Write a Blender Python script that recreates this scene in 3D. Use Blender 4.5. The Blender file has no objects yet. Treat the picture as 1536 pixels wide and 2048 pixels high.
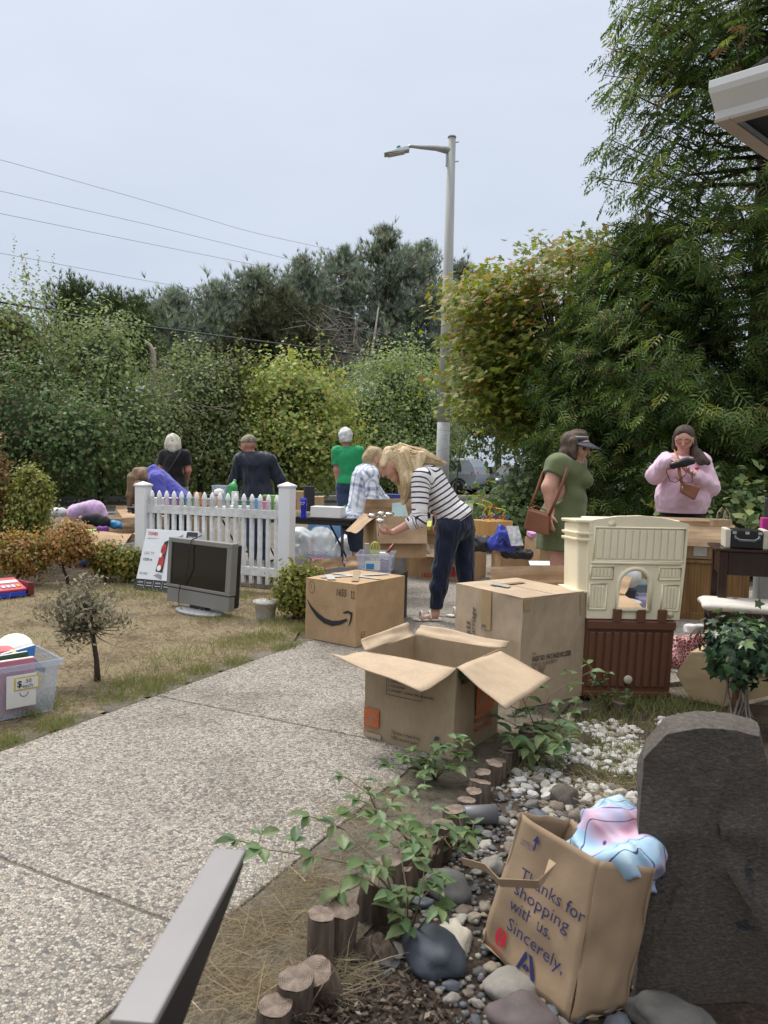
import bpy, bmesh, math, random
import numpy as np
from mathutils import Vector, Matrix, noise
random.seed(11)
rng = np.random.default_rng(11)
sc = bpy.context.scene
COL = sc.collection
PI = math.pi
# ---------------------------------------------------------------- camera
CAM_H, FPX = 1.30, 1538.0
_p, _r = math.radians(3.5), math.radians(1.2)
_F = np.array([0, math.cos(_p), -math.sin(_p)])
_R0 = np.array([1.0, 0, 0]); _U0 = np.array([0, math.sin(_p), math.cos(_p)])
_R = _R0 * math.cos(_r) + _U0 * math.sin(_r)
_U = _U0 * math.cos(_r) - _R0 * math.sin(_r)
cam = bpy.data.cameras.new('camera')
cam.sensor_fit = 'VERTICAL'; cam.sensor_height = 9.8; cam.sensor_width = 7.35
cam.lens = 9.8 * FPX / 2048.0
cam.clip_start = 0.05; cam.clip_end = 2000
cam.dof.use_dof = True; cam.dof.focus_distance = 5.5; cam.dof.aperture_fstop = 2.0
camo = bpy.data.objects.new('camera', cam); COL.objects.link(camo)
camo.matrix_world = Matrix(((_R[0], _U[0], -_F[0], 0), (_R[1], _U[1], -_F[1], 0), (_R[2], _U[2], -_F[2], CAM_H), (0, 0, 0, 1)))
sc.camera = camo
# ---------------------------------------------------------------- sky and sun (bright overcast)
SUN_EL, SUN_AZ = math.radians(58), math.radians(-38)     # azimuth from +Y towards +X
world = bpy.data.worlds.new('World'); sc.world = world; world.use_nodes = True
nt = world.node_tree; nt.nodes.clear()
wo = nt.nodes.new('ShaderNodeOutputWorld'); bg = nt.nodes.new('ShaderNodeBackground')
sky = nt.nodes.new('ShaderNodeTexSky'); sky.sky_type = 'NISHITA'; sky.sun_disc = False
sky.sun_elevation = SUN_EL; sky.sun_rotation = SUN_AZ; sky.dust_density = 3.0
skm = nt.nodes.new('ShaderNodeMix'); skm.data_type = 'RGBA'; skm.blend_type = 'MULTIPLY'; skm.inputs[0].default_value = 1
skm.inputs[7].default_value = (0.085, 0.085, 0.085, 1); nt.links.new(sky.outputs[0], skm.inputs[6])
tc = nt.nodes.new('ShaderNodeTexCoord'); sep = nt.nodes.new('ShaderNodeSeparateXYZ'); nt.links.new(tc.outputs['Generated'], sep.inputs[0])
nz = nt.nodes.new('ShaderNodeTexNoise'); nz.inputs['Scale'].default_value = 2.3; nz.inputs['Detail'].default_value = 5
mp = nt.nodes.new('ShaderNodeMapping'); mp.inputs['Scale'].default_value = (1, 1, 3); nt.links.new(tc.outputs['Generated'], mp.inputs[0]); nt.links.new(mp.outputs[0], nz.inputs[0])
mm = nt.nodes.new('ShaderNodeMath'); mm.operation = 'MULTIPLY_ADD'; nt.links.new(nz.outputs[0], mm.inputs[0]); mm.inputs[1].default_value = 0.62; nt.links.new(sep.outputs['Z'], mm.inputs[2])
rp = nt.nodes.new('ShaderNodeValToRGB'); nt.links.new(mm.outputs[0], rp.inputs[0])
rp.color_ramp.elements[0].position = 0.30; rp.color_ramp.elements[0].color = (0.41, 0.468, 0.565, 1)
rp.color_ramp.elements[1].position = 0.88; rp.color_ramp.elements[1].color = (0.56, 0.61, 0.70, 1)
e = rp.color_ramp.elements.new(1.0); e.color = (1.5, 1.5, 1.52, 1)
mx = nt.nodes.new('ShaderNodeMix'); mx.data_type = 'RGBA'; mx.inputs[0].default_value = 0.10
nt.links.new(rp.outputs[0], mx.inputs[6]); nt.links.new(skm.outputs[2], mx.inputs[7])
nt.links.new(mx.outputs[2], bg.inputs[0]); bg.inputs[1].default_value = 1.0
nt.links.new(bg.outputs[0], wo.inputs[0])
sun = bpy.data.lights.new('sun', 'SUN'); sun.energy = 2.0; sun.angle = math.radians(16); sun.color = (1.0, 0.95, 0.88)
suno = bpy.data.objects.new('sun', sun); COL.objects.link(suno)
_sd = Vector((math.sin(SUN_AZ) * math.cos(SUN_EL), math.cos(SUN_AZ) * math.cos(SUN_EL), math.sin(SUN_EL)))
suno.rotation_euler = _sd.to_track_quat('Z', 'Y').to_euler(); suno.location = (0, 0, 30)
vs = sc.view_settings
vs.view_transform = 'Standard'; vs.look = 'None'; vs.exposure = 0.46; vs.gamma = 1.0; vs.use_curve_mapping = False
# ---------------------------------------------------------------- helpers: places
def ray(px, py):
 return _F + (px - 768) / FPX * _R + (1024 - py) / FPX * _U
def gnd(px, py, z=0.0):                      # the spot on the level z seen at a photo pixel
 d = ray(px, py); t = (z - CAM_H) / d[2]
 return np.array([d[0] * t, d[1] * t, z])
def at(px, py, y):                           # the spot y metres out seen at a photo pixel
 d = ray(px, py); t = y / d[1]
 return np.array([d[0] * t, y, CAM_H + d[2] * t])
def V(*a): return np.array(a, float)
def unit(v):
 v = np.asarray(v, float); return v / (np.linalg.norm(v) + 1e-12)
# ---------------------------------------------------------------- helpers: materials
MATS = {}
def nodes_of(name):
 m = bpy.data.materials.new(name); m.use_nodes = True
 n = m.node_tree; b = n.nodes['Principled BSDF']
 return m, n, b
def lk(n, a, b): n.links.new(a, b)
def ramp(n, fac, stops, interp='LINEAR'):
 r = n.nodes.new('ShaderNodeValToRGB'); r.color_ramp.interpolation = interp
 while len(r.color_ramp.elements) > 1: r.color_ramp.elements.remove(r.color_ramp.elements[-1])
 r.color_ramp.elements[0].position = stops[0][0]; r.color_ramp.elements[0].color = (*stops[0][1], 1)
 for p, c in stops[1:]:
  e = r.color_ramp.elements.new(p); e.color = (*c, 1)
 if fac is not None: lk(n, fac, r.inputs[0])
 return r
def tex_noise(n, scale, detail=4, vec=None, rough=0.55):
 t = n.nodes.new('ShaderNodeTexNoise'); t.inputs['Scale'].default_value = scale; t.inputs['Detail'].default_value = detail
 t.inputs['Roughness'].default_value = rough
 if vec is not None: lk(n, vec, t.inputs['Vector'])
 return t
def objco(n, scale=None):
 c = n.nodes.new('ShaderNodeTexCoord')
 if scale is None: return c.outputs['Object']
 m = n.nodes.new('ShaderNodeMapping'); m.inputs['Scale'].default_value = scale; lk(n, c.outputs['Object'], m.inputs[0])
 return m.outputs[0]
def bump(n, b, h, strength=0.3, dist=0.01):
 x = n.nodes.new('ShaderNodeBump'); x.inputs['Strength'].default_value = strength; x.inputs['Distance'].default_value = dist
 lk(n, h, x.inputs['Height']); lk(n, x.outputs[0], b.inputs['Normal']); return x
def mixc(n, f, a, b, mode='MIX'):
 x = n.nodes.new('ShaderNodeMix'); x.data_type = 'RGBA'; x.blend_type = mode
 for i, v in ((0, f), (6, a), (7, b)):
  if v is None: continue
  if hasattr(v, 'default_value') or hasattr(v, 'is_linked'): lk(n, v, x.inputs[i])
  elif i == 0: x.inputs[0].default_value = v
  else: x.inputs[i].default_value = (*v, 1)
 return x.outputs[2]
def mth(n, op, a, b=None, c=None):
 x = n.nodes.new('ShaderNodeMath'); x.operation = op
 for i, v in enumerate((a, b, c)):
  if v is None: continue
  if isinstance(v, (int, float)): x.inputs[i].default_value = v
  else: lk(n, v, x.inputs[i])
 return x.outputs[0]
def M(name, col, rough=0.7, var=0.12, scale=14, bmp=0.0, metal=0.0, stretch=None, bscale=None, spec=0.5, sheen=0.0, trans=0.0, alpha=1.0, bdist=0.004):
 """plain procedural surface: two noise octaves of colour variation, optional relief"""
 if name in MATS: return MATS[name]
 m, n, b = nodes_of(name)
 vec = objco(n, stretch)
 t = tex_noise(n, scale, 5, vec); t2 = tex_noise(n, scale * 0.21, 3, vec)
 f = mth(n, 'ADD', mth(n, 'MULTIPLY', t.outputs[0], 0.5), mth(n, 'MULTIPLY', t2.outputs[0], 0.5))
 lo = tuple(max(0, c * (1 - var * 1.6)) for c in col); hi = tuple(min(1, c * (1 + var * 1.6)) for c in col)
 r = ramp(n, f, [(0.3, lo), (0.7, hi)]); lk(n, r.outputs[0], b.inputs['Base Color'])
 rr = mth(n, 'MULTIPLY_ADD', t2.outputs[0], 0.25 * rough, rough * 0.87); lk(n, rr, b.inputs['Roughness'])
 b.inputs['Metallic'].default_value = metal; b.inputs['Specular IOR Level'].default_value = spec
 b.inputs['Sheen Weight'].default_value = sheen; b.inputs['Transmission Weight'].default_value = trans; b.inputs['Alpha'].default_value = alpha
 if bmp:
  tb = tex_noise(n, bscale or scale * 3, 4, vec); bump(n, b, tb.outputs[0], bmp, bdist)
 MATS[name] = m; return m
# ---------------------------------------------------------------- helpers: objects
def off_of(o):
 v = Vector((0, 0, 0))
 while o is not None: v = v + o.location; o = o.parent
 return v
def finish(me, name, mat, parent, smooth, bev=0.0, seg=2):
 if parent is not None:
  me.transform(Matrix.Translation(-off_of(parent)))
 if mat is not None:
  for q in (mat if isinstance(mat, (list, tuple)) else [mat]): me.materials.append(q)
 if smooth: me.polygons.foreach_set('use_smooth', np.ones(len(me.polygons), bool))
 o = bpy.data.objects.new(name, me); COL.objects.link(o)
 if parent is not None: o.parent = parent
 if bev:
  b = o.modifiers.new('bevel', 'BEVEL'); b.width = bev; b.segments = seg; b.limit_method = 'ANGLE'; b.angle_limit = 0.6
 return o
def thing(name, label, cat, loc, group=None):
 o = bpy.data.objects.new(name, None); COL.objects.link(o); o.location = [float(c) for c in loc]; o.empty_display_size = 0.1
 o['label'] = label; o['category'] = cat
 if group: o['group'] = group
 return o
def tag(o, label=None, cat=None, group=None, kind=None):
 if label: o['label'] = label
 if cat: o['category'] = cat
 if group: o['group'] = group
 if kind: o['kind'] = kind
 return o
def origin_to(o, p):                         # put a top-level mesh's origin at p
 p = Vector([float(c) for c in p]); o.data.transform(Matrix.Translation(-p)); o.location = p; return o
class MB:
 """collects shapes into ONE mesh"""
 def __init__(s): s.v = []; s.f = []; s.mi = []; s.m = 0
 def add(s, vs, fs):
  k = len(s.v); s.v += [tuple(map(float, q)) for q in vs]; s.f += [tuple(i + k for i in f) for f in fs]; s.mi += [s.m] * len(fs); return s
 def box(s, o, u, v, w):
  o, u, v, w = (np.asarray(q, float) for q in (o, u, v, w))
  if np.dot(np.cross(u, v), w) < 0: u, v = v, u
  p = [o, o + u, o + u + v, o + v]; p += [q + w for q in p]
  return s.add(p, [(3, 2, 1, 0), (4, 5, 6, 7), (0, 1, 5, 4), (1, 2, 6, 5), (2, 3, 7, 6), (3, 0, 4, 7)])
 def cbox(s, c, size, rz=0.0):
  c = np.asarray(c, float); a = V(math.cos(rz), math.sin(rz), 0) * size[0]; b = V(-math.sin(rz), math.cos(rz), 0) * size[1]; w = V(0, 0, size[2])
  return s.box(c - a / 2 - b / 2 - w / 2, a, b, w)
 def hexa(s, p8):                         # 4 bottom, 4 top corners
  return s.add(p8, [(3, 2, 1, 0), (4, 5, 6, 7), (0, 1, 5, 4), (1, 2, 6, 5), (2, 3, 7, 6), (3, 0, 4, 7)])
 def tube(s, path, r, n=8, caps=True):
  P = [np.asarray(q, float) for q in path]; m = len(P)
  R = list(r) if hasattr(r, '__len__') else [r] * m
  vs, fs = [], []; up = None
  for i in range(m):
   t = unit(P[min(i + 1, m - 1)] - P[max(i - 1, 0)])
   if up is None: up = V(0, 0, 1) if abs(t[2]) < 0.9 else V(1, 0, 0)
   a = unit(np.cross(t, up)); b = unit(np.cross(a, t)); up = b
   for k in range(n):
    an = 2 * PI * k / n; vs.append(P[i] + R[i] * (math.cos(an) * a + math.sin(an) * b))
  for i in range(m - 1):
   for k in range(n):
    k2 = (k + 1) % n; fs.append((i * n + k, (i + 1) * n + k, (i + 1) * n + k2, i * n + k2))
  if caps: fs.append(tuple(range(n))); fs.append(tuple((m - 1) * n + k for k in reversed(range(n))))
  return s.add(vs, fs)
 def lathe(s, c, prof, n=20, ax=(0, 0, 1)):
  ax = unit(ax); c = np.asarray(c, float)
  return s.tube([c + ax * (h + 1e-5 * i) for i, (r, h) in enumerate(prof)], [max(r, 1e-4) for r, h in prof], n)
 def ball(s, c, r, n=10, axes=None):
  c = np.asarray(c, float); r = V(*r) if hasattr(r, '__len__') else V(r, r, r)
  A = np.eye(3) if axes is None else np.array(axes)
  vs = []; fs = []; m = n // 2 + 1
  for i in range(m + 1):
   th = PI * i / m
   for k in range(n):
    ph = 2 * PI * k / n; q = V(math.sin(th) * math.cos(ph), math.sin(th) * math.sin(ph), math.cos(th)) * r
    vs.append(c + q @ A)
  for i in range(m):
   for k in range(n):
    k2 = (k + 1) % n; fs.append((i * n + k, (i + 1) * n + k, (i + 1) * n + k2, i * n + k2))
  return s.add(vs, fs)
 def sheet(s, a, b, c, d, th=0.004, nu=6, nv=6, warp=0.0, seed=0, sag=0.0, freq=3.0):
  """a thick bendable panel with corners a b c d"""
  a, b, c, d = (np.asarray(q, float) for q in (a, b, c, d))
  nrm = unit(np.cross(b - a, d - a)); vs = []; fs = []
  for side in (0, 1):
   for i in range(nu + 1):
    for j in range(nv + 1):
     u, v = i / nu, j / nv
     p = (a * (1 - u) + b * u) * (1 - v) + (d * (1 - u) + c * u) * v
     w = noise.noise(Vector((u * freq + seed * 7.3, v * freq, seed * 1.7))) * warp if warp else 0
     vs.append(p + nrm * (w + sag * (v * v) + (th if side else 0)))
  N = (nu + 1) * (nv + 1); ix = lambda i, j, sd: sd * N + i * (nv + 1) + j
  for i in range(nu):
   for j in range(nv):
    fs.append((ix(i, j + 1, 0), ix(i + 1, j + 1, 0), ix(i + 1, j, 0), ix(i, j, 0)))
    fs.append((ix(i, j, 1), ix(i + 1, j, 1), ix(i + 1, j + 1, 1), ix(i, j + 1, 1)))
  for i in range(nu):
   fs.append((ix(i, 0, 0), ix(i + 1, 0, 0), ix(i + 1, 0, 1), ix(i, 0, 1))); fs.append((ix(i + 1, nv, 0), ix(i, nv, 0), ix(i, nv, 1), ix(i + 1, nv, 1)))
  for j in range(nv):
   fs.append((ix(0, j + 1, 0), ix(0, j, 0), ix(0, j, 1), ix(0, j + 1, 1))); fs.append((ix(nu, j, 0), ix(nu, j + 1, 0), ix(nu, j + 1, 1), ix(nu, j, 1)))
  return s.add(vs, fs)
 def prism(s, poly, ext):
  P = [np.asarray(q, float) for q in poly]; ext = np.asarray(ext, float); n = len(P)
  nr = sum((np.cross(P[i], P[(i + 1) % n]) for i in range(n)), V(0, 0, 0))
  if np.dot(nr, ext) < 0: P = P[::-1]
  return s.add(P + [q + ext for q in P], [tuple(reversed(range(n))), tuple(range(n, 2 * n))] + [(i, (i + 1) % n, n + (i + 1) % n, n + i) for i in range(n)])
 def mesh(s, name):
  me = bpy.data.meshes.new(name); me.from_pydata(s.v, [], s.f)
  if any(s.mi): me.polygons.foreach_set('material_index', np.array(s.mi, np.int32))
  me.update(); return me
 def obj(s, name, mat, parent=None, smooth=False, bev=0.0, seg=2):
  return finish(s.mesh(name), name, mat, parent, smooth, bev, seg)
def np_mesh(name, Vt, F, col=None, mats=None, smooth=False, parent=None, attr=None):
 """fast mesh from arrays; F is (n,3) or (n,4)"""
 me = bpy.data.meshes.new(name); Vt = np.asarray(Vt, np.float32); F = np.asarray(F, np.int32); k = F.shape[1]
 me.vertices.add(len(Vt)); me.vertices.foreach_set('co', Vt.ravel())
 me.loops.add(F.size); me.loops.foreach_set('vertex_index', F.ravel())
 me.polygons.add(len(F)); me.polygons.foreach_set('loop_start', np.arange(0, F.size, k, dtype=np.int32))
 if col is not None:
  a = me.attributes.new('col', 'FLOAT_COLOR', 'POINT'); c4 = np.ones((len(Vt), 4), np.float32); c4[:, :3] = col; a.data.foreach_set('color', c4.ravel())
 if attr is not None:
  a = me.attributes.new('fab', 'FLOAT_VECTOR', 'POINT'); a.data.foreach_set('vector', np.asarray(attr, np.float32).ravel())
 me.update(calc_edges=True)
 return finish(me, name, mats, parent, smooth)
FONT = {}
def text(s, o, u, v, size, mat, parent, name='lettering', bold=False, fit=None, shear=0.0, th=0.0006):
 """flat print: text with its lower left corner at o, reading along u, up along v"""
 cu = bpy.data.curves.new('t', 'FONT'); cu.body = s; cu.size = size; cu.extrude = 0; cu.shear = shear; cu.resolution_u = 2
 if bold: cu.offset = size * 0.018
 to = bpy.data.objects.new('t', cu); COL.objects.link(to)
 dg = bpy.context.evaluated_depsgraph_get(); me = bpy.data.meshes.new_from_object(to.evaluated_get(dg))
 bpy.data.objects.remove(to); bpy.data.curves.remove(cu)
 u, v = unit(u), unit(v); w = np.cross(u, v); o = np.asarray(o, float)
 n = len(me.vertices)
 if n == 0: return None
 co = np.zeros(n * 3, np.float32); me.vertices.foreach_get('co', co); co = co.reshape(-1, 3)
 if fit:
  k = fit / max(1e-6, co[:, 0].max() - co[:, 0].min()); co[:, 0] *= k
 W = o + co[:, :1] * u + co[:, 1:2] * v + w * th
 me.vertices.foreach_set('co', W.astype(np.float32).ravel()); me.update()
 return finish(me, name, mat, parent, False)
# ---------------------------------------------------------------- helpers: smooth bodies from blended round bones
def _pseudo(P, f, seed):
 r = np.random.default_rng(seed); s = 0
 for i in range(5):
  d = r.normal(size=3); d /= np.linalg.norm(d); s = s + np.sin(P @ d * f * r.uniform(0.7, 1.5) + r.uniform(0, 6.28))
 return s / 3.0
def wr(amp, f, seed):                        # cloth folds: soft waves with creased ridges
 f = f * 2.3
 def g_(P):
  W = P + .012 * np.stack([_pseudo(P, f * .6, seed + 11), _pseudo(P, f * .6, seed + 12), _pseudo(P, f * .6, seed + 13)], -1)
  return amp * (.45 * _pseudo(P * V(1, 1, .7), f, seed) + .9 * (np.abs(_pseudo(W * V(1, 1, .6), f * 1.35, seed + 3)) - .55))
 return g_
def bone(a, b, ra, rb=None, k=0.03, flat=None, s=1.0):
 return dict(a=np.asarray(a, float), b=np.asarray(b, float), ra=ra, rb=ra if rb is None else rb, k=k, flat=None if flat is None else unit(flat), s=s)
def _bd(q, P):
 ab = q['b'] - q['a']; L2 = max(ab @ ab, 1e-10); d = P - q['a']
 t = np.clip((d @ ab) / L2, 0, 1); d = d - t[..., None] * ab
 if q['flat'] is not None:
  d = d + q['flat'] * ((d @ q['flat'])[..., None] * (q['s'] - 1))
 return np.sqrt((d * d).sum(-1)) - (q['ra'] + (q['rb'] - q['ra']) * t), t
def blend_body(name, bones, h, mat, parent, cuts=(), carve=(), wrinkle=None, ncol=None):
 lo = np.min([np.minimum(q['a'], q['b']) - max(q['ra'], q['rb']) for q in bones], 0) - 3 * h
 hi = np.max([np.maximum(q['a'], q['b']) + max(q['ra'], q['rb']) for q in bones], 0) + 3 * h
 n = np.ceil((hi - lo) / h).astype(int) + 1
 gx = [lo[i] + h * np.arange(n[i]) for i in range(3)]
 D = np.full(n, 0.5, np.float32)
 for lst, sign in ((bones, 1), (carve, -1)):
  for q in lst:
   m = max(q['ra'], q['rb']) + 0.05
   sl = []
   for i in range(3):
    a0 = min(q['a'][i], q['b'][i]) - m; a1 = max(q['a'][i], q['b'][i]) + m
    sl.append(slice(max(0, int((a0 - lo[i]) / h)), min(n[i], int((a1 - lo[i]) / h) + 2)))
   if any(x.stop <= x.start for x in sl): continue
   P = np.stack(np.meshgrid(gx[0][sl[0]], gx[1][sl[1]], gx[2][sl[2]], indexing='ij'), -1)
   d, _ = _bd(q, P); o = D[tuple(sl)]; k = q['k']
   if sign > 0:
    hh = np.clip(0.5 + 0.5 * (o - d) / k, 0, 1); D[tuple(sl)] = o * (1 - hh) + d * hh - k * hh * (1 - hh)
   else:
    hh = np.clip(0.5 - 0.5 * (o + d) / k, 0, 1); D[tuple(sl)] = o * (1 - hh) - d * hh + k * hh * (1 - hh)
 if wrinkle is not None or cuts:
  P = np.stack(np.meshgrid(*gx, indexing='ij'), -1)
  if wrinkle is not None: D = D + wrinkle(P)
  for c in cuts:
   p0, nn = c[0], unit(c[1])
   pl = (P - np.asarray(p0, float)) @ nn
   if len(c) > 2: pl = np.where(((P - np.asarray(c[2], float)) ** 2).sum(-1) < c[3] ** 2, pl, -9)
   D = np.maximum(D, pl)
 ins = D < 0
 c = [ins[a:n[0] - 1 + a, b:n[1] - 1 + b, d:n[2] - 1 + d] for a in (0, 1) for b in (0, 1) for d in (0, 1)]
 cnt = sum(x.astype(np.int8) for x in c); act = (cnt > 0) & (cnt < 8)
 idx = np.full(act.shape, -1, np.int32); ii = np.argwhere(act); idx[act] = np.arange(len(ii))
 cor = np.array([(a, b, d) for a in (0, 1) for b in (0, 1) for d in (0, 1)])
 vals = np.stack([D[ii[:, 0] + a, ii[:, 1] + b, ii[:, 2] + d] for a, b, d in cor], 1)
 acc = np.zeros((len(ii), 3)); cn = np.zeros(len(ii))
 for i in range(8):
  for j in range(i + 1, 8):
   if np.abs(cor[i] - cor[j]).sum() != 1: continue
   s = (vals[:, i] < 0) != (vals[:, j] < 0)
   t = np.where(s, vals[:, i] / (vals[:, i] - vals[:, j] + 1e-12), 0)
   acc += np.where(s[:, None], cor[i] + t[:, None] * (cor[j] - cor[i]), 0); cn += s
 vert = lo + h * (ii + acc / cn[:, None])
 F = []
 for ax in range(3):
  a1, a2 = [(1, 2), (2, 0), (0, 1)][ax]
  s0 = [slice(None)] * 3; s1 = [slice(None)] * 3; s0[ax] = slice(0, -1); s1[ax] = slice(1, None)
  A, B = ins[tuple(s0)], ins[tuple(s1)]
  e = np.argwhere(A != B)
  e = e[(e[:, a1] > 0) & (e[:, a2] > 0) & (e[:, a1] < n[a1] - 1) & (e[:, a2] < n[a2] - 1)]
  if not len(e): continue
  def cell(d1, d2):
   q = e.copy(); q[:, a1] += d1; q[:, a2] += d2; return idx[q[:, 0], q[:, 1], q[:, 2]]
  f = np.stack([cell(-1, -1), cell(0, -1), cell(0, 0), cell(-1, 0)], 1)
  fl = ~A[e[:, 0], e[:, 1], e[:, 2]]; f[fl] = f[fl][:, ::-1]; F.append(f)
 F = np.concatenate(F)
 # fabric coordinates: u along the bones, v around them
 W = np.zeros(len(vert)); UU = np.zeros(len(vert)); VV = np.zeros(len(vert))
 for q in bones:
  d, t = _bd(q, vert); ab = q['b'] - q['a']; L = np.linalg.norm(ab); ax = unit(ab)
  e1 = unit(np.cross(ax, V(0, 1, 0.01))); e2 = np.cross(ax, e1); r = vert - q['a']
  tt = (r @ ax)
  an = np.arctan2(r @ e2, r @ e1) * 0.5 * (q['ra'] + q['rb'])
  w = np.exp(-np.maximum(d + 0.02, 0) / 0.012); W += w; UU += w * (q.get('u0', 0) + tt); VV += w * an
 return np_mesh(name, vert, F, mats=mat, smooth=True, parent=parent, attr=np.stack([UU / (W + 1e-9), VV / (W + 1e-9), 0 * W], 1))
# ---------------------------------------------------------------- helpers: leaves
T_LEAF = (np.array([(0, 0, 0), (.34, .5, .09), (0, 1, 0), (-.34, .5, .09)], float), np.array([(0, 1, 2), (0, 2, 3)]))
T_BLADE = (np.array([(-.03, 0, 0), (.03, 0, 0), (.02, .6, .08), (-.02, .6, .08), (0, 1, .3)], float), np.array([(0, 1, 2), (0, 2, 3), (3, 2, 4)]))
def _star():
 ang = [(-90, .12), (-40, .36), (-5, .55), (22, .28), (48, .58), (68, .26), (90, .64), (112, .26), (132, .58), (158, .28), (185, .55), (220, .36)]
 v = [(0, .42, .03)] + [(math.cos(math.radians(a)) * r, .42 + math.sin(math.radians(a)) * r, -.05 * r) for a, r in ang]
 return np.array(v), np.array([(0, i, i % (len(v) - 1) + 1) for i in range(1, len(v))])
T_MAPLE = _star()
def _ivy():
 o = [(0, 0), (.32, -.06), (.26, .2), (.5, .48), (.2, .5), (0, 1), (-.2, .5), (-.5, .48), (-.26, .2), (-.32, -.06)]
 v = [(0, .3, .05)] + [(x, y, -.05 * abs(x) * 2) for x, y in o]
 return np.array(v), np.array([(0, i, i % (len(v) - 1) + 1) for i in range(1, len(v))])
T_IVY = _ivy()
def _frond():
 v = [(-.012, 0, 0), (.012, 0, 0), (.006, 1, -.12), (-.006, 1, -.12)]; f = [(0, 1, 2), (0, 2, 3)]
 for i in range(5):
  y = .14 + .165 * i; sgn = 1 if i % 2 else -1; L = .36 * (1 - .05 * i * i) * (1 if i else .75); z = -.12 * y * y
  for sg in (sgn, -sgn):
   k = len(v); LL = L * (1 if sg == sgn else .8)
   v += [(0, y, z), (sg * LL * .5, y + LL * .42, z + .03), (sg * LL, y + LL * .62, z - .05), (sg * LL * .55, y + LL * .16, z)]
   f += [(k, k + 1, k + 2), (k, k + 2, k + 3)] if sg < 0 else [(k, k + 2, k + 1), (k, k + 3, k + 2)]
 return np.array(v), np.array(f)
T_FROND = _frond()
def _tuft():
 v = []; f = []
 r = np.random.default_rng(5)
 for i in range(9):
  a = 2 * PI * i / 9 * 2.1; o = .22 + .3 * r.random(); d = np.array([math.cos(a) * o, .75 + .25 * r.random(), math.sin(a) * o]); sd = np.array([math.sin(a), 0, -math.cos(a)]) * .05
  b = np.array([0, .35 * r.random() * .5, 0]); k = len(v); v += [b - sd, b + sd, d]; f.append((k, k + 1, k + 2))
 return np.array(v), np.array(f)
T_TUFT = _tuft()
def leafmat(name='leaf', trans=0.35, rough=0.55, spec=0.35):
 if name in MATS: return MATS[name]
 m, n, b = nodes_of(name)
 a = n.nodes.new('ShaderNodeAttribute'); a.attribute_name = 'col'
 lk(n, a.outputs['Color'], b.inputs['Base Color']); b.inputs['Roughness'].default_value = rough; b.inputs['Specular IOR Level'].default_value = spec
 tr = n.nodes.new('ShaderNodeBsdfTranslucent'); hs = n.nodes.new('ShaderNodeHueSaturation'); hs.inputs['Saturation'].default_value = 1.15; hs.inputs['Value'].default_value = 1.25
 lk(n, a.outputs['Color'], hs.inputs['Color']); lk(n, hs.outputs[0], tr.inputs[0])
 ms = n.nodes.new('ShaderNodeMixShader'); ms.inputs[0].default_value = trans
 lk(n, b.outputs[0], ms.inputs[1]); lk(n, tr.outputs[0], ms.inputs[2]); lk(n, ms.outputs[0], n.nodes['Material Output'].inputs[0])
 MATS[name] = m; return m
def leaves(name, P, N, Up, size, tmpl, col, parent=None, mat=None, jit=0.5):
 """one mesh of leaf-sized faces at points P: N the face normal, Up the way the leaf grows"""
 P = np.asarray(P, float); n = len(P)
 N = N + rng.normal(size=(n, 3)) * jit; N /= np.linalg.norm(N, axis=1)[:, None] + 1e-9
 Up = Up + rng.normal(size=(n, 3)) * jit
 Up = Up - N * (Up * N).sum(1)[:, None]; Up /= np.linalg.norm(Up, axis=1)[:, None] + 1e-9
 S = np.cross(Up, N); tv, tf = tmpl; m = len(tv)
 size = np.broadcast_to(np.asarray(size, float), (n,))
 Vt = P[:, None, :] + size[:, None, None] * (tv[None, :, 0:1] * S[:, None, :] + tv[None, :, 1:2] * Up[:, None, :] + tv[None, :, 2:3] * N[:, None, :])
 F = (tf[None] + (np.arange(n) * m)[:, None, None]).reshape(-1, 3)
 C = np.repeat(np.clip(col, 0, 1), m, 0)
 return np_mesh(name, Vt.reshape(-1, 3), F, col=C, mats=mat or leafmat(), parent=parent)
def pick_cols(n, palette, weights=None, var=0.15):
 pal = np.array(palette, float); w = None if weights is None else np.array(weights, float) / sum(weights)
 c = pal[rng.choice(len(pal), n, p=w)]
 return c * (1 + rng.normal(size=(n, 1)) * var) * (1 + rng.normal(size=(n, 3)) * var * 0.25)
def sphere_dirs(n):
 d = rng.normal(size=(n, 3)); return d / np.linalg.norm(d, axis=1)[:, None]
def clump_points(c, rad, n, K, spread, lump=0.2, zmin=None, shell=0.75):
 """n leaf points gathered in K clumps over a lumpy ellipsoid: points and outward directions"""
 c = np.asarray(c, float); rad = np.asarray(rad, float)
 d = sphere_dirs(K); lum = 1 + lump * np.array([noise.noise(Vector(q * 1.9) + Vector(c * 3.1)) * 1.7 for q in d])
 rr = (shell + (1 - shell) * rng.random(K)) * lum
 cc = c + d * rad * rr[:, None]
 k = rng.integers(0, K, n); g = rng.normal(size=(n, 3)) * spread
 P = cc[k] + g
 O = (d[k] * 0.8 + g / (spread + 1e-6) * 0.45); O /= np.linalg.norm(O, axis=1)[:, None]
 if zmin is not None:
  ok = P[:, 2] > zmin; P, O, k = P[ok], O[ok], k[ok]
 return P, O, k
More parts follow.
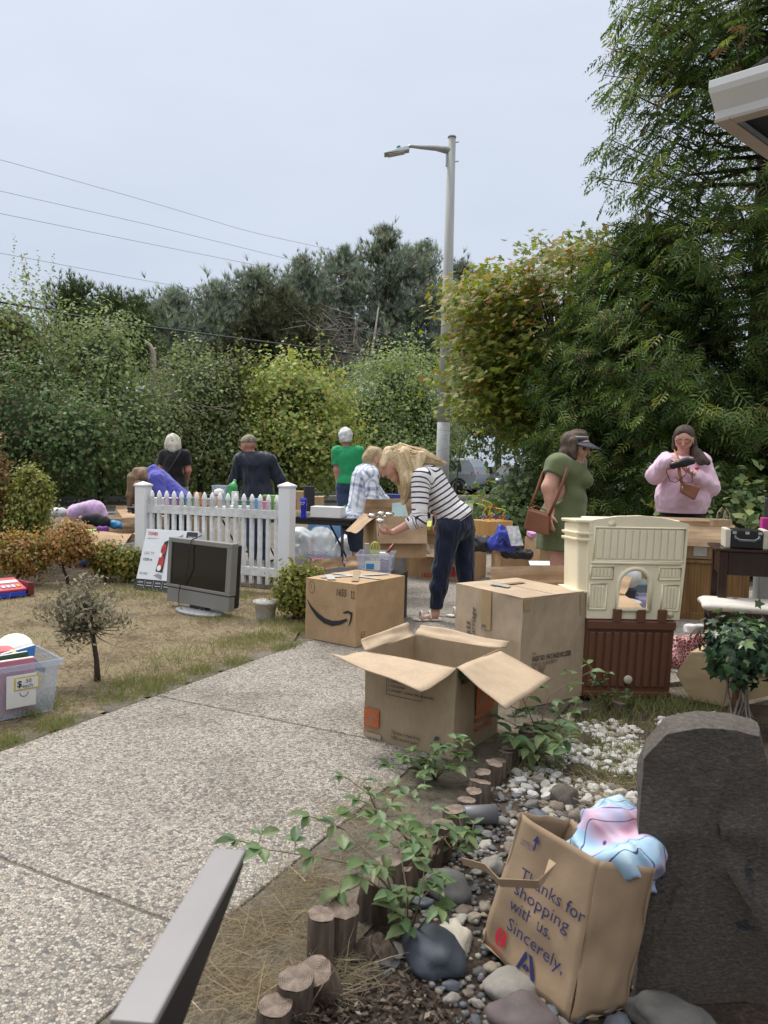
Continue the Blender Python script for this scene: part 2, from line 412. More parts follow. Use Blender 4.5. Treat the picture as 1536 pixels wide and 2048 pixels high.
# ================================================================= THE SETTING
E1 = V(0.451, 0.892, 0); E2 = V(0.892, -0.451, 0)
def TW(t, w, z=0.0): return E1 * t + E2 * w + V(0, 0, z)      # along the path / across it
def soil_mat(name, stops, sc1=3.0, sc2=40, bm=0.5, bd=0.02):
 m, n, b = nodes_of(name); v = objco(n)
 a = tex_noise(n, sc1, 6, v, 0.6); c = tex_noise(n, sc2, 6, v, 0.7)
 f = mth(n, 'ADD', mth(n, 'MULTIPLY', a.outputs[0], 0.5), mth(n, 'MULTIPLY', c.outputs[0], 0.5))
 r = ramp(n, f, stops); lk(n, r.outputs[0], b.inputs['Base Color']); b.inputs['Roughness'].default_value = 0.95; b.inputs['Specular IOR Level'].default_value = 0.15
 bump(n, b, c.outputs[0], bm, bd); return m
m_lawn = soil_mat('dry_lawn_soil', [(0.34, (0.06, 0.046, 0.032)), (0.45, (0.14, 0.108, 0.068)), (0.54, (0.235, 0.185, 0.12)), (0.62, (0.12, 0.13, 0.055)), (0.7, (0.22, 0.18, 0.12))], 2.6, 26)
m_mulch = soil_mat('bark_mulch', [(0.3, (0.018, 0.013, 0.010)), (0.5, (0.06, 0.045, 0.035)), (0.66, (0.14, 0.11, 0.09))], 5, 60, 0.9)
m_dirt = soil_mat('dusty_mortar', [(0.34, (0.055, 0.045, 0.034)), (0.48, (0.15, 0.13, 0.10)), (0.66, (0.25, 0.222, 0.18))], 7, 60, 0.8)
m_asph = soil_mat('asphalt', [(0.3, (0.055, 0.055, 0.058)), (0.7, (0.10, 0.10, 0.105))], 0.4, 90, 0.25, 0.006)
def aggregate(name):
 m, n, b = nodes_of(name); v = objco(n)
 w = tex_noise(n, 60, 2, v); add = n.nodes.new('ShaderNodeMixRGB'); add.blend_type = 'ADD'; add.inputs[0].default_value = 0.006
 lk(n, v, add.inputs[1]); lk(n, w.outputs['Color'], add.inputs[2])
 vo = n.nodes.new('ShaderNodeTexVoronoi'); vo.inputs['Scale'].default_value = 104; vo.inputs['Randomness'].default_value = 1.0; lk(n, add.outputs[0], vo.inputs['Vector'])
 ve = n.nodes.new('ShaderNodeTexVoronoi'); ve.feature = 'DISTANCE_TO_EDGE'; ve.inputs['Scale'].default_value = 104; lk(n, add.outputs[0], ve.inputs['Vector'])
 sp = n.nodes.new('ShaderNodeSeparateColor'); lk(n, vo.outputs['Color'], sp.inputs[0])
 r = ramp(n, sp.outputs[0], [(0.0, (0.12, 0.115, 0.115)), (0.14, (0.19, 0.177, 0.168)), (0.32, (0.29, 0.262, 0.23)), (0.55, (0.37, 0.337, 0.297)), (0.78, (0.435, 0.402, 0.357)), (0.93, (0.52, 0.485, 0.425)), (1.0, (0.30, 0.225, 0.17))])
 ed = ramp(n, ve.outputs['Distance'], [(0.0, (0, 0, 0)), (0.12, (1, 1, 1))])
 mort = mixc(n, ed.outputs[0], (0.15, 0.138, 0.12), r.outputs[0])
 st = tex_noise(n, 1.1, 5, v, 0.65); sr = ramp(n, st.outputs[0], [(0.30, (0.62, 0.60, 0.57)), (0.48, (0.92, 0.91, 0.89)), (0.68, (1.08, 1.07, 1.05))])
 lk(n, mixc(n, 1.0, mort, sr.outputs[0], 'MULTIPLY'), b.inputs['Base Color']); b.inputs['Roughness'].default_value = 0.9; b.inputs['Specular IOR Level'].default_value = 0.2
 bump(n, b, ed.outputs[0], 0.55, 0.004); return m
m_agg = aggregate('exposed_aggregate')
# ground: one sheet out to the horizon, gently uneven near the camera
g = MB(); S = 600.0
g.add([(-S, -S, -0.02), (S, -S, -0.02), (S, S, -0.02), (-S, S, -0.02)], [(0, 1, 2, 3)])
tag(g.obj('ground', m_dirt), kind='structure')
def flat(name, pts, z, mat, parent=None):
 b = MB(); b.add([(p[0], p[1], z) for p in pts], [tuple(range(len(pts)))])
 o = b.obj(name, mat, parent)
 bm = bmesh.new(); bm.from_mesh(o.data); bmesh.ops.recalc_face_normals(bm, faces=bm.faces)
 if bm.faces[0].normal.z < 0: bmesh.ops.reverse_faces(bm, faces=bm.faces)
 bm.to_mesh(o.data); bm.free(); return o
# lawn left of the path
tag(flat('lawn', [TW(-2, -3.02), TW(4.55, -3.02), (-0.62, 7.3), (-0.9, 7.7), (-2.6, 8.4), (-5, 9.3), (-14, 12), (-14, 2), (-5, -2)], 0.002, m_lawn), kind='structure')
tag(flat('mulch_bed', [(-0.95, 7.75), (-2.6, 8.35), (-4.0, 7.8), (-9, 9.5), (-13, 13), (-6, 12), (-3.2, 9.9), (-0.9, 8.4)], 0.006, m_mulch), kind='structure')
tag(flat('planting_bed', [TW(-0.5, -1.0), TW(3.6, -1.0), TW(4.4, -0.7), (2.1, 4.25), (3.4, 4.0), (3.2, 1.0), (0.8, 0.2)], 0.002, m_mulch), kind='structure')
# exposed-aggregate path in slabs with open joints, then the drive
path = tag(bpy.data.objects.new('path', None), kind='structure'); COL.objects.link(path)
for t0 in (-1.5, 0.05, 1.6, 3.15):
 b = MB(); gp = 0.0055
 b.prism([TW(t0 + gp, -2.97, -0.05), TW(t0 + 1.55 - gp, -2.97, -0.05), TW(t0 + 1.55 - gp, -1.33, -0.05), TW(t0 + gp, -1.33, -0.05)], (0, 0, 0.062))
 b.obj('slab', m_agg, path, bev=0.006)
tag(flat('path_joint_fill', [TW(-1.4, -2.95), TW(4.6, -2.95), TW(4.6, -1.35), TW(-1.4, -1.35)], 0.007, m_dirt), kind='structure')
drive = tag(bpy.data.objects.new('driveway', None), kind='structure'); COL.objects.link(drive)
for poly in ([TW(4.71, -2.95), (-0.40, 6.55), (0.62, 6.55), (2.0, 4.72), (0.95, 4.35)], [(-0.41, 6.572), (-0.85, 8.6), (-2.4, 9.6), (-1.9, 11.5), (2.0, 11.4), (2.0, 6.572)], [(2.022, 4.74), (0.65, 6.55), (2.0, 6.55), (2.022, 8.6), (6.0, 8.2), (7.5, 5.0), (3.6, 4.62)]):
 b = MB(); b.prism([(p[0], p[1], -0.05) for p in poly], (0, 0, 0.058)); b.obj('slab', m_agg, drive, bev=0.006)
# dusty mortar strips beside the path
tag(flat('path_edging_strip', [TW(-1.5, -1.325), TW(4.4, -1.325), TW(4.4, -0.95), TW(-1.5, -0.95)], 0.006, m_dirt), kind='structure')
b = MB()
for k in range(9):
 t = 1.9 + 0.31 * k
 b.prism([TW(t, -3.13 + 0.03 * random.random(), -0.03), TW(t + 0.27, -3.13 + 0.03 * random.random(), -0.03), TW(t + 0.28, -2.985, -0.03), TW(t + 0.01, -2.985, -0.03)], (0, 0, 0.036))
tag(b.obj('mortar_edge', m_dirt, bev=0.01), kind='structure')
# road behind
road_near = [(-40, 6), (-20, 11.5), (-8, 17.0), (-2, 22.5), (3.2, 28.0), (10, 37), (20, 52), (40, 85)]
road_far = [(-42, 12.5), (-21.5, 18.2), (-10.8, 22.2), (-5.8, 27.0), (-2.0, 32.5), (4, 41), (13.5, 56), (33, 90)]
def ribbon(name, A, B, z, mat, parent=None):
 v = [(*p, z) for p in A] + [(*p, z) for p in B]; n = len(A)
 b = MB(); b.add(v, [(i, i + 1, n + i + 1, n + i) for i in range(n - 1)]); return b.obj(name, mat, parent)
rd = tag(ribbon('road', road_near, road_far, 0.0, m_asph), kind='structure')
m_line = M('road_paint', (0.62, 0.62, 0.58), 0.8, 0.2, 9)
m_yel = M('road_paint_yellow', (0.55, 0.38, 0.06), 0.8, 0.2, 9)
def between(f): return [(a[0] * (1 - f) + c[0] * f, a[1] * (1 - f) + c[1] * f) for a, c in zip(road_near, road_far)]
ribbon('edge_line', between(0.07), between(0.09), 0.005, m_line, rd); ribbon('edge_line', between(0.91), between(0.93), 0.005, m_line, rd)
ribbon('centre_line', between(0.48), between(0.495), 0.005, m_yel, rd); ribbon('centre_line', between(0.51), between(0.525), 0.005, m_yel, rd)
b = MB()
for a, c in zip(road_far[:-1], road_far[1:]):
 b.prism([(a[0], a[1], -0.02), (c[0], c[1], -0.02), (c[0] - 0.12, c[1] + 0.1, -0.02), (a[0] - 0.12, a[1] + 0.1, -0.02)], (0, 0, 0.14))
b.obj('kerb', M('kerb_concrete', (0.27, 0.26, 0.24), 0.9, 0.15, 6), rd)
# house wing whose eave corner shows top right (and its porch wall behind the viewer)
hc = V(1.33, 3.27, 0); ha = unit((0.75, -0.66, 0)); hb = unit((0.74, 0.67, 0))
house = thing('house', 'grey house corner with white eave gutter and dark shingle roof', 'house', (4, 2, 0))
m_white = M('gutter_paint', (0.72, 0.72, 0.70), 0.45, 0.05, 5, spec=0.4)
m_tan = M('soffit_board', (0.42, 0.36, 0.31), 0.7, 0.08, 6)
m_sid = M('siding_paint', (0.40, 0.41, 0.40), 0.7, 0.05, 3)
m_shing = M('roof_shingle', (0.075, 0.07, 0.065), 0.95, 0.35, 60, bmp=0.6)
wl = hc + ha * 0.42 + hb * 0.42
z0 = 2.75
# gutter profile (out, up) swept along the two eave edges
prof = [(0.0, 0.0), (0.055, 0.0), (0.062, 0.03), (0.085, 0.055), (0.115, 0.085), (0.125, 0.105), (0.125, 0.135), (0.112, 0.135), (0.0, 0.12)]
def sweep(o, along, out, L, pr):
 bb = MB(); bb.prism([o + out * a + V(0, 0, z0 + h) for a, h in pr], along * L); return bb
g1 = sweep(hc + hb * 0.06, ha, -hb, 6.0, prof); g1.obj('gutter', m_white, house, bev=0.003)
# corrugated leaf guard and shingle courses (mitred hip roof: two slopes)
for k in range(9):
 s = k * 0.16; zz = z0 + 0.135 + s * 0.42
 o = hc + (ha + hb) * (s + 0.03)
 b = MB(); b.box(o + V(0, 0, zz), ha * (6.5 - s), hb * 0.2 + V(0, 0, 0.075), V(0, 0, 0.012)); b.obj('shingle_course', m_shing, house)
 b = MB(); b.box(o + V(0, 0, zz + 0.003), hb * (5.0 - s), ha * 0.2 + V(0, 0, 0.075), V(0, 0, 0.012)); b.obj('shingle_course', m_shing, house)
gb = MB()
for k in range(26):
 o = hc + hb * 0.0 + ha * (0.03 + 0.011 * k) + V(0, 0, z0 + 0.138)
 gb.tube([o - hb * 0.05, o + hb * 0.02 + V(0, 0, 0.012), o + hb * 0.09 + V(0, 0, 0.032)], 0.0022, 5)
gb.obj('leaf_guard', m_white, house)
# fascia + soffit frame + dark recess
fb = MB(); fb.box(hc + V(0, 0, z0 - 0.0) + hb * 0.062 + ha * 0.005, hb * 5.0, ha * 0.02, V(0, 0, 0.15)); fb.obj('fascia', m_white, house)
sb = MB(); sb.box(hc + V(0, 0, z0 - 0.012), ha * 0.06, hb * 5.0, V(0, 0, 0.011)); sb.box(hc + ha * 0.062 + V(0, 0, z0 - 0.012), ha * 6, hb * 0.06, V(0, 0, 0.011)); sb.obj('soffit_trim', m_tan, house)
vb = MB(); vb.box(hc + ha * 0.06 + hb * 0.06 + V(0, 0, z0 + 0.02), ha * 6, hb * 5, V(0, 0, 0.02)); vb.obj('soffit_recess_shade', M('recess_shade', (0.012, 0.012, 0.014), 0.8, 0.2, 60), house)  # near-black sheet standing in for the shade of the soffit recess
for k in range(13):
 bb = MB(); bb.box(wl + V(0, 0, 0.21 * k), ha * 4.5, hb * (-0.012), V(0, 0, 0.20)); bb.obj('siding_board', m_sid, house, bev=0.004)
 bb = MB(); bb.box(wl + V(0, 0, 0.21 * k), hb * 4.0, ha * (-0.012), V(0, 0, 0.20)); bb.obj('siding_board', m_sid, house, bev=0.004)
bb = MB(); bb.box(wl + (ha + hb) * 0.01, ha * 4.4, hb * 3.9, V(0, 0, 2.74)); bb.obj('wall', m_sid, house)
# entrance side of the same house, behind the viewer: wall, porch roof
pw = V(4.0, -3.6, 0); pd = unit((-0.89, 0.1, 0)); pn = unit((0.1, 0.89, 0))
bb = MB(); bb.box(pw, pd * 8.0, -pn * 3.0, V(0, 0, 2.85)); bb.obj('wall', m_sid, house)
bb = MB(); bb.box(pw + V(0, 0, 2.86) - pd * 0.5 + pn * 1.0, pd * 8.6, -pn * 4.3 + V(0, 0, 0.6), V(0, 0, 0.14)); bb.obj('roof', m_shing, house)
# ================================================================= TREES, SHRUBS, GRASS
m_bark = M('bark_brown', (0.075, 0.055, 0.042), 0.95, 0.35, 20, bmp=0.8, stretch=(1, 1, 0.25))
m_twig = M('dead_twig_grey', (0.20, 0.17, 0.145), 0.95, 0.25, 18)
m_core = M('inner_shade_green', (0.05, 0.072, 0.026), 0.95, 0.5, 9, bmp=0.8, bscale=12, bdist=0.1)  # dark green painted as the shade inside the foliage
def trunk(parent, base, top, r, name='trunk', bend=0.3, n=6, mat=None):
 base, top = np.asarray(base, float), np.asarray(top, float); P = []
 for i in range(n + 1):
  f = i / n; P.append(base * (1 - f) + top * f + V(random.uniform(-1, 1), random.uniform(-1, 1), 0) * bend * f * (1 - f))
 b = MB(); b.tube(P, [r * (1 - 0.8 * i / n) for i in range(n + 1)], 9); return b.obj(name, mat or m_bark, parent, True)
GREEN_D = [(0.095, 0.148, 0.061), (0.132, 0.203, 0.078), (0.182, 0.252, 0.103)]
GREEN_M = [(0.191, 0.244, 0.1), (0.254, 0.318, 0.124), (0.311, 0.353, 0.151), (0.153, 0.191, 0.087)]
GREEN_Y = [(0.295, 0.357, 0.093), (0.371, 0.406, 0.116), (0.22, 0.299, 0.088), (0.425, 0.39, 0.125)]
GREEN_W = [(0.249, 0.323, 0.146), (0.319, 0.388, 0.177), (0.213, 0.273, 0.129)]
def bush(name, label, base, lobes, nleaf, size, pal, w=None, cat='tree', group=None, spread=0.3, lump=0.25, tmpl=T_LEAF, K=None, tr=0.10, shoots=0, core=0.5, upb=0.2, jit=0.5):
 """a leafy crown over a trunk; lobes = (centre, radii) in world space"""
 t = thing(name, label, cat, base, group); PP, OO = [], []
 tot = sum(r[0] * r[2] for c, r in lobes)
 cb = MB()
 for c, r in lobes:
  n = int(nleaf * r[0] * r[2] / tot); k = K or max(20, int(26 * r[0] * r[2] / (spread * spread) * 0.12))
  P, O, _ = clump_points(c, r, n, k, spread, lump, zmin=base[2] + 0.02, shell=0.55 if r[0] > .5 else .72); PP.append(P); OO.append(O)
 P = np.concatenate(PP); O = np.concatenate(OO)
 if shoots:
  sp = []; so = []
  for i in range(shoots):
   c, r = lobes[random.randrange(len(lobes))]; a = random.uniform(0, 2 * PI); q = random.random() ** 0.5 * 0.8
   p = V(c[0] + math.cos(a) * r[0] * q, c[1] + math.sin(a) * r[1] * q, c[2] + r[2] * math.sqrt(max(0.05, 1 - q * q)) * 0.9); L = random.uniform(0.5, 1.5)
   s = np.linspace(0, 1, 46)[:, None]; sp.append(p + s * V(random.uniform(-.12, .12), 0, L) + rng.normal(size=(46, 3)) * 0.07 * (1.15 - s)); so.append(rng.normal(size=(46, 3)) + V(0, 0, 0.6))
  P = np.concatenate([P] + sp); O = np.concatenate([O] + so)
 col = pick_cols(len(P), pal, w)
 up = O * 0.6 + V(0, 0, upb)
 sz = size * rng.uniform(0.55, 1.35, len(P)); ns = 46 * shoots
 if ns: sz[-ns:] *= .5
 leaves('crown', P, O + V(0, 0, 0.35), up, sz, tmpl, col, t, jit=jit)
 zc = lobes[0][0][2]; trunk(t, base, (lobes[0][0][0], lobes[0][0][1], zc), tr)
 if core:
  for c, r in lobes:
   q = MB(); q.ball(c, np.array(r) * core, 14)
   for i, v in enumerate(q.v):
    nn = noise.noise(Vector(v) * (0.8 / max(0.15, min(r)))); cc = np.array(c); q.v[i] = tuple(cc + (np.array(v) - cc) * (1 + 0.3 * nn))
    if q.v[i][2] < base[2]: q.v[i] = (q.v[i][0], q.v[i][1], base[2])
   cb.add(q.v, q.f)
  cb.obj('shade_core', m_core, t, True)  # added dark blob: blocks light through the crown and gives it shaded depth
 return t
def ell(px, py, d, rx, ry, rz):             # lobe: centre at a photo pixel, d metres out
 return (at(px, py, d), (rx, ry, rz))
GB = 'trees and tall shrubs beyond the road'
def gz(p): return V(p[0], p[1], 0)
# --- the leafy wall beyond the road, left to right
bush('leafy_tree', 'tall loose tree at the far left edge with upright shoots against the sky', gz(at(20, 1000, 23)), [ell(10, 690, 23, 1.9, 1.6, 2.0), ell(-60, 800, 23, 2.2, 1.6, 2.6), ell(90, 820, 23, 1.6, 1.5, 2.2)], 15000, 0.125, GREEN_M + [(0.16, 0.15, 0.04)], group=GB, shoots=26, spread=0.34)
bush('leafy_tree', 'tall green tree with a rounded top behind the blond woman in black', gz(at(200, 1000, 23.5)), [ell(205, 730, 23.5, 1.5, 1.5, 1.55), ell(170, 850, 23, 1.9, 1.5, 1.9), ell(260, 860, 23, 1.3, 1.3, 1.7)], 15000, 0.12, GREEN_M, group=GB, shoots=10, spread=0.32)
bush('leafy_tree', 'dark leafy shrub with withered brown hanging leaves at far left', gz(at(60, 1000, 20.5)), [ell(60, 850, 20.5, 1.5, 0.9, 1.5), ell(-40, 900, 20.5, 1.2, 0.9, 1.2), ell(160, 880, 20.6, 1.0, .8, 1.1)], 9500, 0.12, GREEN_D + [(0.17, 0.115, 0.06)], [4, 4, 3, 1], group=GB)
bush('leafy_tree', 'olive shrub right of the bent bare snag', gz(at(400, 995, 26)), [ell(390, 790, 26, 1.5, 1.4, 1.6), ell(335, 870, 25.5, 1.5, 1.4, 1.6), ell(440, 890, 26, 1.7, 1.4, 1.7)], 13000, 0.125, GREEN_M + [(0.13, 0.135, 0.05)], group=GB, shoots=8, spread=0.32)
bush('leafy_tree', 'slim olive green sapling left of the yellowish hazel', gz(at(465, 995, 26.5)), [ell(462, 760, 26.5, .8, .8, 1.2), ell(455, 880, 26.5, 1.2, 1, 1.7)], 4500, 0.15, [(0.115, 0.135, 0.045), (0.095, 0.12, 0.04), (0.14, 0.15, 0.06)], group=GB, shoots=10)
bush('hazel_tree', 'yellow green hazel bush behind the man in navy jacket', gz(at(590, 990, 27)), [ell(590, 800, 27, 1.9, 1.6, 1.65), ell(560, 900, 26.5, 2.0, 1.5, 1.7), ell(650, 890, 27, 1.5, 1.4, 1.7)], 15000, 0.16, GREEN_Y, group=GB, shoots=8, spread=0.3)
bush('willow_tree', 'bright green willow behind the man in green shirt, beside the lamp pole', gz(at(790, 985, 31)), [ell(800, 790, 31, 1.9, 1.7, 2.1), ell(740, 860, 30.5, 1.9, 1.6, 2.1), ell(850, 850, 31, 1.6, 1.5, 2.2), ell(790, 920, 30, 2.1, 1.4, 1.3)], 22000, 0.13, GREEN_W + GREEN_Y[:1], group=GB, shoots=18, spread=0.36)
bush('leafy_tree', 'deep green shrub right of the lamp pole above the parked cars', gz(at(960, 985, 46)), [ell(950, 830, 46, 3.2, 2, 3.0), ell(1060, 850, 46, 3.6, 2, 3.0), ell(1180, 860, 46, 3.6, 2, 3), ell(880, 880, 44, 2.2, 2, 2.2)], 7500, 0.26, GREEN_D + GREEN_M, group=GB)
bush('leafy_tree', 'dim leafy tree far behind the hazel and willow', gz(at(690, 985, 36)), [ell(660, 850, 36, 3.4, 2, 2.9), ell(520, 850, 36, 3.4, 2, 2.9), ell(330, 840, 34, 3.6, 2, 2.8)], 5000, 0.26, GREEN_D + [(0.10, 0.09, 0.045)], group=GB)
# bramble and ivy bank along the road (nobody could count it)
n = 15000; u = rng.random(n)
fx = np.interp(u, np.linspace(0, 1, 5), [-16, -10.8, -5.8, -2.0, 1.5]) + rng.normal(size=n) * 0.35; fy = np.interp(u, np.linspace(0, 1, 5), [20.2, 22.2, 27.0, 32.5, 37.5])
hh = rng.random(n) ** 0.8; top = np.interp(u, np.linspace(0, 1, 5), [2.2, 2.0, 1.3, 0.9, 0.6])
P = np.stack([fx - 0.5 - 1.1 * hh * 0.7, fy + 0.5 + 1.3 * hh, hh * top * (1 + 0.25 * np.sin(u * 60)) + rng.normal(size=n) * 0.06], 1); P = P[P[:, 2] > 0.02]
o = leaves('bramble_bank', P, np.array([0.35, -0.7, 0.6]) + 0 * P, np.array([0, -0.3, 0.4]) + 0 * P, 0.17 * rng.uniform(0.7, 1.3, len(P)), T_LEAF, pick_cols(len(P), [(0.18, 0.26, 0.08), (0.14, 0.21, 0.065), (0.26, 0.30, 0.085), (0.09, 0.14, 0.05), (0.30, 0.26, 0.10)], [4, 4, 3, 3, 1]))
tag(o, 'low bank of ivy and brambles along the far road edge', 'brambles', kind='stuff')
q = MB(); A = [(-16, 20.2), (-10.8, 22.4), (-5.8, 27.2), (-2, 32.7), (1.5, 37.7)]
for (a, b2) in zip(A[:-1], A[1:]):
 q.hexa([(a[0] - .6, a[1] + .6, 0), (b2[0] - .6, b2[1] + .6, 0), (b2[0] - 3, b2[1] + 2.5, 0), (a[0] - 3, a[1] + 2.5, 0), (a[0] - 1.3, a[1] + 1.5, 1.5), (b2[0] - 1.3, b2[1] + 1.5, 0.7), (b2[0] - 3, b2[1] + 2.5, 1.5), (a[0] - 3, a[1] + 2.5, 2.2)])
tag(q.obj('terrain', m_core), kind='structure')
# --- pines behind
PINE = [(0.241, 0.288, 0.218), (0.271, 0.317, 0.232), (0.294, 0.318, 0.209), (0.203, 0.25, 0.203)]  # needle colours lightened and greyed in place of distance haze
def pine(label, px, top_py, d, half, low_py, n, pal=PINE, ts=.46):
 top = at(px, top_py, d); low = at(px, low_py, d); base = V(low[0], d, 0)
 t = thing('pine_tree', label, 'tree', base, 'pines behind the road shrubs'); H = top[2]
 trunk(t, base, top, 0.16 + H * 0.008, n=8, bend=0.5)
 PP, OO = [], []; nb = 70; lb = MB()
 for i in range(nb):
  f = (i / (nb - 1)) ** 0.9; z = low[2] + (H - low[2]) * f * 0.97
  R = half * 1.35 * (1 - f ** 2.4) * random.uniform(0.5, 1.15) + 0.25; a = random.uniform(0, 2 * PI)
  c0 = V(base[0] + (top[0] - base[0]) * f, d, z); tip = c0 + V(math.cos(a) * R, math.sin(a) * R, R * random.uniform(0.25, 0.7))
  lb.tube([c0, c0 * 0.5 + tip * 0.5 + V(0, 0, -0.08 * R), tip], [0.045, 0.03, 0.012], 4, False)
  m = int(2.0 * n / nb * (0.4 + R / half / 1.35)); s = rng.random(m) ** 0.6
  p = c0 + (tip - c0) * s[:, None] + rng.normal(size=(m, 3)) * (0.10 + 0.16 * s[:, None]) * min(1.5, 0.5 + R)
  PP.append(p); OO.append(np.tile(unit(tip - c0) * 0.5 + V(0, 0, 0.9), (m, 1)))
 lb.obj('branches', m_bark, t, True)
 P = np.concatenate(PP); U = np.concatenate(OO)
 leaves('crown', P, rng.normal(size=P.shape), U, ts * rng.uniform(0.6, 1.35, len(P)), T_TUFT, pick_cols(len(P), pal, var=0.2), t, leafmat('needle', 0.15, 0.6, 0.25), jit=0.28)
 return t
pine('small blue green pine standing alone left of the pine ridge', 345, 590, 42, 1.9, 800, 1300)
pine('pine with thin top just right of the lone small pine', 435, 575, 44, 1.8, 800, 1300)
pine('broad pine at the left shoulder of the ridge', 520, 548, 46, 2.5, 800, 1900)
pine('dense pine with dark crown left of the tallest pine', 605, 520, 48, 2.6, 800, 2000)
pine('pine with narrow pointed top in the middle of the ridge', 682, 500, 50, 2.5, 800, 2000)
pine('tallest pine with loose airy top above the ridge', 770, 458, 48, 2.3, 800, 1900, pal=PINE + [(0.095, 0.11, 0.045)])
pine('wide dense pine left of the lamp pole top', 842, 490, 50, 3.0, 800, 2300)
pine('pine peeking out right behind the lamp pole', 925, 530, 50, 2.4, 800, 1700)
pine('low pine behind the maple, right of the lamp pole', 1000, 600, 52, 2.6, 820, 1200)
pine('brownish spreading pine low on the left of the ridge', 560, 600, 43, 2.6, 800, 1600, pal=[(0.085, 0.085, 0.042), (0.07, 0.08, 0.04)])
YP = [(0.085, 0.125, 0.045), (0.07, 0.10, 0.04), (0.11, 0.14, 0.05)]
pine('young yellowish pine with brown spikes above the left shrubs', 155, 575, 27, 0.9, 760, 1100, pal=YP, ts=.24)
pine('young pine with candle shoots next to the spiky one', 225, 600, 27.5, 0.8, 760, 1000, pal=YP, ts=.24)
pine('small round young pine right of the other two', 262, 605, 28, 0.6, 760, 700, pal=YP, ts=.24)
# bare snag and dead pine brush
def twigs(t, c, rad, n, L, dirb, r=0.02, name='dead_branch', mat=None):
 b = MB()
 for i in range(n):
  p = np.asarray(c) + rng.normal(size=3) * np.asarray(rad); d = unit(np.asarray(dirb) + rng.normal(size=3) * 0.7); l = L * random.uniform(0.5, 1.2)
  m = p + d * l * 0.5 + rng.normal(size=3) * 0.1 * l; e = p + d * l + V(0, 0, -0.1 * l)
  b.tube([p, m, e], [r, r * 0.7, r * 0.3], 4, False)
  for k in range(2):
   f = m + (e - m) * random.random(); b.tube([f, f + unit(d + rng.normal(size=3) * 0.6) * l * 0.35], [r * 0.5, r * 0.2], 3, False)
 return tag(b.obj(name, mat or m_twig, t, True), kind='stuff')
t = thing('dead_tree', 'fallen dead grey branches tangled below the pines', 'dead tree', gz(at(720, 900, 40)))
trunk(t, gz(at(705, 900, 40)), at(757, 615, 40), 0.16, mat=M('bare_wood', (0.34, 0.29, 0.24), 0.9, 0.2, 8))
twigs(t, at(715, 720, 40), (0.9, 0.4, 0.7), 90, 1.9, (-0.7, 0, 0.1), 0.022); twigs(t, at(690, 660, 40), (0.9, 0.4, 0.25), 26, 1.9, (-0.9, 0, 0.1), 0.026); twigs(t, at(660, 760, 40), (0.7, 0.4, 0.5), 46, 1.2, (-0.3, 0, -0.4), 0.02)
t = thing('bare_snag', 'bent bare grey snag rising out of the left shrubs', 'dead tree', gz(at(306, 990, 24.5)))
b = MB(); b.tube([gz(at(306, 990, 24.5)), at(306, 760, 24.5), at(307, 705, 24.5), at(300, 690, 24.5), at(288, 680, 24.5)], [0.13, 0.1, 0.09, 0.06, 0.03], 7); b.obj('trunk', M('bare_wood', (0.3, 0.26, 0.22)), t, True)
twigs(t, at(302, 760, 24.2), (0.25, 0.2, 0.6), 22, 0.8, (0.2, -0.3, -0.4), 0.016); twigs(t, at(360, 830, 24.0), (0.6, 0.2, 0.6), 26, 0.9, (0.2, -0.3, 0.3), 0.013)
# --- big cedar at the right: trunk, limbs, drooping flat sprays
CED = [(0.088, 0.147, 0.036), (0.117, 0.178, 0.043), (0.158, 0.217, 0.055), (0.065, 0.109, 0.036), (0.234, 0.268, 0.073), (0.234, 0.153, 0.081)]
CW = [5, 5, 4, 4, 2, 0.3]
def cedar(label, base, H, prof, nl, per, size, aim=None):
 t = thing('cedar_tree', label, 'tree', base, 'tall cedars on the right'); base = np.asarray(base, float)
 trunk(t, base, base + V(0, 0, H), 0.24, n=10, bend=0.2); lb = MB(); PP, UU, NN = [], [], []
 for i in range(nl):
  f = random.random() ** 0.85; z = 0.25 + (H - 0.4) * f; R = np.interp(z, [q[0] for q in prof], [q[1] for q in prof]) * random.uniform(0.7, 1.08)
  a = random.uniform(0, 2 * PI) if random.random() < 0.3 else random.uniform(-PI * 1.05, PI * 0.05)
  if aim and math.cos(a) > .25: continue
  dr = V(math.cos(a), math.sin(a), 0); c0 = base + V(0, 0, z); tip = c0 + dr * R + V(0, 0, 0.10 * R - 0.1); mid = (c0 + tip) / 2 + V(0, 0, -0.12 * R)
  lb.tube([c0, mid, tip], [0.035, 0.022, 0.006], 4, False)
  m = int(per * (0.35 + R / 2.2)); s = 0.25 + 0.78 * rng.random(m) ** 0.7
  p = np.where(s[:, None] < 0.5, c0 + (mid - c0) * (s[:, None] * 2), mid + (tip - mid) * (s[:, None] * 2 - 1))
  side = np.cross(dr, V(0, 0, 1)); sg = rng.choice([-1, 1], m)
  p = p + side * (rng.normal(size=m) * 0.16)[:, None] + V(0, 0, 1) * (rng.normal(size=m) * 0.09 - 0.05)[:, None]
  UU.append(dr * 0.75 + side * (sg * 0.55)[:, None] + V(0, 0, -0.62)); NN.append(np.tile(V(0, 0, 0.75) + dr * 0.8, (m, 1))); PP.append(p)
 lb.obj('limbs', m_bark, t, True)
 P = np.concatenate(PP); ok = P[:, 2] > 0.1; P = P[ok]
 leaves('crown', P, np.concatenate(NN)[ok], np.concatenate(UU)[ok], size * rng.uniform(0.6, 1.25, len(P)), T_FROND, pick_cols(len(P), CED, CW, 0.2), t, leafmat('cedar_leaf', 0.28, 0.5, 0.3), jit=0.33)
 return t
cedar('big drooping cedar with bright sprays behind the woman in pink', at(1500, 1100, 11.8) * V(1, 1, 0), 14.5, [(0, 2.6), (2, 2.9), (4.5, 2.6), (7, 2.45), (10, 2.2), (12, 1.6), (14.5, 0.4)], 560, 32, 0.36)
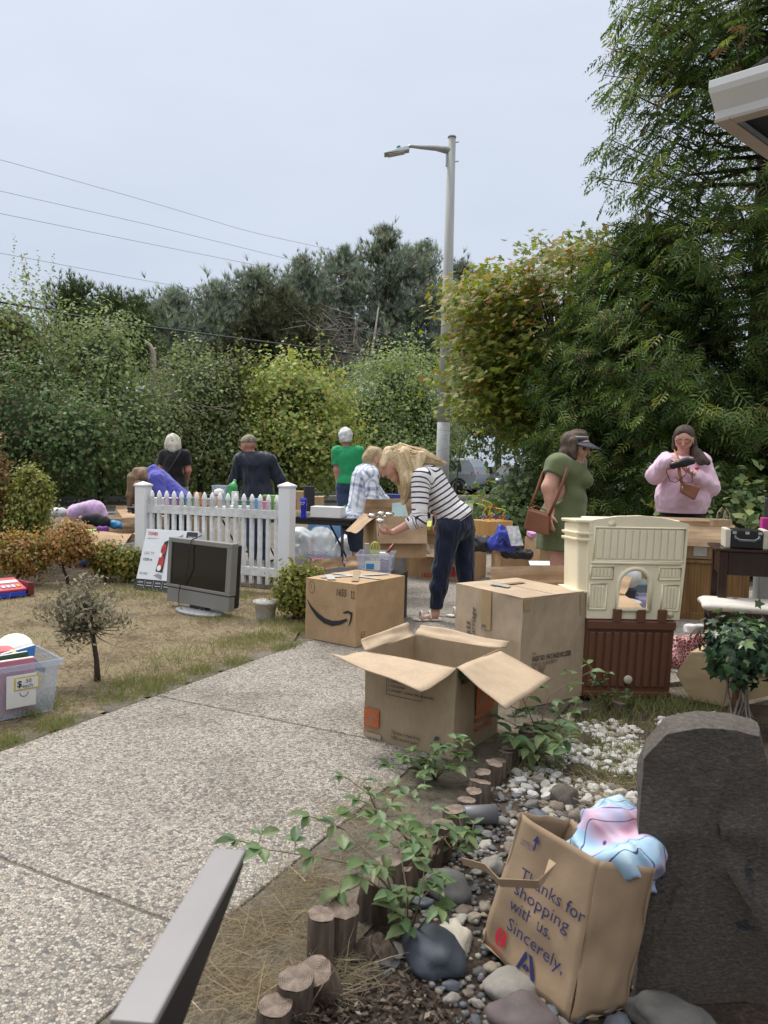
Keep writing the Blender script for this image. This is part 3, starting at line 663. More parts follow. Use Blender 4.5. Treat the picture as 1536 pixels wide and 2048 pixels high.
cedar('second cedar rising behind the roof corner at the right edge', at(1790, 1100, 13.0) * V(1, 1, 0), 15.0, [(0, 3.0), (5, 3.0), (9, 2.6), (12, 2.0), (15, 0.3)], 300, 30, 0.40, True)
cedar('dark cedar filling the hedge behind the woman in green dress', at(1270, 1100, 12.6) * V(1, 1, 0), 5.4, [(0, 2.0), (2.5, 1.9), (4, 1.4), (5.4, 0.3)], 360, 32, 0.34)
# --- maple turning orange, between the lamp pole and the cedar
mb = at(1120, 1060, 14.5) * V(1, 1, 0)
t = thing('maple_tree', 'maple with green leaves turning orange beside the lamp pole', 'tree', mb)
lb = MB(); PP, CC, NN, UU = [], [], [], []
for i in range(300):
 px = random.uniform(935, 1340); lim_t = np.interp(px, [900, 1000, 1100, 1200, 1330], [610, 540, 470, 470, 520]); lim_b = np.interp(px, [935, 1000, 1060, 1120, 1330], [800, 850, 880, 925, 820])
 fy = random.random() ** 0.9; py = lim_t + (lim_b - lim_t) * fy; dd = 14.5 + random.uniform(-1.7, 1.3); c = at(px, py, dd)
 s = mb + V(0, 0, min(c[2] * 0.55, 3.2)); lb.tube([s, (s + c) / 2 + V(0, 0, 0.25), c], [0.03, 0.018, 0.006], 4, False)
 m = 80; p = c + rng.normal(size=(m, 3)) * V(0.36, 0.36, 0.10); PP.append(p)
 edge = max(0.0, 1 - (py - lim_t) / 260) * 0.9 + 0.12
 orange = (rng.random(m) < edge * 0.30)[:, None]
 cg = pick_cols(m, [(0.20, 0.235, 0.035), (0.24, 0.265, 0.045), (0.15, 0.195, 0.032)]); co = pick_cols(m, [(0.38, 0.21, 0.05), (0.32, 0.24, 0.05), (0.40, 0.14, 0.05)], [2, 5, .6])
 CC.append(np.where(orange, co, cg)); od = unit(V(c[0] - mb[0], -0.8, 0)); NN.append(np.tile(V(0, 0, 0.8) + od * 0.55, (m, 1))); UU.append(np.tile(od * 0.6 + V(0, 0, -0.55), (m, 1)))
lb.obj('limbs', m_bark, t, True); trunk(t, mb, mb + V(0, 0, 3.0), 0.12)
leaves('crown', np.concatenate(PP), np.concatenate(NN), np.concatenate(UU), 0.135 * rng.uniform(0.7, 1.2, 300 * 80), T_MAPLE, np.concatenate(CC), t, leafmat('maple_leaf', 0.35), jit=0.42)
# leafy undergrowth below the maple, in front of the parked cars
def undergrowth(label, px, py, d, rx, rz, n, pal, size=0.12, tm=T_LEAF):
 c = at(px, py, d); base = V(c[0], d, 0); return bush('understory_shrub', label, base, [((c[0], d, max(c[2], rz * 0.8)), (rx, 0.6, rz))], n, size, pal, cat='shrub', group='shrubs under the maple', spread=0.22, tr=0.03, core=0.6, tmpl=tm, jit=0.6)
undergrowth('leafy shrub behind the bead maze toy, under the maple', 1010, 1045, 12.2, 0.55, 0.24, 1100, GREEN_M[:2] + GREEN_D)
undergrowth('dark shrub behind the brown shoulder bag', 1085, 985, 12.6, 0.7, 0.65, 2200, GREEN_D + GREEN_M[:1])
undergrowth('low bright leafed sprout under the maple nearest the road', 975, 1030, 13.4, 0.3, 0.25, 260, GREEN_Y)
undergrowth('salal like shrub at the foot of the cedar by the desk', 1490, 1070, 9.6, 0.8, 0.55, 1900, GREEN_M + GREEN_D)
t = thing('withered_plant', 'thin dark dead stem standing before the grey car', 'plant stem', at(912, 1000, 12.5) * V(1, 1, 0))
b = MB(); b.tube([at(905, 1010, 12.5) * V(1, 1, 0), at(912, 975, 12.5), at(921, 890, 12.5), at(926, 862, 12.5)], [0.014, 0.013, 0.009, 0.004], 6); b.obj('stem', m_bark, t, True)
twigs(t, at(925, 872, 12.5), (0.02, 0.02, 0.03), 9, 0.4, (-0.5, 0, 0.1), 0.004, 'twig')
# --- garden shrubs on the left and by the fence
BOXW = [(0.20, 0.215, 0.042), (0.25, 0.25, 0.055), (0.14, 0.165, 0.035)]
BRN = [(0.40, 0.22, 0.075), (0.33, 0.185, 0.065), (0.46, 0.28, 0.115), (0.27, 0.21, 0.065)]
def boxshrub(label, px, py_c, py_b, rpx, pal, n, w=None, sx=1.0, leaf=0.042, name='box_shrub'):
 g0 = gnd(px, py_b); d = g0[1]; c = at(px, py_c, d); r = rpx * d / FPX * .76
 return bush(name, label, g0, [((c[0], d, c[2]), (r * sx, r, r * 1.0)), ((c[0] + r * .25, d + .05, c[2] - r * .25), (r * .9 * sx, r, r * .85))], n, leaf, pal, w, 'shrub', 'low clipped shrubs', spread=0.055, lump=0.22, K=190, tr=0.018, core=0.66, upb=0.5)
boxshrub('browned round box shrub left of the toy boxes', 135, 1086, 1168, 40, BRN, 5200)
boxshrub('wide orange brown box shrub behind the toy cash register', 38, 1108, 1172, 42, BRN + BOXW[:1], 5200, sx=1.35)
boxshrub('small yellow green box shrub before the toy boxes', 212, 1118, 1164, 24, BOXW + BRN[:1], 3600)
boxshrub('olive box shrub half hidden by the television carton', 255, 1126, 1166, 20, BOXW + BRN[3:], 2600)
boxshrub('bright green box shrub between fence post and smile box', 600, 1178, 1238, 45, BOXW + [(0.21, 0.21, 0.05)], 6200, sx=1.02)
d = 9.0; c = at(62, 1040, d)
bush('upright_shrub', 'tall feathery green shrub behind the brown box shrubs', V(c[0], d, 0), [((c[0] - .04, d, 0.45), (0.22, 0.2, 0.42)), ((c[0] - .1, d, 0.78), (0.12, 0.12, 0.34)), ((c[0] + .08, d, 0.72), (0.13, 0.12, 0.36)), ((c[0] + .02, d, .9), (.08, .08, .26))], 7500, 0.045, [(0.25, 0.27, 0.065), (0.19, 0.215, 0.055), (0.31, 0.30, 0.085)], cat='shrub', spread=0.06, tr=0.02, core=0.45, upb=1.6, jit=0.4)
c = at(-14, 1020, d)
bush('browned_conifer', 'rust brown conifer cut off by the left edge', V(c[0], d, 0), [((c[0], d, 0.75), (0.2, 0.2, 0.72))], 2600, 0.05, [(0.25, 0.12, 0.05), (0.20, 0.105, 0.05), (0.12, 0.11, 0.04)], cat='shrub', spread=0.05, tr=0.02, core=0.6, upb=1.2)
# sparse grey-green lavender standard on a bare stem
lv = gnd(195, 1362); t = thing('lavender_bush', 'grey green lavender bush on a bare dark stem by the path', 'shrub', lv)
hc2 = at(165, 1228, lv[1]); b = MB(); b.tube([lv, lv + V(-.005, 0, .12), V(hc2[0] + .06, lv[1], .27), V(hc2[0] + .03, lv[1], .36)], [.02, .016, .014, .01], 8)
for i in range(70):
 dr = unit(rng.normal(size=3) * V(1, 1, .6) + V(0, 0, .35)); p0 = V(hc2[0] + .03, lv[1], .33); b.tube([p0, p0 + dr * .1 + V(0, 0, -.01), p0 + dr * V(.19, .19, .16)], [.005, .003, .0015], 4, False)
b.obj('stem', m_bark, t, True)
P, O, _ = clump_points((hc2[0], lv[1], hc2[2]), (.185, .17, .145), 3800, 60, .034, .6, shell=.4)
leaves('crown', P, O, O * .7 + V(0, 0, .7), .034 * rng.uniform(.7, 1.3, len(P)), (T_LEAF[0] * V(.55, 1, 1), T_LEAF[1]), pick_cols(len(P), [(0.27, 0.26, 0.18), (0.21, 0.21, 0.13), (0.32, 0.30, 0.22), (0.18, 0.13, 0.09)]), t, jit=.45)
# --- grass
def grass(name, label, P, size, pal, tilt=0.55, wid=1.0, up=1.0, kind='stuff'):
 n = len(P); N = rng.normal(size=(n, 3)) * V(1, 1, .2); U = V(0, 0, up) + rng.normal(size=(n, 3)) * V(tilt, tilt, .1)
 tm = (T_BLADE[0] * V(wid, 1, 1), T_BLADE[1])
 o = leaves(name, P, N, U, size * rng.uniform(.5, 1.3, n), tm, pick_cols(n, pal), mat=leafmat('grass_leaf', 0.25), jit=.05)
 return tag(o, label, 'grass', kind=kind)
STRAW = [(0.36, 0.29, 0.18), (0.28, 0.22, 0.13), (0.44, 0.36, 0.24), (0.20, 0.185, 0.08), (0.17, 0.20, 0.07)]
GRS = [(0.19, 0.23, 0.07), (0.15, 0.19, 0.06), (0.25, 0.26, 0.10), (0.33, 0.28, 0.14)]
m = 28000; t_ = rng.uniform(1.6, 7.2, m); w_ = -3.05 - rng.random(m) ** 0.8 * 5.0
P = E1 * t_[:, None] + E2 * w_[:, None]; P[:, 2] = 0.0; ok = (P[:, 1] < 8.2 + (-0.4 * (P[:, 0] + 2))) & (P[:, 0] > -6)
grass('dry_grass', 'short straw coloured dry lawn grass', P[ok], 0.055, STRAW, 1.3, 1.0, .55)
def patches(cs, n, sp):
 out = []
 for c, k, s in cs: out.append(np.asarray(c)[:2] + rng.normal(size=(k, 2)) * s)
 q = np.concatenate(out); return np.c_[q, np.zeros(len(q))]
cs = [(gnd(px, py), k, s) for px, py, k, s in [(110, 1455, 500, .05), (10, 1490, 400, .05), (300, 1385, 350, .05), (330, 1365, 500, .07), (260, 1370, 500, .08), (400, 1345, 420, .06), (470, 1330, 350, .05), (580, 1300, 700, .07), (530, 1275, 600, .10), (600, 1262, 400, .06), (480, 1290, 500, .12), (560, 1250, 500, .1), (390, 1310, 300, .15), (330, 1330, 300, .12), (230, 1400, 300, .07), (100, 1415, 250, .06), (60, 1430, 250, .04), (300, 1190, 500, .15), (480, 1195, 300, .1), (240, 1180, 400, .15), (430, 1180, 300, .12), (440, 1240, 250, .1), (640, 1300, 100, .03)]]
P = patches(cs, 0, 0); P = P[(P[:, 0] * .892 - P[:, 1] * .451) < -2.93]
grass('green_grass', 'green grass tufts along the left path edge', P, 0.058, GRS, .75, .9)
cs = [(gnd(px, py), k, s) for px, py, k, s in [(1240, 1408, 700, .10), (1330, 1412, 800, .12), (1400, 1425, 500, .12), (1170, 1440, 400, .08), (1270, 1450, 450, .15), (1100, 1500, 300, .07), (1250, 1510, 500, .11), (1230, 1560, 250, .08), (1150, 1540, 120, .07), (1180, 1490, 120, .1), (1080, 1530, 150, .05), (1040, 1540, 150, .05)]]
grass('green_grass', 'green grass around the white stones and brown play cabinet', patches(cs, 0, 0), 0.055, GRS, .75, .9)
cs = [(gnd(px, py), k, s) for px, py, k, s in [(560, 1850, 420, .07), (470, 1900, 420, .07), (640, 1930, 260, .05), (700, 1960, 200, .05), (520, 2000, 380, .06), (610, 1770, 300, .06), (420, 1990, 300, .06), (1200, 1580, 220, .08), (1150, 1620, 120, .06), (1250, 1620, 150, .05), (700, 1640, 150, .06), (760, 1590, 130, .05)]]
P = patches(cs, 0, 0); P[:, 2] = .012
grass('straw_litter', 'loose dry straw lying beside the path and logs', P, 0.11, [(.46, .39, .27), (.36, .30, .2), (.55, .48, .35)], 3.0, .35, .12)
# ================================================================= CARTONS, FURNITURE, THINGS FOR SALE
def card(name, col, var=0.15):
 if name in MATS: return MATS[name]
 m, n, b = nodes_of(name); v = objco(n)
 a = tex_noise(n, 2.2, 5, v, .6); c = tex_noise(n, 90, 3, objco(n, (1, 1, .15))); w = tex_noise(n, 9, 4, v, .7)
 f = mth(n, 'ADD', mth(n, 'MULTIPLY', a.outputs[0], .55), mth(n, 'ADD', mth(n, 'MULTIPLY', c.outputs[0], .2), mth(n, 'MULTIPLY', w.outputs[0], .25)))
 r = ramp(n, f, [(.3, tuple(q * (1 - var * 1.8) for q in col)), (.5, col), (.7, tuple(min(1, q * (1 + var * 1.3)) for q in col))])
 lk(n, r.outputs[0], b.inputs['Base Color']); b.inputs['Roughness'].default_value = .82; b.inputs['Specular IOR Level'].default_value = .25
 wv = n.nodes.new('ShaderNodeTexWave'); wv.inputs['Scale'].default_value = 45; wv.inputs['Distortion'].default_value = 1.0; lk(n, v, wv.inputs['Vector'])
 h = mth(n, 'ADD', mth(n, 'MULTIPLY', wv.outputs[0], .25), w.outputs[0]); bump(n, b, h, .16, .006); MATS[name] = m; return m
m_cb = card('kraft_board', (0.43, 0.29, 0.165)); m_cb2 = card('kraft_board_pale', (0.47, 0.36, 0.25)); m_cb3 = card('kraft_board_grey', (0.37, 0.285, 0.185))
m_cbi = card('kraft_inside', (0.46, 0.32, 0.20))
m_ink = M('black_ink', (0.018, 0.018, 0.02), .6, .1); m_grn = M('green_ink', (0.03, 0.09, 0.055), .7, .15); m_org = M('orange_ink', (0.55, 0.13, 0.04), .7, .12)
m_red = M('red_ink', (0.5, 0.03, 0.03), .6, .1); m_navy = M('navy_ink', (0.02, 0.025, 0.11), .7, .1); m_pap = M('white_paper', (0.75, 0.75, 0.73), .7, .04, 6)
m_tape = M('packing_tape', (0.42, 0.30, 0.16), .22, .1, 12, spec=.6); m_ctape = M('clear_tape', (0.62, 0.60, 0.56), .15, .12, 22, spec=.7)
Z = V(0, 0, 1)
def carton(label, c, u, v, h, mat, flaps=(), closed=False, name='cardboard_box', group='cardboard boxes set out in the yard', th=.004, warp=.006, inside=None, cat='box'):
 """c the bottom corner nearest the viewer, u and v the two bottom edges; flaps = (side, length, angle from straight up in degrees)"""
 c, u, v = (np.asarray(q, float) for q in (c, u, v)); t = thing(name, label, cat, c + (u + v) / 2, group)
 cor = [c, c + u, c + u + v, c + v]; w = Z * h; sd = sum(map(ord, label)) % 50
 b = MB(); b.sheet(c + Z * .004, c + u + Z * .004, c + u + v + Z * .004, c + v + Z * .004, .003, 2, 2); b.obj('bottom', mat, t)
 for i in range(4):
  p, q = cor[i], cor[(i + 1) % 4]; e = unit(q - p)
  b = MB(); b.sheet(p + e * .002 + Z * .003, q - e * .002 + Z * .003, q - e * .002 + w, p + e * .002 + w, -th if np.dot(np.cross(q - p, Z), (p + q) / 2 - (c + (u + v) / 2)) > 0 else th, 6, 5, warp, sd + i); b.obj('side', mat, t)
 if closed:
  mid = [c + v * .5, c + u + v * .5]
  for a, bb, k in ((c, c + u, 1), (c + v, c + u + v, -1)):
   b = MB(); b.sheet(a + w + Z * .002, bb + w + Z * .002, mid[1] + w + Z * .002 - v * .004 * k, mid[0] + w + Z * .002 - v * .004 * k, .004 if k > 0 else -.004, 8, 6, .0015, sd + 9, freq=2.5); b.obj('flap', mat, t)
 for s, L, ang in flaps:
  p, q = cor[s], cor[(s + 1) % 4]; e = unit(q - p); o = np.cross(e, Z)
  if np.dot(o, (p + q) / 2 - (c + (u + v) / 2)) < 0: o = -o
  d = Z * math.cos(math.radians(ang)) + o * math.sin(math.radians(ang))
  b = MB(); b.sheet(p + w + e * .004, q + w - e * .004, q + w + d * L - e * random.uniform(.004, .012), p + w + d * L + e * random.uniform(.004, .012), .004, 8, 6, .02, sd + s + 20, sag=random.uniform(-.02, .03), freq=2.2); b.obj('flap', inside or m_cbi, t)
 return t
def decal(o, u, v, w, h, mat, parent, name='print'):
 u, v = unit(u), unit(v); n = np.cross(u, v) * .0012; o = np.asarray(o, float) + n
 b = MB(); b.add([o, o + u * w, o + u * w + v * h, o + v * h], [(0, 1, 2, 3)]); return b.obj(name, mat, parent)
def polydecal(pts, o, u, v, mat, parent, name='print', lift=.0014):
 u, v = unit(u), unit(v); n = np.cross(u, v) * lift; o = np.asarray(o, float)
 b = MB(); b.add([o + n + u * x + v * y for x, y in pts], [tuple(range(len(pts)))]); return b.obj(name, mat, parent)
def stroke(pts, wid, o, u, v, mat, parent, name='mark', lift=.0014):
 """a drawn line of given width (or widths) as a flat ribbon"""
 u, v = unit(u), unit(v); n = np.cross(u, v) * lift; P = [V(x, y, 0) for x, y in pts]; W = wid if hasattr(wid, '__len__') else [wid] * len(P); L, R = [], []
 for i, p in enumerate(P):
  t = unit(P[min(i + 1, len(P) - 1)] - P[max(0, i - 1)]); s = V(-t[1], t[0], 0) * W[i] / 2; L.append(p + s); R.append(p - s)
 f = lambda q: np.asarray(o, float) + n + u * q[0] + v * q[1]
 b = MB(); b.add([f(q) for q in L] + [f(q) for q in R], [(i + len(P), i + 1 + len(P), i + 1, i) for i in range(len(P) - 1)]); return b.obj(name, mat, parent)
def arc(cx, cy, rx, ry, a0, a1, n=20): return [(cx + rx * math.cos(math.radians(a0 + (a1 - a0) * i / n)), cy + ry * math.sin(math.radians(a0 + (a1 - a0) * i / n))) for i in range(n + 1)]
# --- the closed carton with the smile arrow
C = V(-0.18, 5.35, 0.012); u = V(-.385, .275, 0); v = V(.35, .49, 0); Lu = np.linalg.norm(u)
t = carton('closed brown carton with black smile arrow and handwritten 1655', C, u, v, .445, m_cb, closed=True)
o = C + u; ux = unit(-u)                    # left face: reads from its left corner
nf = np.cross(ux, Z) * .004; o = o + nf
sm = [(.02, .285), (.06, .235), (.12, .185), (.19, .152), (.26, .143), (.33, .158), (.395, .188)]
stroke(sm, [.004, .02, .033, .04, .038, .03, .016], o, ux, Z, m_ink, t, 'smile_mark'); stroke([(.36, .232), (.40, .245), (.435, .238), (.432, .20), (.412, .148)], [.008, .018, .022, .016, .005], o, ux, Z, m_ink, t, 'smile_mark')
stroke(arc(.062, .385, .026, .045, 0, 360, 24), .003, o, ux, Z, m_ink, t, 'handwriting'); stroke([(.058, .405), (.064, .372)], .003, o, ux, Z, m_ink, t, 'handwriting')
text('1655', o + ux * .285 + Z * .35, ux, Z, .075, m_ink, t, 'handwriting', fit=.09, shear=.15)
for k in (0, .02): stroke([(.432 + k, .352), (.432 + k, .392)], .004, o, ux, Z, m_ink, t, 'arrow_mark'); polydecal([(.426 + k, .388), (.438 + k, .388), (.432 + k, .402)], o, ux, Z, m_ink, t, 'arrow_mark')
stroke([(.424, .347), (.462, .347)], .004, o, ux, Z, m_ink, t, 'arrow_mark')
vx = unit(v); o2 = C + np.cross(vx, Z) * .004
stroke([(.06, .06), (.095, .06), (.095, .10), (.06, .10), (.06, .06)], .004, o2, vx, Z, m_ink, t, 'stamp'); stroke([(.06, .08), (.095, .08)], .003, o2, vx, Z, m_ink, t, 'stamp')
top = C + Z * .452
for (a, bb, w, mt) in (((.02, .30), (.46, .30), .055, m_ctape), ((.08, .08), (.40, .52), .05, m_tape), ((.38, .06), (.12, .55), .05, m_ctape), ((.25, .03), (.43, .2), .06, m_ctape)):
 stroke([a, ((a[0] + bb[0]) / 2, (a[1] + bb[1]) / 2 + .004), bb], w, top + Z * random.uniform(0, .002), unit(u), -vx if np.dot(np.cross(unit(u), vx), Z) < 0 and False else vx, mt, t, 'tape', lift=.0012 if np.dot(np.cross(unit(u), vx), Z) > 0 else -.0012)
# --- the open moving box in front
C = V(0.33, 3.32, 0.004); u = V(-.405, .27, 0); v = V(.25, .375, 0); H = .415
t = carton('open tan moving box with orange print and drooping flaps on the path', C, u, v, H, m_cb3, flaps=(), inside=m_cb2)
cor = [C, C + u, C + u + v, C + v]; w = Z * H
def flap4(a, b, c, d, seed, sag=.0, warp=.017, mat=m_cb2):
 q = MB(); q.sheet(a, b, c, d, .005, 12, 10, warp, seed, sag=sag, freq=1.9); return q.obj('flap', mat, t, True)
# the two flaps nearest the viewer droop outward, the far two stand up and bend
flap4(cor[1] + w + V(-.0, 0, 0), cor[0] + w, cor[0] + w + V(-.16, -.19, -.085), cor[1] + w + V(-.15, -.10, -.03), 3, -.04)
flap4(cor[0] + w + V(.004, 0, 0), cor[3] + w, cor[3] + w + V(.20, -.17, -.12), cor[0] + w + V(.18, -.20, -.135), 5, -.03)
flap4(cor[2] + w, cor[1] + w, cor[1] + w + V(-.02, .06, .045), cor[2] + w + V(-.04, .07, .05), 7, 0, .02)
flap4(cor[3] + w, cor[2] + w, cor[2] + w + V(.03, .05, .045), cor[3] + w + V(.05, .05, .03), 9, 0, .02)
ux = unit(-u); o = C + u + np.cross(ux, Z) * .0075
def square_logo(o, ux, s, par):
 decal(o, ux, Z, s, s, m_org, par, 'orange_logo'); d1 = unit(ux + Z); d2 = unit(Z - ux); oo = o + np.cross(unit(ux), Z) * .0014
 text('THE', oo + ux * s * .20 + Z * s * .45, d1, d2, s * .17, m_cb3, par, 'lettering', True); text('HOME', oo + ux * s * .22 + Z * s * .10, d1, d2, s * .30, m_cb3, par, 'lettering', True, fit=s * .82); text('DEPOT', oo + ux * s * .45 + Z * s * .06, d1, d2, s * .24, m_cb3, par, 'lettering', True, fit=s * .62)
square_logo(o + ux * .006 + Z * .065, ux, .085, t)
text('More saving. More doing.', o + ux * .006 + Z * .045, ux, Z, .016, m_org, t, fit=.085); decal(o + ux * .004 + Z * .012, ux, Z, .1, .022, m_cb2, t, 'scuffed_patch')
text('This box is made from\n100% recycled paper.', o + ux * .16 + Z * .055, ux, Z, .025, m_ink, t, fit=.155)
bo = o + ux * .13 + Z * .235
stroke([(0, 0), (.19, 0), (.19, .16), (0, .16), (0, 0)], .003, bo, ux, Z, m_ink, t, 'checklist_frame')
for k, wd in enumerate(['LAUNDRY  (CHECK ON LOCATION)', 'KIDS ROOM', 'GARAGE  TOOLS', 'BASEMENT  STORAGE', 'BATH  LINEN', 'KITCHEN  DISHES']):
 text(wd, bo + ux * .022 + Z * (.018 + .021 * k), ux, Z, .014, m_ink, t, 'checklist', True); stroke([(.008, .018 + .021 * k), (.016, .018 + .021 * k), (.016, .03 + .021 * k), (.008, .03 + .021 * k), (.008, .018 + .021 * k)], .0016, bo, ux, Z, m_ink, t, 'checkbox')
ro = o + ux * .405 + Z * .06
for k in range(3):
 a = math.radians(90 + 120 * k); ca, sa = math.cos(a), math.sin(a)
 pts = [(.012, .018), (.03, .012), (.036, -.002), (.026, -.014), (.02, -.004), (.012, .006)]
 polydecal([(x * ca - y * sa, x * sa + y * ca) for x, y in pts][::-1], ro, ux, Z, m_grn, t, 'recycling_mark')
vx = unit(v); o2 = C + np.cross(vx, Z) * .0075
square_logo(o2 + vx * .19 + Z * .15, vx, .19, t); text('More saving.\nMore doing.', o2 + vx * .185 + Z * .115, vx, Z, .04, m_org, t, bold=True, fit=.19)
text('MEDIUM', o2 + vx * .035 + Z * .33, vx, Z, .045, m_ink, t, bold=True, fit=.15); decal(o2 + vx * .012 + Z * .365, vx, Z, .2, .035, m_grn, t, 'green_band')
stroke(arc(.045, .055, .024, .028, 0, 360), .004, o2, vx, Z, m_grn, t, 'seal_mark'); text('SFI', o2 + vx * .03 + Z * .045, vx, Z, .022, m_grn, t, bold=True)
# --- the large closed carton
C = V(0.745, 4.04, 0.01); u = V(-.31, .475, 0); v = V(.405, .275, 0); H = .60
t = carton('large closed grey brown carton with packing tape beside the cream play cabinet', C, u, v, H, m_cb2, closed=True, warp=.01)
ux = unit(-u); o = C + u + np.cross(ux, Z) * .006; vx = unit(v); o2 = C + np.cross(vx, Z) * .006
decal(o + ux * .24 + Z * .38, ux, Z, .085, .222, m_tape, t, 'tape'); decal(o + ux * .235 + Z * .385, ux, Z, .05, .02, m_ctape, t, 'tape')
text('1655', o + ux * .15 + Z * .29, Z, -ux, .05, m_ink, t, 'handwriting', shear=.2, fit=.1); text('Carriage', o + ux * .19 + Z * .29, Z, -ux, .05, m_ink, t, 'handwriting', shear=.2, fit=.19)
for k, (s, z, sz, ft) in enumerate([('PO.', .285, .022, .03), ('SHORT SKU: 1R412 SHADE INCLUDED', .25, .04, .30), ('LONG SKU: 1R-2366-SHORT-TS', .222, .03, .19), ('P/N : 10222323', .198, .03, .10), ('LOS ANGELES', .174, .03, .09), ('MADE IN CHINA', .125, .026, .085), ('C/NO.', .095, .026, .05)]):
 text(s, o2 + vx * .08 + Z * z, vx, Z, sz, m_ink, t, 'stencil', k == 1, fit=ft)
decal(o2 + vx * .004 + Z * .53, vx, Z, .05, .06, m_tape, t, 'tape'); decal(o2 + vx * .44 + Z * .47, vx, Z, .04, .12, m_tape, t, 'tape')
polydecal([(.10, .20), (.16, .13), (.30, .14), (.25, .21)], C + u + Z * (H + .0075), ux, vx, m_ctape, t, 'shipping_label', .0022); polydecal([(.16, .12), (.21, .12), (.21, .37), (.16, .37)], C + u + Z * (H + .0075), ux, vx, m_tape, t, 'tape', .001)
# --- open boxes in the middle and back
cen = gnd(700, 1172); c = V(-.36, 6.98, .01)
t = carton('open box with a green book inside next to the black television stand', c, V(-.30, .24, 0), V(.28, .36, 0), .27, m_cb, flaps=[(0, .24, 145), (3, .22, 150), (1, .10, 35), (2, .12, 20)])
b = MB(); b.ball(c + V(.14, .13, .21), .012, 8); b.obj('price_sticker', M('lime_sticker', (.6, .7, .1)), t)
b = MB(); b.box(c + V(-.03, .34, .22), V(.16, -.05, .05), V(.05, .12, .02), V(0, 0, .02)); tag(b.obj('book', M('green_cover', (.03, .17, .07), .4), bev=.002), 'green book lying in the open box by the fence post', 'book')
# carton on top of the tv stand
ts = .40
c = V(-.08, 7.30, ts + .012)
carton('tall open carton standing on the black television stand', c, V(-.12, .30, 0) * 1.0, V(.50, .1, 0), .40, m_cb, flaps=[(0, .25, 130), (3, .26, 172), (1, .16, -20)])
b = MB(); b.sheet(c + V(.15, .12, .35), c + V(.33, .16, .35), c + V(.28, .18, .53), c + V(.16, .16, .52), .003, 3, 3); tag(b.obj('cloth_sheet', M('pale_aqua_cloth', (.50, .66, .68), .8)), 'pale aqua folded cloth sticking out of the tall carton', 'cloth')
G3 = 'cardboard boxes in the heap behind the striped shirt woman'
c = gnd(838, 1158); t = carton('tan box with red lettering behind the striped shirt woman', c, V(-.05, .42, 0), V(.62, -.16, 0), .36, m_cb, flaps=[(3, .20, 120), (0, .10, 60)], group=G3)
vx = unit(V(.62, -.16, 0)); oo = c + np.cross(vx, Z) * .006; text('1655', oo + vx * .02 + Z * .03, vx, Z, .07, m_red, t, 'red_number', True, fit=.12); decal(oo + vx * .36 + Z * .05, vx, Z, .12, .20, m_red, t, 'red_label'); text('U-HAUL', oo + vx * .37 + Z * .16 + np.cross(vx, Z) * .002, vx, Z, .05, m_navy, t, fit=.1)
for k in range(6): decal(oo + vx * .50 + Z * (.06 + .03 * k), vx, Z, .09, .008, m_navy, t, 'fine_print')
c = gnd(935, 1165); t = carton('box with drooping front flap and red print right of the striped shirt woman', c, V(-.46, .28, 0), V(.26, .42, 0), .40, m_cb, flaps=[(0, .24, 158), (1, .2, 110)], group=G3)
ux = unit(V(.46, -.28, 0)); oo = c + V(-.46, .28, 0) + np.cross(ux, Z) * .006; text('ICE', oo + ux * .36 + Z * .08, ux, Z, .12, m_red, t, 'red_lettering', True, fit=.16)
c = gnd(1000, 1160); t = carton('box with orange printed corner holding a black bag', c, V(-.05, .40, 0), V(.50, .06, 0), .30, m_cb, flaps=[(2, .16, 60), (0, .1, 30)], group=G3)
vx = unit(V(.50, .06, 0)); oo = c + np.cross(vx, Z) * .006; polydecal([(.02, .03), (.36, .03), (.30, .08), (.24, .12), (.18, .15), (.12, .09)], oo, vx, Z, m_org, t, 'orange_print')
c = gnd(1102, 1155); carton('plain open box with magazines left of the cream play cabinet', c, V(.0, .42, 0), V(.42, .02, 0), .27, m_cb, flaps=[(0, .1, 20), (2, .12, 30)], group=G3)
c = V(1.07, 5.10, .01); carton('wide shallow open box behind the large closed carton', c, V(-.28, .50, 0), V(.62, .20, 0), .43, m_cb, flaps=[(0, .22, 112), (3, .30, 105), (1, .13, 10), (2, .13, 25)], group=G3)
c = at(1080, 1095, 8.6) * V(1, 1, 0); carton('box of cables far back by the brown shoulder bag', c, V(-.1, .4, 0), V(.45, .05, 0), .50, m_cb, flaps=[(3, .12, 110), (2, .1, 100)], group=G3)
c = at(820, 1085, 8.9) * V(1, 1, 0); t = carton('box with folders standing behind the tall carton', c, V(-.1, .4, 0), V(.36, -.06, 0), .50, m_cb, flaps=[(0, .2, 120), (3, .2, 60)], group=G3)
# left side toy boxes
GL = 'toy boxes on the left behind the box shrubs'
c = gnd(285, 1132) + V(.0, .3, 0); carton('open box with drooping lid flap and dark blue lining among the toys', V(-2.95, 9.0, .01), V(-.5, .18, 0), V(.35, .42, 0), .42, m_cb, flaps=[(0, .34, 128), (3, .2, 100), (2, .2, 80)], group=GL)
carton('long box of blue cloth behind the left fence post', V(-2.9, 10.2, .01), V(-.62, .12, 0), V(.5, .5, 0), .50, m_cb, flaps=[(0, .12, 175), (1, .2, 60), (2, .22, 15)], group=GL)
carton('box with plush toys nearest the purple plush', V(-3.6, 10.6, .01), V(-.55, .1, 0), V(.2, .5, 0), .42, m_cb, flaps=[(0, .15, 165), (2, .2, 20)], group=GL)
m_vinyl = M('white_vinyl', (0.78, 0.79, 0.80), .35, .035, 5, spec=.45)
m_vinyld = M('weathered_vinyl', (0.66, 0.67, 0.66), .5, .2, 16, spec=.3)
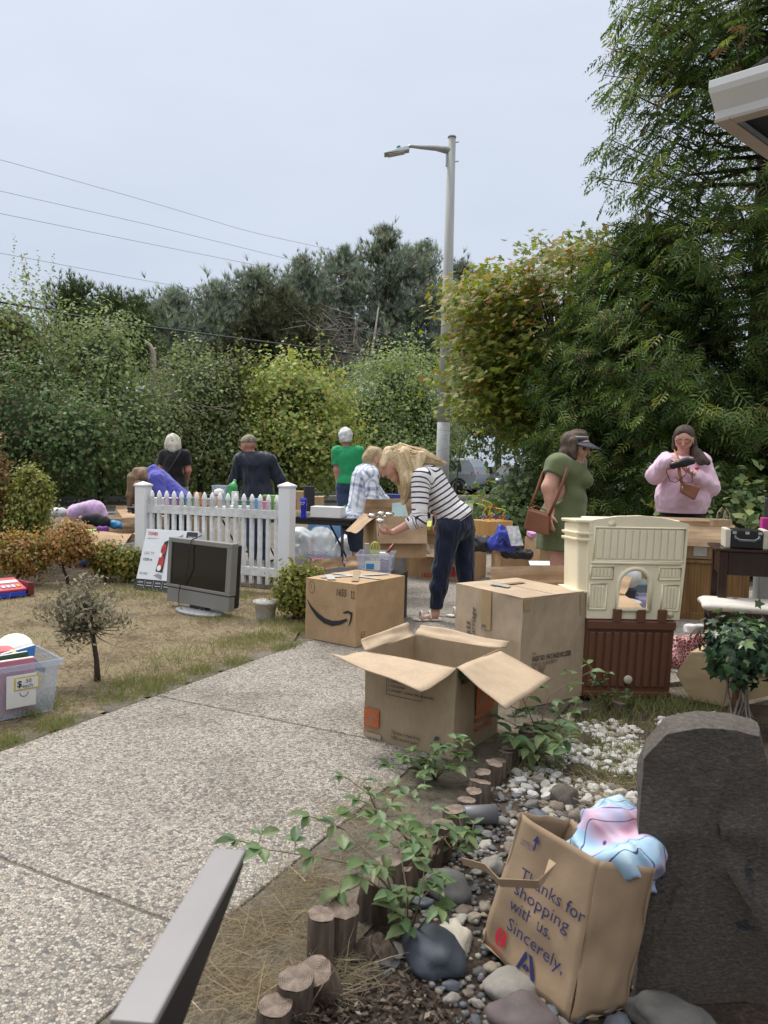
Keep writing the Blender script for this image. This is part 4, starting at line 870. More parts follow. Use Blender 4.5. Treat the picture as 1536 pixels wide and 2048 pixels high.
# --- picket fence panel
Lp = V(-2.575, 8.21, 0); Rp = V(-.955, 7.56, 0); fd = unit(Rp - Lp); fn = V(fd[1], -fd[0], 0); FL = np.linalg.norm(Rp - Lp)
t = thing('picket_fence', 'white vinyl picket fence panel between two square posts', 'fence', (Lp + Rp) / 2)
for p, hh in ((Lp, 1.02), (Rp, 1.06)):
 b = MB(); a = fd * .127; c = fn * .127; b.box(p - a / 2 - c / 2, a, c, Z * hh); po = b.obj('post', m_vinyl, t, bev=.006)
 b = MB(); s = .072; b.hexa([p + fd * x * s + fn * y * s + Z * hh for x, y in ((-1, -1), (1, -1), (1, 1), (-1, 1))] + [p + fd * x * s + fn * y * s + Z * (hh + .022) for x, y in ((-1, -1), (1, -1), (1, 1), (-1, 1))])
 b.add([p + fd * x * s * .93 + fn * y * s * .93 + Z * (hh + .0225) for x, y in ((-1, -1), (1, -1), (1, 1), (-1, 1))] + [p + Z * (hh + .055)], [(0, 1, 4), (1, 2, 4), (2, 3, 4), (3, 0, 4)]); b.obj('post_cap', m_vinyl, po, bev=.003)
for z in (.16, .74):
 b = MB(); b.box(Lp + fd * .065 - fn * .022 + Z * z, fd * (FL - .13), fn * .044, Z * .088); b.obj('rail', m_vinyld, t, bev=.004)
NP = 17; pk = None
for i in range(NP):
 p = Lp + fd * (.115 + (FL - .23) * i / (NP - 1)) + Z * .08
 if pk is None:
  b = MB(); s = .019
  b.box(p - fd * s - fn * s, fd * 2 * s, fn * 2 * s, Z * .805); pk = b.obj('picket', m_vinyld, t, bev=.003)
  b = MB(); b.lathe(p + Z * .805, [(.019, 0), (.0165, .008), (.0165, .012), (.023, .017), (.0265, .032), (.025, .05), (.019, .072), (.010, .09), (.001, .098)], 14); fi = b.obj('finial', m_vinyl, pk, True); p0 = p
 else:
  o = pk.copy(); COL.objects.link(o); o.location = Vector(p - p0); o.parent = t
  q = fi.copy(); COL.objects.link(q); q.parent = o
# --- television
m_sil = M('silver_grey_plastic', (0.20, 0.195, 0.18), .42, .05, 8, spec=.5); m_blk = M('black_plastic', (0.016, 0.016, 0.018), .35, .1, 8); m_scr = M('dark_screen_glass', (0.006, 0.007, 0.008), .12, .05, 3, spec=.6)
A = V(-1.935, 6.80, 0.035); B = V(-1.27, 6.30, 0.035); td = unit(B - A); tn = V(td[1], -td[0], 0); TL = np.linalg.norm(B - A); tu = unit(Z - tn * .06)
t = thing('television', 'old grey flat television with black screen standing on the dry lawn', 'television', (A + B) / 2)
def frame_box(a0, a1, z0, z1, d0, d1): return (A + td * a0 + tu * z0 + tn * d0, td * (a1 - a0), tn * (d1 - d0), tu * (z1 - z0))
b = MB(); b.box(*frame_box(0, TL, .15, .175, -.07, 0)); b.box(*frame_box(0, TL, .545, .585, -.07, 0)); b.box(*frame_box(0, .045, .175, .545, -.07, 0)); b.box(*frame_box(TL - .06, TL, .175, .545, -.07, 0)); b.obj('bezel', m_sil, t, bev=.004)
b = MB(); b.box(*frame_box(.045, TL - .06, .175, .545, -.06, -.012)); b.obj('screen', m_scr, t)
b = MB(); b.box(*frame_box(.01, TL - .01, .02, .14, -.07, -.006)); b.obj('speaker_bar', m_sil, t, bev=.004)
b = MB(); b.box(*frame_box(.02, TL - .02, .03, .57, -.14, -.072)); b.obj('back', m_blk, t, bev=.02)
b = MB(); b.box(*frame_box(.012, TL - .012, .141, .149, -.06, -.012)); b.obj('seam', m_blk, t)
b = MB(); b.tube([A + td * (TL / 2 + .31 * math.cos(a)) + tn * (.03 + .17 * math.sin(a)) + Z * -.028 for a in (0,)] + [A + td * (TL / 2) + tn * .03 + Z * -.01], .01, 6)
b = MB(); b.prism([A + td * (TL * .56 + .27 * math.cos(2 * PI * k / 28)) + tn * (.0 + .14 * math.sin(2 * PI * k / 28)) - Z * .03 for k in range(28)], Z * .018); b.obj('stand', M('stand_grey', (.30, .31, .32), .4, .05), t, bev=.004)
b = MB(); b.box(A + td * .3 - tn * .09 - Z * .012, td * .2, tn * .06, Z * .06); b.obj('stand_neck', m_blk, t)
b = MB(); b.lathe(A + td * .022 + tu * .562 + tn * .001, [(.009, 0), (.009, .002)], 14, tn); b.obj('sticker', M('green_dot', (.1, .5, .35)), t)
pts = [(.36, .62, -.07), (.33, .585, .012), (.30, .50, .02), (.31, .42, .018), (.31, .33, .02), (.27, .25, .02), (.22, .19, .02), (.215, .10, .03), (.25, .03, .05), (.33, -.015, .07), (.5, -.025, .10), (.66, -.025, .08)]
b = MB(); b.tube([A + td * x + tu * y + tn * z for x, y, z in pts], .0045, 6); b.obj('power_cord', m_blk, t, True)
# --- television carton leaning on the fence
a = gnd(268, 1180); a[2] = .01; e = V(.70, -.27, 0); e = unit(e); up = unit(V(.05, .27, .62)); n_ = unit(np.cross(e, up))
t = thing('television_carton', 'white printed television carton leaning against the picket fence', 'box', a)
b = MB(); b.box(a, e * .64, -n_ * .12, up * .64); b.obj('carton', M('white_card', (.66, .68, .70), .5, .05, 5), t, bev=.003)
b = MB(); b.box(a + n_ * .0015, e * .64, n_ * .0005, up * .11); b.obj('black_band', m_ink, t)
a1 = a + n_ * .003
text('TOSHIBA', a1 + e * .03 + up * .575, e, up, .05, m_red, t, 'lettering', True, fit=.125); text('Leading Innovation >>>', a1 + e * .03 + up * .535, e, up, .02, m_ink, t, fit=.14)
m_gp = M('grey_print', (.25, .25, .27)); text('LED TV', a1 + e * .035 + up * .37, e, up, .04, m_gp, t, fit=.12); text('CS20 in', a1 + e * .035 + up * .305, e, up, .035, m_ink, t, bold=True, fit=.11); text('39L1350U', a1 + e * .025 + up * .16, e, up, .03, m_gp, t, bold=True, fit=.10)
for k, s in enumerate(['HDMI', 'DynaLight', 'HDMI', 'USB', 'ENERGY']): text(s, a1 + e * (.03 + .105 * k) + up * .07, e, up, .022, m_pap, t, fit=.06); decal(a1 + e * (.03 + .105 * k) + up * .045, e, up, .07, .004, m_pap, t, 'fine_print'); decal(a1 + e * (.112 + .105 * k) + up * .02, e, up, .002, .08, m_pap, t, 'rule')
polydecal([(.215, .20), (.30, .19), (.30, .53), (.255, .51), (.235, .44)], a1, e, up, m_ink, t, 'picture_frame'); pr = M('picture_red', (.45, .03, .03), .4, .5, 20)
polydecal(arc(.258, .30, .034, .07, 0, 360, 16)[:-1], a1, e, up, pr, t, 'picture', .003); polydecal(arc(.262, .43, .03, .06, 0, 360, 16)[:-1], a1, e, up, pr, t, 'picture', .003); polydecal(arc(.25, .235, .025, .03, 0, 360, 16)[:-1], a1, e, up, m_pap, t, 'picture', .0032); polydecal(arc(.238, .37, .018, .026, 0, 360, 16)[:-1], a1, e, up, m_pap, t, 'picture', .0032)
polydecal([(.335, .54), (.46, .53), (.46, .60)], a1, e, up, m_gp, t, 'picture'); polydecal([(.20, .155), (.30, .12), (.30, .165), (.245, .175)], a1, e, up, m_gp, t, 'picture'); decal(a1 + e * .5 + up * .53, e, up, .13, .10, m_ink, t, 'black_panel'); text('SMART', a1 + e * .52 + up * .56 + n_ * .002, e, up, .03, m_pap, t, fit=.09)
# --- white flower pot with dry tuft
g0 = gnd(531, 1238); t = thing('flower_pot', 'white pot with a dry tuft beside the fence post', 'flower pot', g0)
b = MB(); b.lathe(g0, [(.07, 0), (.075, .005), (.092, .13), (.104, .132), (.106, .155), (.098, .156), (.092, .135), (.088, .12), (.0, .118)], 26); b.obj('pot', M('chalky_pot', (.55, .56, .55), .7, .16, 16), t, True)
P = g0 + V(0, 0, .12) + rng.normal(size=(700, 3)) * V(.045, .045, .004); U = rng.normal(size=(700, 3)) * V(.9, .9, .2) + V(0, 0, .8)
leaves('dry_tuft', P, rng.normal(size=(700, 3)), U, .085 * rng.uniform(.5, 1.2, 700), (T_BLADE[0] * V(.5, 1, 1), T_BLADE[1]), pick_cols(700, [(.38, .29, .17), (.28, .21, .12), (.46, .38, .25)]), t, jit=.1)
# --- black television stand with shelf
f0 = gnd(791, 1156, ts); r0 = gnd(830, 1133, ts); l0 = gnd(690, 1149, ts); du = r0 - f0; dv = l0 - f0
t = thing('television_stand', 'low black open television stand behind the smile carton', 'stand', (r0 + l0) / 2 * V(1, 1, 0)); m_bw = M('black_laminate', (.012, .0115, .0115), .5, .15, 10, spec=.25)
du = unit(du) * .45; dv = unit(np.cross(Z, du)) * .62 if np.dot(np.cross(Z, du), dv) > 0 else -unit(np.cross(Z, du)) * .62
fb0 = f0 * V(1, 1, 0) + V(0, 0, .01)
b = MB(); b.box(fb0 + Z * .355, du, dv, Z * .035); b.obj('top', m_bw, t, bev=.003)
for k in (0, .965): b = MB(); b.box(fb0 + dv * k, du, dv * .035, Z * .353); b.obj('side_panel', m_bw, t, bev=.002)
for z in (.02, .22): b = MB(); b.box(fb0 + dv * .037 + Z * z, du * .95, dv * .926, Z * .02); b.obj('shelf', m_bw, t, bev=.002)
b = MB(); b.box(fb0 + dv * .037 + du * .96 + Z * .05, du * .02, dv * .926, Z * .16); b.obj('back_panel', m_bw, t)
# --- clear bins
def clear(name, col, a):
 if name in MATS: return MATS[name]
 m, n, b = nodes_of(name); tr = n.nodes.new('ShaderNodeBsdfTransparent'); tr.inputs[0].default_value = (*[min(1, .75 + .25 * c) for c in col], 1)
 b.inputs['Base Color'].default_value = (*col, 1); b.inputs['Roughness'].default_value = .22
 ns = tex_noise(n, 6, 3, objco(n)); f = mth(n, 'MULTIPLY_ADD', ns.outputs[0], .25, a - .12)
 ms = n.nodes.new('ShaderNodeMixShader'); lk(n, f, ms.inputs[0]); lk(n, tr.outputs[0], ms.inputs[1]); lk(n, b.outputs[0], ms.inputs[2]); lk(n, ms.outputs[0], n.nodes['Material Output'].inputs[0]); MATS[name] = m; return m
m_clr = clear('clear_plastic', (.74, .77, .86), .24); m_fro = clear('frosted_plastic', (.70, .76, .85), .20)
def bin_(label, c, u, v, h, mat=None, taper=.06, name='plastic_bin', group='clear plastic bins', lip=.018, cat='bin'):
 mat = mat or m_clr; c, u, v = (np.asarray(q, float) for q in (c, u, v)); t = thing(name, label, cat, c + (u + v) / 2, group); cen = c + (u + v) / 2
 bot = [c, c + u, c + u + v, c + v]; top = [cen + (p - cen) * (1 + taper * 2) + Z * h for p in bot]; bot = [p + Z * .003 for p in bot]
 b = MB(); b.add(bot + top, [(0, 1, 2, 3), (0, 1, 5, 4), (1, 2, 6, 5), (2, 3, 7, 6), (3, 0, 4, 7)]); o = b.obj('shell', mat, t); s = o.modifiers.new('s', 'SOLIDIFY'); s.thickness = .003
 rim = [cen + Z * h + (p - cen - Z * h) * 1.05 for p in top]; rin = [cen + Z * h + (p - cen - Z * h) * 1.005 for p in top]
 b = MB()
 for i in range(4):
  j = (i + 1) % 4; b.hexa([rim[i] - Z * lip, rim[j] - Z * lip, rin[j] - Z * lip, rin[i] - Z * lip, rim[i], rim[j], rin[j], rin[i]])
 b.obj('rim', mat, t, bev=.002); return t
def on(c, dx, dy, z): return np.asarray(c, float) + V(dx, dy, z)
cb = gnd(716, 1147, ts) + V(0, .02, 0.002); bu = unit(gnd(772, 1149, ts) - gnd(712, 1147, ts)) * .27; bv = unit(np.cross(Z, bu)) * .30
t = bin_('clear bin of kitchen tools on the black television stand', cb, bu, bv, .16)
decal(cb + bu * .22 - bv * .04 + Z * .03, bu, Z, .125, .075, m_pap, t, 'paper_label'); decal(cb + bu * .25 - bv * .05 + Z * .038, bu, Z, .065, .045, M('blue_print', (.05, .27, .55)), t, 'label_print')
ib = lambda fx, fy, z: cb + bu * fx + bv * fy + Z * z
b = MB(); b.sheet(ib(.12, .6, .02), ib(.30, .6, .02), ib(.27, .5, .235), ib(.13, .5, .235), .02, 3, 4); tag(b.obj('food_grater', M('steel_dull', (.45, .45, .44), .35, .1, metal=.6)), 'grey steel grater standing in the bin of kitchen tools', 'grater')
t = thing('whisk', 'yellow green wire whisk standing in the kitchen bin', 'whisk', ib(.45, .5, .02)); m_lime = M('lime_silicone', (.55, .62, .10), .4)
b = MB()
for k in range(5):
 a = PI * k / 5; cx = ib(.42, .5, .12); ax = unit(bu * .35 + Z); s = unit(np.cross(ax, bv)) * math.cos(a) + unit(bv) * math.sin(a)
 b.tube([cx + s * .045 * math.sin(PI * q / 14 * 1.0) + ax * (.13 * (1 - math.cos(PI * q / 14)) / 2) for q in range(15)], .0022, 5, False); b.tube([cx - s * .045 * math.sin(PI * q / 14 * 1.0) + ax * (.13 * (1 - math.cos(PI * q / 14)) / 2) for q in range(15)], .0022, 5, False)
b.obj('wires', m_lime, t, True); b = MB(); b.tube([cx, cx - ax * .10], .008, 8); b.obj('handle', m_lime, t, True)
b = MB(); b.tube([ib(.55, .5, .05), ib(.9, .6, .18), ib(1.05, .7, .235)], [.012, .016, .010], 8); tag(origin_to(b.obj('serving_spoon', M('red_brown_plastic', (.28, .05, .03), .4), None, True), ib(.55, .5, .05)), 'red brown utensil handle leaning out of the kitchen bin', 'utensil')
b = MB(); b.box(ib(.62, .3, .01), bu * .25, bv * .5, Z * .08); tag(b.obj('purple_box', M('plum_card', (.20, .10, .17), .6), bev=.003), 'plum coloured packet inside the kitchen bin', 'packet')
b = MB(); b.box(ib(.58, .5, .095), bu * .3, bv * .3, Z * .06); tag(b.obj('white_packet', m_pap, bev=.003), 'white packet inside the kitchen bin', 'packet')
# --- black folding tables behind the fence with goods
m_tab = M('dark_table', (.022, .020, .019), .45, .15, 9)
def folding_table(label, c0, c1, dep, h=.72):
 c0, c1 = np.asarray(c0, float), np.asarray(c1, float); e = c1 - c0; p = unit(np.cross(Z, e)) * dep; t = thing('folding_table', label, 'table', (c0 + c1) / 2 + p / 2, 'black folding tables')
 b = MB(); b.box(c0 + Z * (h - .03), e, p, Z * .03); b.obj('top', m_tab, t, bev=.006)
 b = MB(); b.box(c0 + Z * (h - .08) + e * .03 + p * .04, e * .94, p * .04, Z * .049); b.obj('apron', m_tab, t)
 for k in (.25, .9):
  for q in (.08, .9): b = MB(); b.tube([c0 + e * k + p * q + Z * .012, c0 + e * k + p * q + Z * (h - .08)], .016, 8); b.obj('leg', m_tab, t, True)
  b = MB(); b.tube([c0 + e * k + p * .08 + Z * .2, c0 + e * k + p * .9 + Z * .2], .012, 6); b.tube([c0 + e * k + p * .5 + Z * .2, c0 + e * (k - .18) + p * .5 + Z * (h - .09)], .01, 6); b.obj('brace', m_tab, t, True)
 return t
tb0 = gnd(330, 1040, .72) * V(1, 1, 0); 
tA0 = V(-1.62, 8.42, 0.01); tA1 = V(-.32, 8.02, 0.01)
folding_table('black folding table with blue glass vase and white box', tA0, tA1, .62)
folding_table('black folding table of small goods behind the picket fence', V(-3.1, 9.25, .01), V(-1.68, 8.78, .01), .7)
def tz(p): return V(p[0], p[1], .731)
p = gnd(607, 1037, .73); t = None
b = MB(); q = p.copy(); b.lathe(q, [(.034, 0), (.038, .006), (.034, .02), (.028, .05), (.030, .10), (.036, .16), (.040, .215), (.036, .215), (.031, .15), (.024, .06), (.0, .03)], 24)
m_bg, n_, b_ = nodes_of('cobalt_glass'); b_.inputs['Base Color'].default_value = (.01, .02, .55, 1); b_.inputs['Transmission Weight'].default_value = .45; b_.inputs['Roughness'].default_value = .06
vo = b.obj('vase', m_bg, None, True); tag(origin_to(vo, q), 'cobalt blue glass vase on the black folding table', 'vase'); text('PILSNER\nGLASS', q + V(-.032, -.037, .16), V(1, 0, 0), Z, .018, m_pap, vo, fit=.05)
p = gnd(617, 1034, .73); e = unit(tA1 - tA0); b = MB(); b.box(p + e * .02, e * .34, V(.05, .16, 0), Z * .115); tag(origin_to(b.obj('white_box', m_pap, None, bev=.004), p), 'long white box lying next to the blue vase', 'box')
p = gnd(690, 1032, .73); bones = [bone(p + V(-.02, .05, .03), p + V(.10, .02, .025), .04, .032, flat=Z, s=1.2), bone(p + V(-.03, .06, .06), p + V(0, .05, .1), .035, .02)]
tag(origin_to(blend_body('slipper', bones, .006, M('green_knit', (.03, .22, .09), .9), None), p), 'green knitted slipper at the table end', 'slipper')
def goods(label, name, px, d, z, size, col, rz=0., cat='box', mat=None, bev=.004):
 c = at(px, 1000, d); b = MB(); b.cbox((c[0], d, z + size[2] / 2), size, rz); o = b.obj(name, mat or M('goods_' + name + str(px), col, .5, .12, 12), None, bev=bev); return tag(origin_to(o, (c[0], d, z)), label, cat)
goods('tall black speaker on the table beside the blue vase', 'speaker_box', 618, 9.2, .73, (.12, .14, .30), (.02, .02, .022), .2, 'speaker')
goods('brown carton behind the black speaker', 'carton', 632, 9.6, .72, (.20, .2, .17), (.4, .27, .16), .1, mat=m_cb); goods('brown carton left of the black speaker', 'carton', 590, 9.7, .72, (.22, .2, .23), (.4, .27, .16), .1, mat=m_cb)
b = goods('green patterned food box behind the right fence post', 'food_box', 548, 9.0, .73, (.26, .10, .19), (.22, .48, .10), -.1)
decal(V(b.location.x - .12, 8.93, .80), V(1, 0, 0), Z, .09, .10, M('brown_print', (.22, .12, .05)), b, 'print')
goods('colourful game box lying behind the pickets', 'game_box', 455, 9.0, .73, (.26, .2, .05), (.75, .7, .62), .1); goods('dark green lidded box behind the pickets', 'lidded_box', 500, 9.15, .73, (.28, .2, .12), (.03, .12, .08), .05); goods('yellow game box lying behind the left pickets', 'game_box', 365, 9.1, .73, (.35, .2, .04), (.6, .55, .08), .1); goods('blue book lying on the table behind the pickets', 'book', 520, 8.9, .73, (.2, .15, .03), (.05, .1, .4), .3, 'book'); goods('orange packet standing behind the pickets', 'packet', 437, 9.0, .73, (.04, .03, .16), (.65, .2, .04), 0, 'packet'); goods('red packet lying behind the pickets', 'packet', 405, 9.05, .73, (.12, .1, .06), (.4, .04, .05), .4, 'packet'); goods('white paper stack on the table by the fence', 'paper_stack', 480, 8.95, .73, (.24, .18, .06), (.75, .75, .74), .1, 'paper')
goods('grey hand tool case on the table behind the pickets', 'tool_case', 420, 9.3, .73, (.26, .14, .12), (.45, .43, .38), .1, 'case')
for lb, nm, px, d, sz, cl in (('tall white detergent bottle behind the middle pickets', 'detergent_bottle', 470, 9.05, (.07, .05, .22), (.72, .73, .74)), ('orange juice carton behind the left pickets', 'drink_carton', 395, 9.0, (.07, .07, .2), (.65, .25, .05)), ('teal tin behind the left pickets', 'tin', 380, 9.1, (.1, .1, .14), (.04, .35, .36)), ('purple box behind the left pickets', 'gift_box', 345, 9.15, (.16, .12, .12), (.24, .08, .34)), ('pink toy box behind the right pickets', 'toy_box', 530, 8.85, (.12, .1, .12), (.65, .22, .38)), ('sky blue tin behind the right pickets', 'tin', 510, 8.9, (.09, .09, .15), (.15, .42, .62)), ('black radio on the table behind the pickets', 'radio', 490, 9.25, (.22, .08, .14), (.03, .03, .032)), ('white shoe box at the left end of the fence table', 'shoe_box', 330, 9.3, (.3, .18, .12), (.7, .7, .68)), ('red book standing beside the blue vase', 'book', 590, 8.25, (.03, .14, .19), (.5, .05, .06)), ('lemon yellow cup on the table by the right post', 'cup', 588, 8.1, (.05, .05, .07), (.7, .6, .1)), ('brass candlestick box at the tool table end', 'brass_box', 770, 8.95, (.1, .1, .12), (.4, .3, .12)), ('grey printer under the tool table', 'printer', 800, 9.2, (.4, .3, .2), (.3, .3, .31))):
 goods(lb, nm, px, d, .731 if 'under' not in lb and 'tool table' not in lb else (.775 if 'under' not in lb else .02), sz, cl, random.uniform(-.4, .4), nm.replace('_', ' '))
p = at(438, 1000, 9.2); t = thing('jar', 'pale lidded jar standing on the table behind the pickets', 'jar', V(p[0], 9.2, .73)); b = MB(); b.lathe((p[0], 9.2, .73), [(.05, 0), (.055, .02), (.05, .15), (.04, .17)], 16); b.obj('body', M('jar_glass', (.5, .5, .5), .2), t, True); b = MB(); b.lathe((p[0], 9.2, .90), [(.06, 0), (.065, .02), (.055, .06), (.02, .075), (0, .076)], 16); b.obj('lid', m_pap, t, True)
bin_('clear tub with pink rim on the table left of the navy jacket man', at(425, 1000, 9.7) * V(1, 1, 0) + V(0, 0, .74), V(.16, 0, 0), V(0, .18, 0), .26)
bones = [bone(at(462, 1000, 9.75), at(466, 975, 9.75), .10, .06, flat=V(0, 1, 0), s=1.6), bone(at(466, 975, 9.75), at(470, 962, 9.8), .05, .02)]
tag(blend_body('shopping_bag', bones, .010, clear('green_film', (.10, .42, .14), .75), None, wrinkle=lambda P: .008 * _pseudo(P, 60, 3)), 'crumpled green plastic bag held by the man in navy jacket', 'bag')
# goods under the table: clear bags and bins
def sack(label, px, py, d, r, h, col, seed, name='plastic_bag'):
 c = at(px, py, d); c[2] = r * .8; bones = [bone(c, c + V(.02, 0, h * .5), r, r * .8), bone(c + V(r * .5, .03, 0), c + V(r * .3, 0, h * .4), r * .7, r * .5), bone(c + V(-r * .5, .0, .0), c + V(-r * .2, 0, h * .4), r * .75, r * .45)]
 o = blend_body(name, bones, .016, col, None, wrinkle=wr(.03, 15, seed)); return tag(origin_to(o, (c[0], c[1], 0)), label, 'bag', 'plastic bags under the table')
m_sk = M('milky_plastic', (.62, .66, .68), .25, .18, 9, spec=.6)
sack('white plastic bag stuffed full under the folding table, next to the fence post', 598, 1090, 9.3, .22, .34, m_sk, 1); sack('milky plastic bag under the middle of the folding table', 640, 1085, 9.5, .2, .4, m_sk, 4); sack('white plastic bag on the ground right of the table legs', 690, 1085, 9.0, .17, .36, m_sk, 8)
m_pk = M('pink_goods', (.68, .32, .50), .6, .2, 30); m_bl = M('blue_goods', (.16, .30, .52), .6, .2, 20)
for lb, px, d, cl in (('clear bin with pink contents under the table end', 680, 8.75, m_pk), ('clear bin with red contents between the table legs', 632, 8.9, M('red_goods', (.55, .12, .15), .6, .3, 30))):
 c = at(px, 1100, d) * V(1, 1, 0) + V(-.13, 0, .01); t = bin_(lb, c, V(.24, 0, 0), V(.03, .26, 0), .24); b = MB(); b.box(c + V(.02, .02, .012), V(.2, 0, 0), V(.02, .2, 0), Z * .16); b.obj('contents', cl, t, bev=.03)
c = at(655, 1060, 9.7) * V(1, 1, 0) + V(-.25, 0, .01); b = MB(); b.box(c, V(.42, 0, 0), V(.0, .3, 0), Z * .56); tag(origin_to(b.obj('storage_tote', m_bl, None, bev=.02), c), 'blue storage tote far under the folding table', 'tote')
# --- bench of tools right of the plaid shirt woman
c = gnd(820, 1012, .75) * V(1, 1, 0); folding_table('black folding table of tools before the plaid shirt woman', V(-.05, 9.05, .01), V(.55, 8.9, .01), .55, .76)
goods('black tool case with yellow edge on the tool table', 'tool_case', 815, 9.1, .77, (.4, .2, .12), (.02, .03, .05), -.2, 'case'); goods('navy blue drill box on the tool table', 'drill_box', 790, 9.05, .89, (.26, .16, .07), (.03, .05, .22), -.2, 'box'); goods('flat yellow trimmed level on the tool table', 'spirit_level', 812, 8.95, .77, (.34, .03, .04), (.55, .42, .05), -.2, 'tool')
# --- cream and brown play kitchen back
m_crm = M('cream_plastic', (.86, .78, .57), .42, .07, 4, spec=.4, bmp=.05, bscale=90); m_brn = M('brown_plastic', (.145, .062, .034), .48, .08, 5, spec=.4, bmp=.05, bscale=90)
c0 = gnd(1163, 1396); c1 = gnd(1339, 1399); kx = unit(c1 - c0); KW = np.linalg.norm(c1 - c0); ky = unit(np.cross(Z, kx))      # ky points away
ku = unit(Z + kx * .035)                                  # leans a touch, as found
t = thing('play_cabinet', 'cream and dark brown plastic play cabinet with arched window standing upside up on the path edge', 'toy cabinet', (c0 + c1) / 2)
t['label'] = 'cream and dark brown plastic play cabinet with an arched window opening'
def kp(x, y, z): return c0 + kx * x + ky * y + ku * z
HB = .455
b = MB(); b.box(kp(0, 0, 0), kx * KW, ky * .30, ku * HB); lo = b.obj('lower_cabinet', m_brn, t, bev=.012)
npl = 10
for i in range(npl):
 b = MB(); x0 = .012 + (KW - .04) * i / npl; b.box(kp(x0 + .004, -.011, .07), kx * ((KW - .04) / npl - .012), ky * .012, ku * .315); b.obj('ribbed_panel', m_brn, lo, bev=.006)
b = MB(); b.box(kp(0.0, -.016, .40), kx * KW, ky * .016, ku * .05); b.obj('moulding', m_brn, lo, bev=.006); b = MB(); b.box(kp(.0, -.014, .015), kx * KW, ky * .014, ku * .03); b.obj('moulding', m_brn, lo, bev=.006)
b = MB(); b.lathe(kp(KW * .5, -.013, .115), [(.024, 0), (.026, .004), (.02, .010), (0, .011)], 20, -ky); b.obj('knob', M('ivory_knob', (.6, .55, .42), .4), lo, True)
# tooth joint
for x in (.10, .235, .355):
 b = MB(); b.box(kp(x + .04, -.02, HB - .012), kx * .05, ky * .02, ku * .075); b.obj('castle_tooth', m_brn, lo, bev=.005)
# upper panel with arched opening: outline and hole as one extruded face
Z0 = HB + .004; UW0 = -.005; UW1 = KW + .02
def panel_with_arch(y, dep):
 out = [(UW0, Z0), (UW1, Z0), (UW1 + .01, Z0 + .30), (UW1 + .012, 1.005), (UW1 * .75, 1.035), (UW1 * .5, 1.046), (UW1 * .25, 1.040), (UW0 - .02, 1.015), (UW0 - .015, Z0 + .3)]
 cx = KW * .50; rr = .092; hb = Z0 + .055; hz = Z0 + .195
 hole = [(cx - rr, hb), (cx + rr, hb), (cx + rr, hz)] + [(cx + rr * math.cos(PI * k / 12), hz + rr * 1.02 * math.sin(PI * k / 12)) for k in range(1, 12)] + [(cx - rr, hz)]
 bm = bmesh.new()
 def loop(pts): 
  vs = [bm.verts.new(Vector(kp(x, y, z))) for x, z in pts]; return [bm.edges.new((vs[i], vs[(i + 1) % len(vs)])) for i in range(len(vs))]
 ed = loop(out) + loop(hole); bmesh.ops.triangle_fill(bm, use_beauty=True, use_dissolve=False, edges=ed)
 r = bmesh.ops.extrude_face_region(bm, geom=bm.faces[:]); bmesh.ops.translate(bm, verts=[q for q in r['geom'] if isinstance(q, bmesh.types.BMVert)], vec=Vector(ky * dep)); bmesh.ops.recalc_face_normals(bm, faces=bm.faces)
 me = bpy.data.meshes.new('upper_panel'); bm.to_mesh(me); bm.free(); return me, hole
me, hole = panel_with_arch(0, .045); up_ = finish(me, 'upper_panel', m_crm, t, False)
b = MB(); hp = [kp(x, -.006, z) for x, z in hole]; b.tube([hp[1]] + hp[2:] + [hp[0]] + [hp[1]], .013, 8); b.obj('arch_frame', m_crm, up_, True)
def ribs(x0, x1, z0, z1, n):
 for i in range(n):
  w = (x1 - x0) / n; b = MB(); b.box(kp(x0 + w * i + .003, -.007, z0), kx * (w - .006), ky * .008, ku * (z1 - z0)); b.obj('raised_rib', m_crm, up_, bev=.0035)
 b = MB(); b.tube([kp(x0 - .012, -.002, z0 - .012), kp(x1 + .012, -.002, z0 - .012), kp(x1 + .012, -.002, z1 + .012), kp(x0 - .012, -.002, z1 + .012), kp(x0 - .012, -.002, z0 - .012)], .006, 6); b.obj('panel_moulding', m_crm, up_, True)
ribs(.02, KW + .0, .80, .965, 12); ribs(.012, .115, .70, .745, 5); ribs(KW - .105, KW - .005, .70, .745, 5); ribs(.012, .085, .525, .645, 4); ribs(KW - .08, KW - .005, .525, .645, 4)
b = MB(); b.tube([kp(.0, -.004, .778), kp(KW, -.004, .778)], .008, 8); b.obj('cross_moulding', m_crm, up_, True)
for x, z in ((.10, .995), (KW - .035, Z0 + .03)): b = MB(); b.lathe(kp(x, -.001, z), [(.022, 0), (.022, .003), (.018, .004), (.017, .0015), (0, .0015)], 20, -ky); b.obj('boss', m_crm, up_, True)
# left return wing: a column with rings
b = MB(); b.hexa([kp(-.005, .02, Z0 + .06), kp(-.005, .28, Z0 + .10), kp(-.075, .28, Z0 + .10), kp(-.055, .03, Z0 + .06), kp(-.005, .02, 1.01), kp(-.005, .28, .99), kp(-.10, .28, .985), kp(-.085, .03, 1.0)]); b.obj('side_column', m_crm, up_, bev=.012)
for z, ex in ((1.0, .02), (.93, .012), (.895, .012), (.60, .012)):
 b = MB(); b.hexa([kp(-.0, -.004 , z), kp(-.0, .29, z - .01), kp(-.095 - ex, .29, z - .01), kp(-.08 - ex, .01, z), kp(-.0, -.004, z + .018), kp(-.0, .29, z + .01), kp(-.1 - ex, .29, z + .008), kp(-.085 - ex, .01, z + .018)]); b.obj('column_ring', m_crm, up_, bev=.007)
b = MB(); b.box(kp(.0, .045, 1.0), kx * KW, ky * .25, ku * .02); b.obj('top_ledge', m_crm, up_, bev=.008)
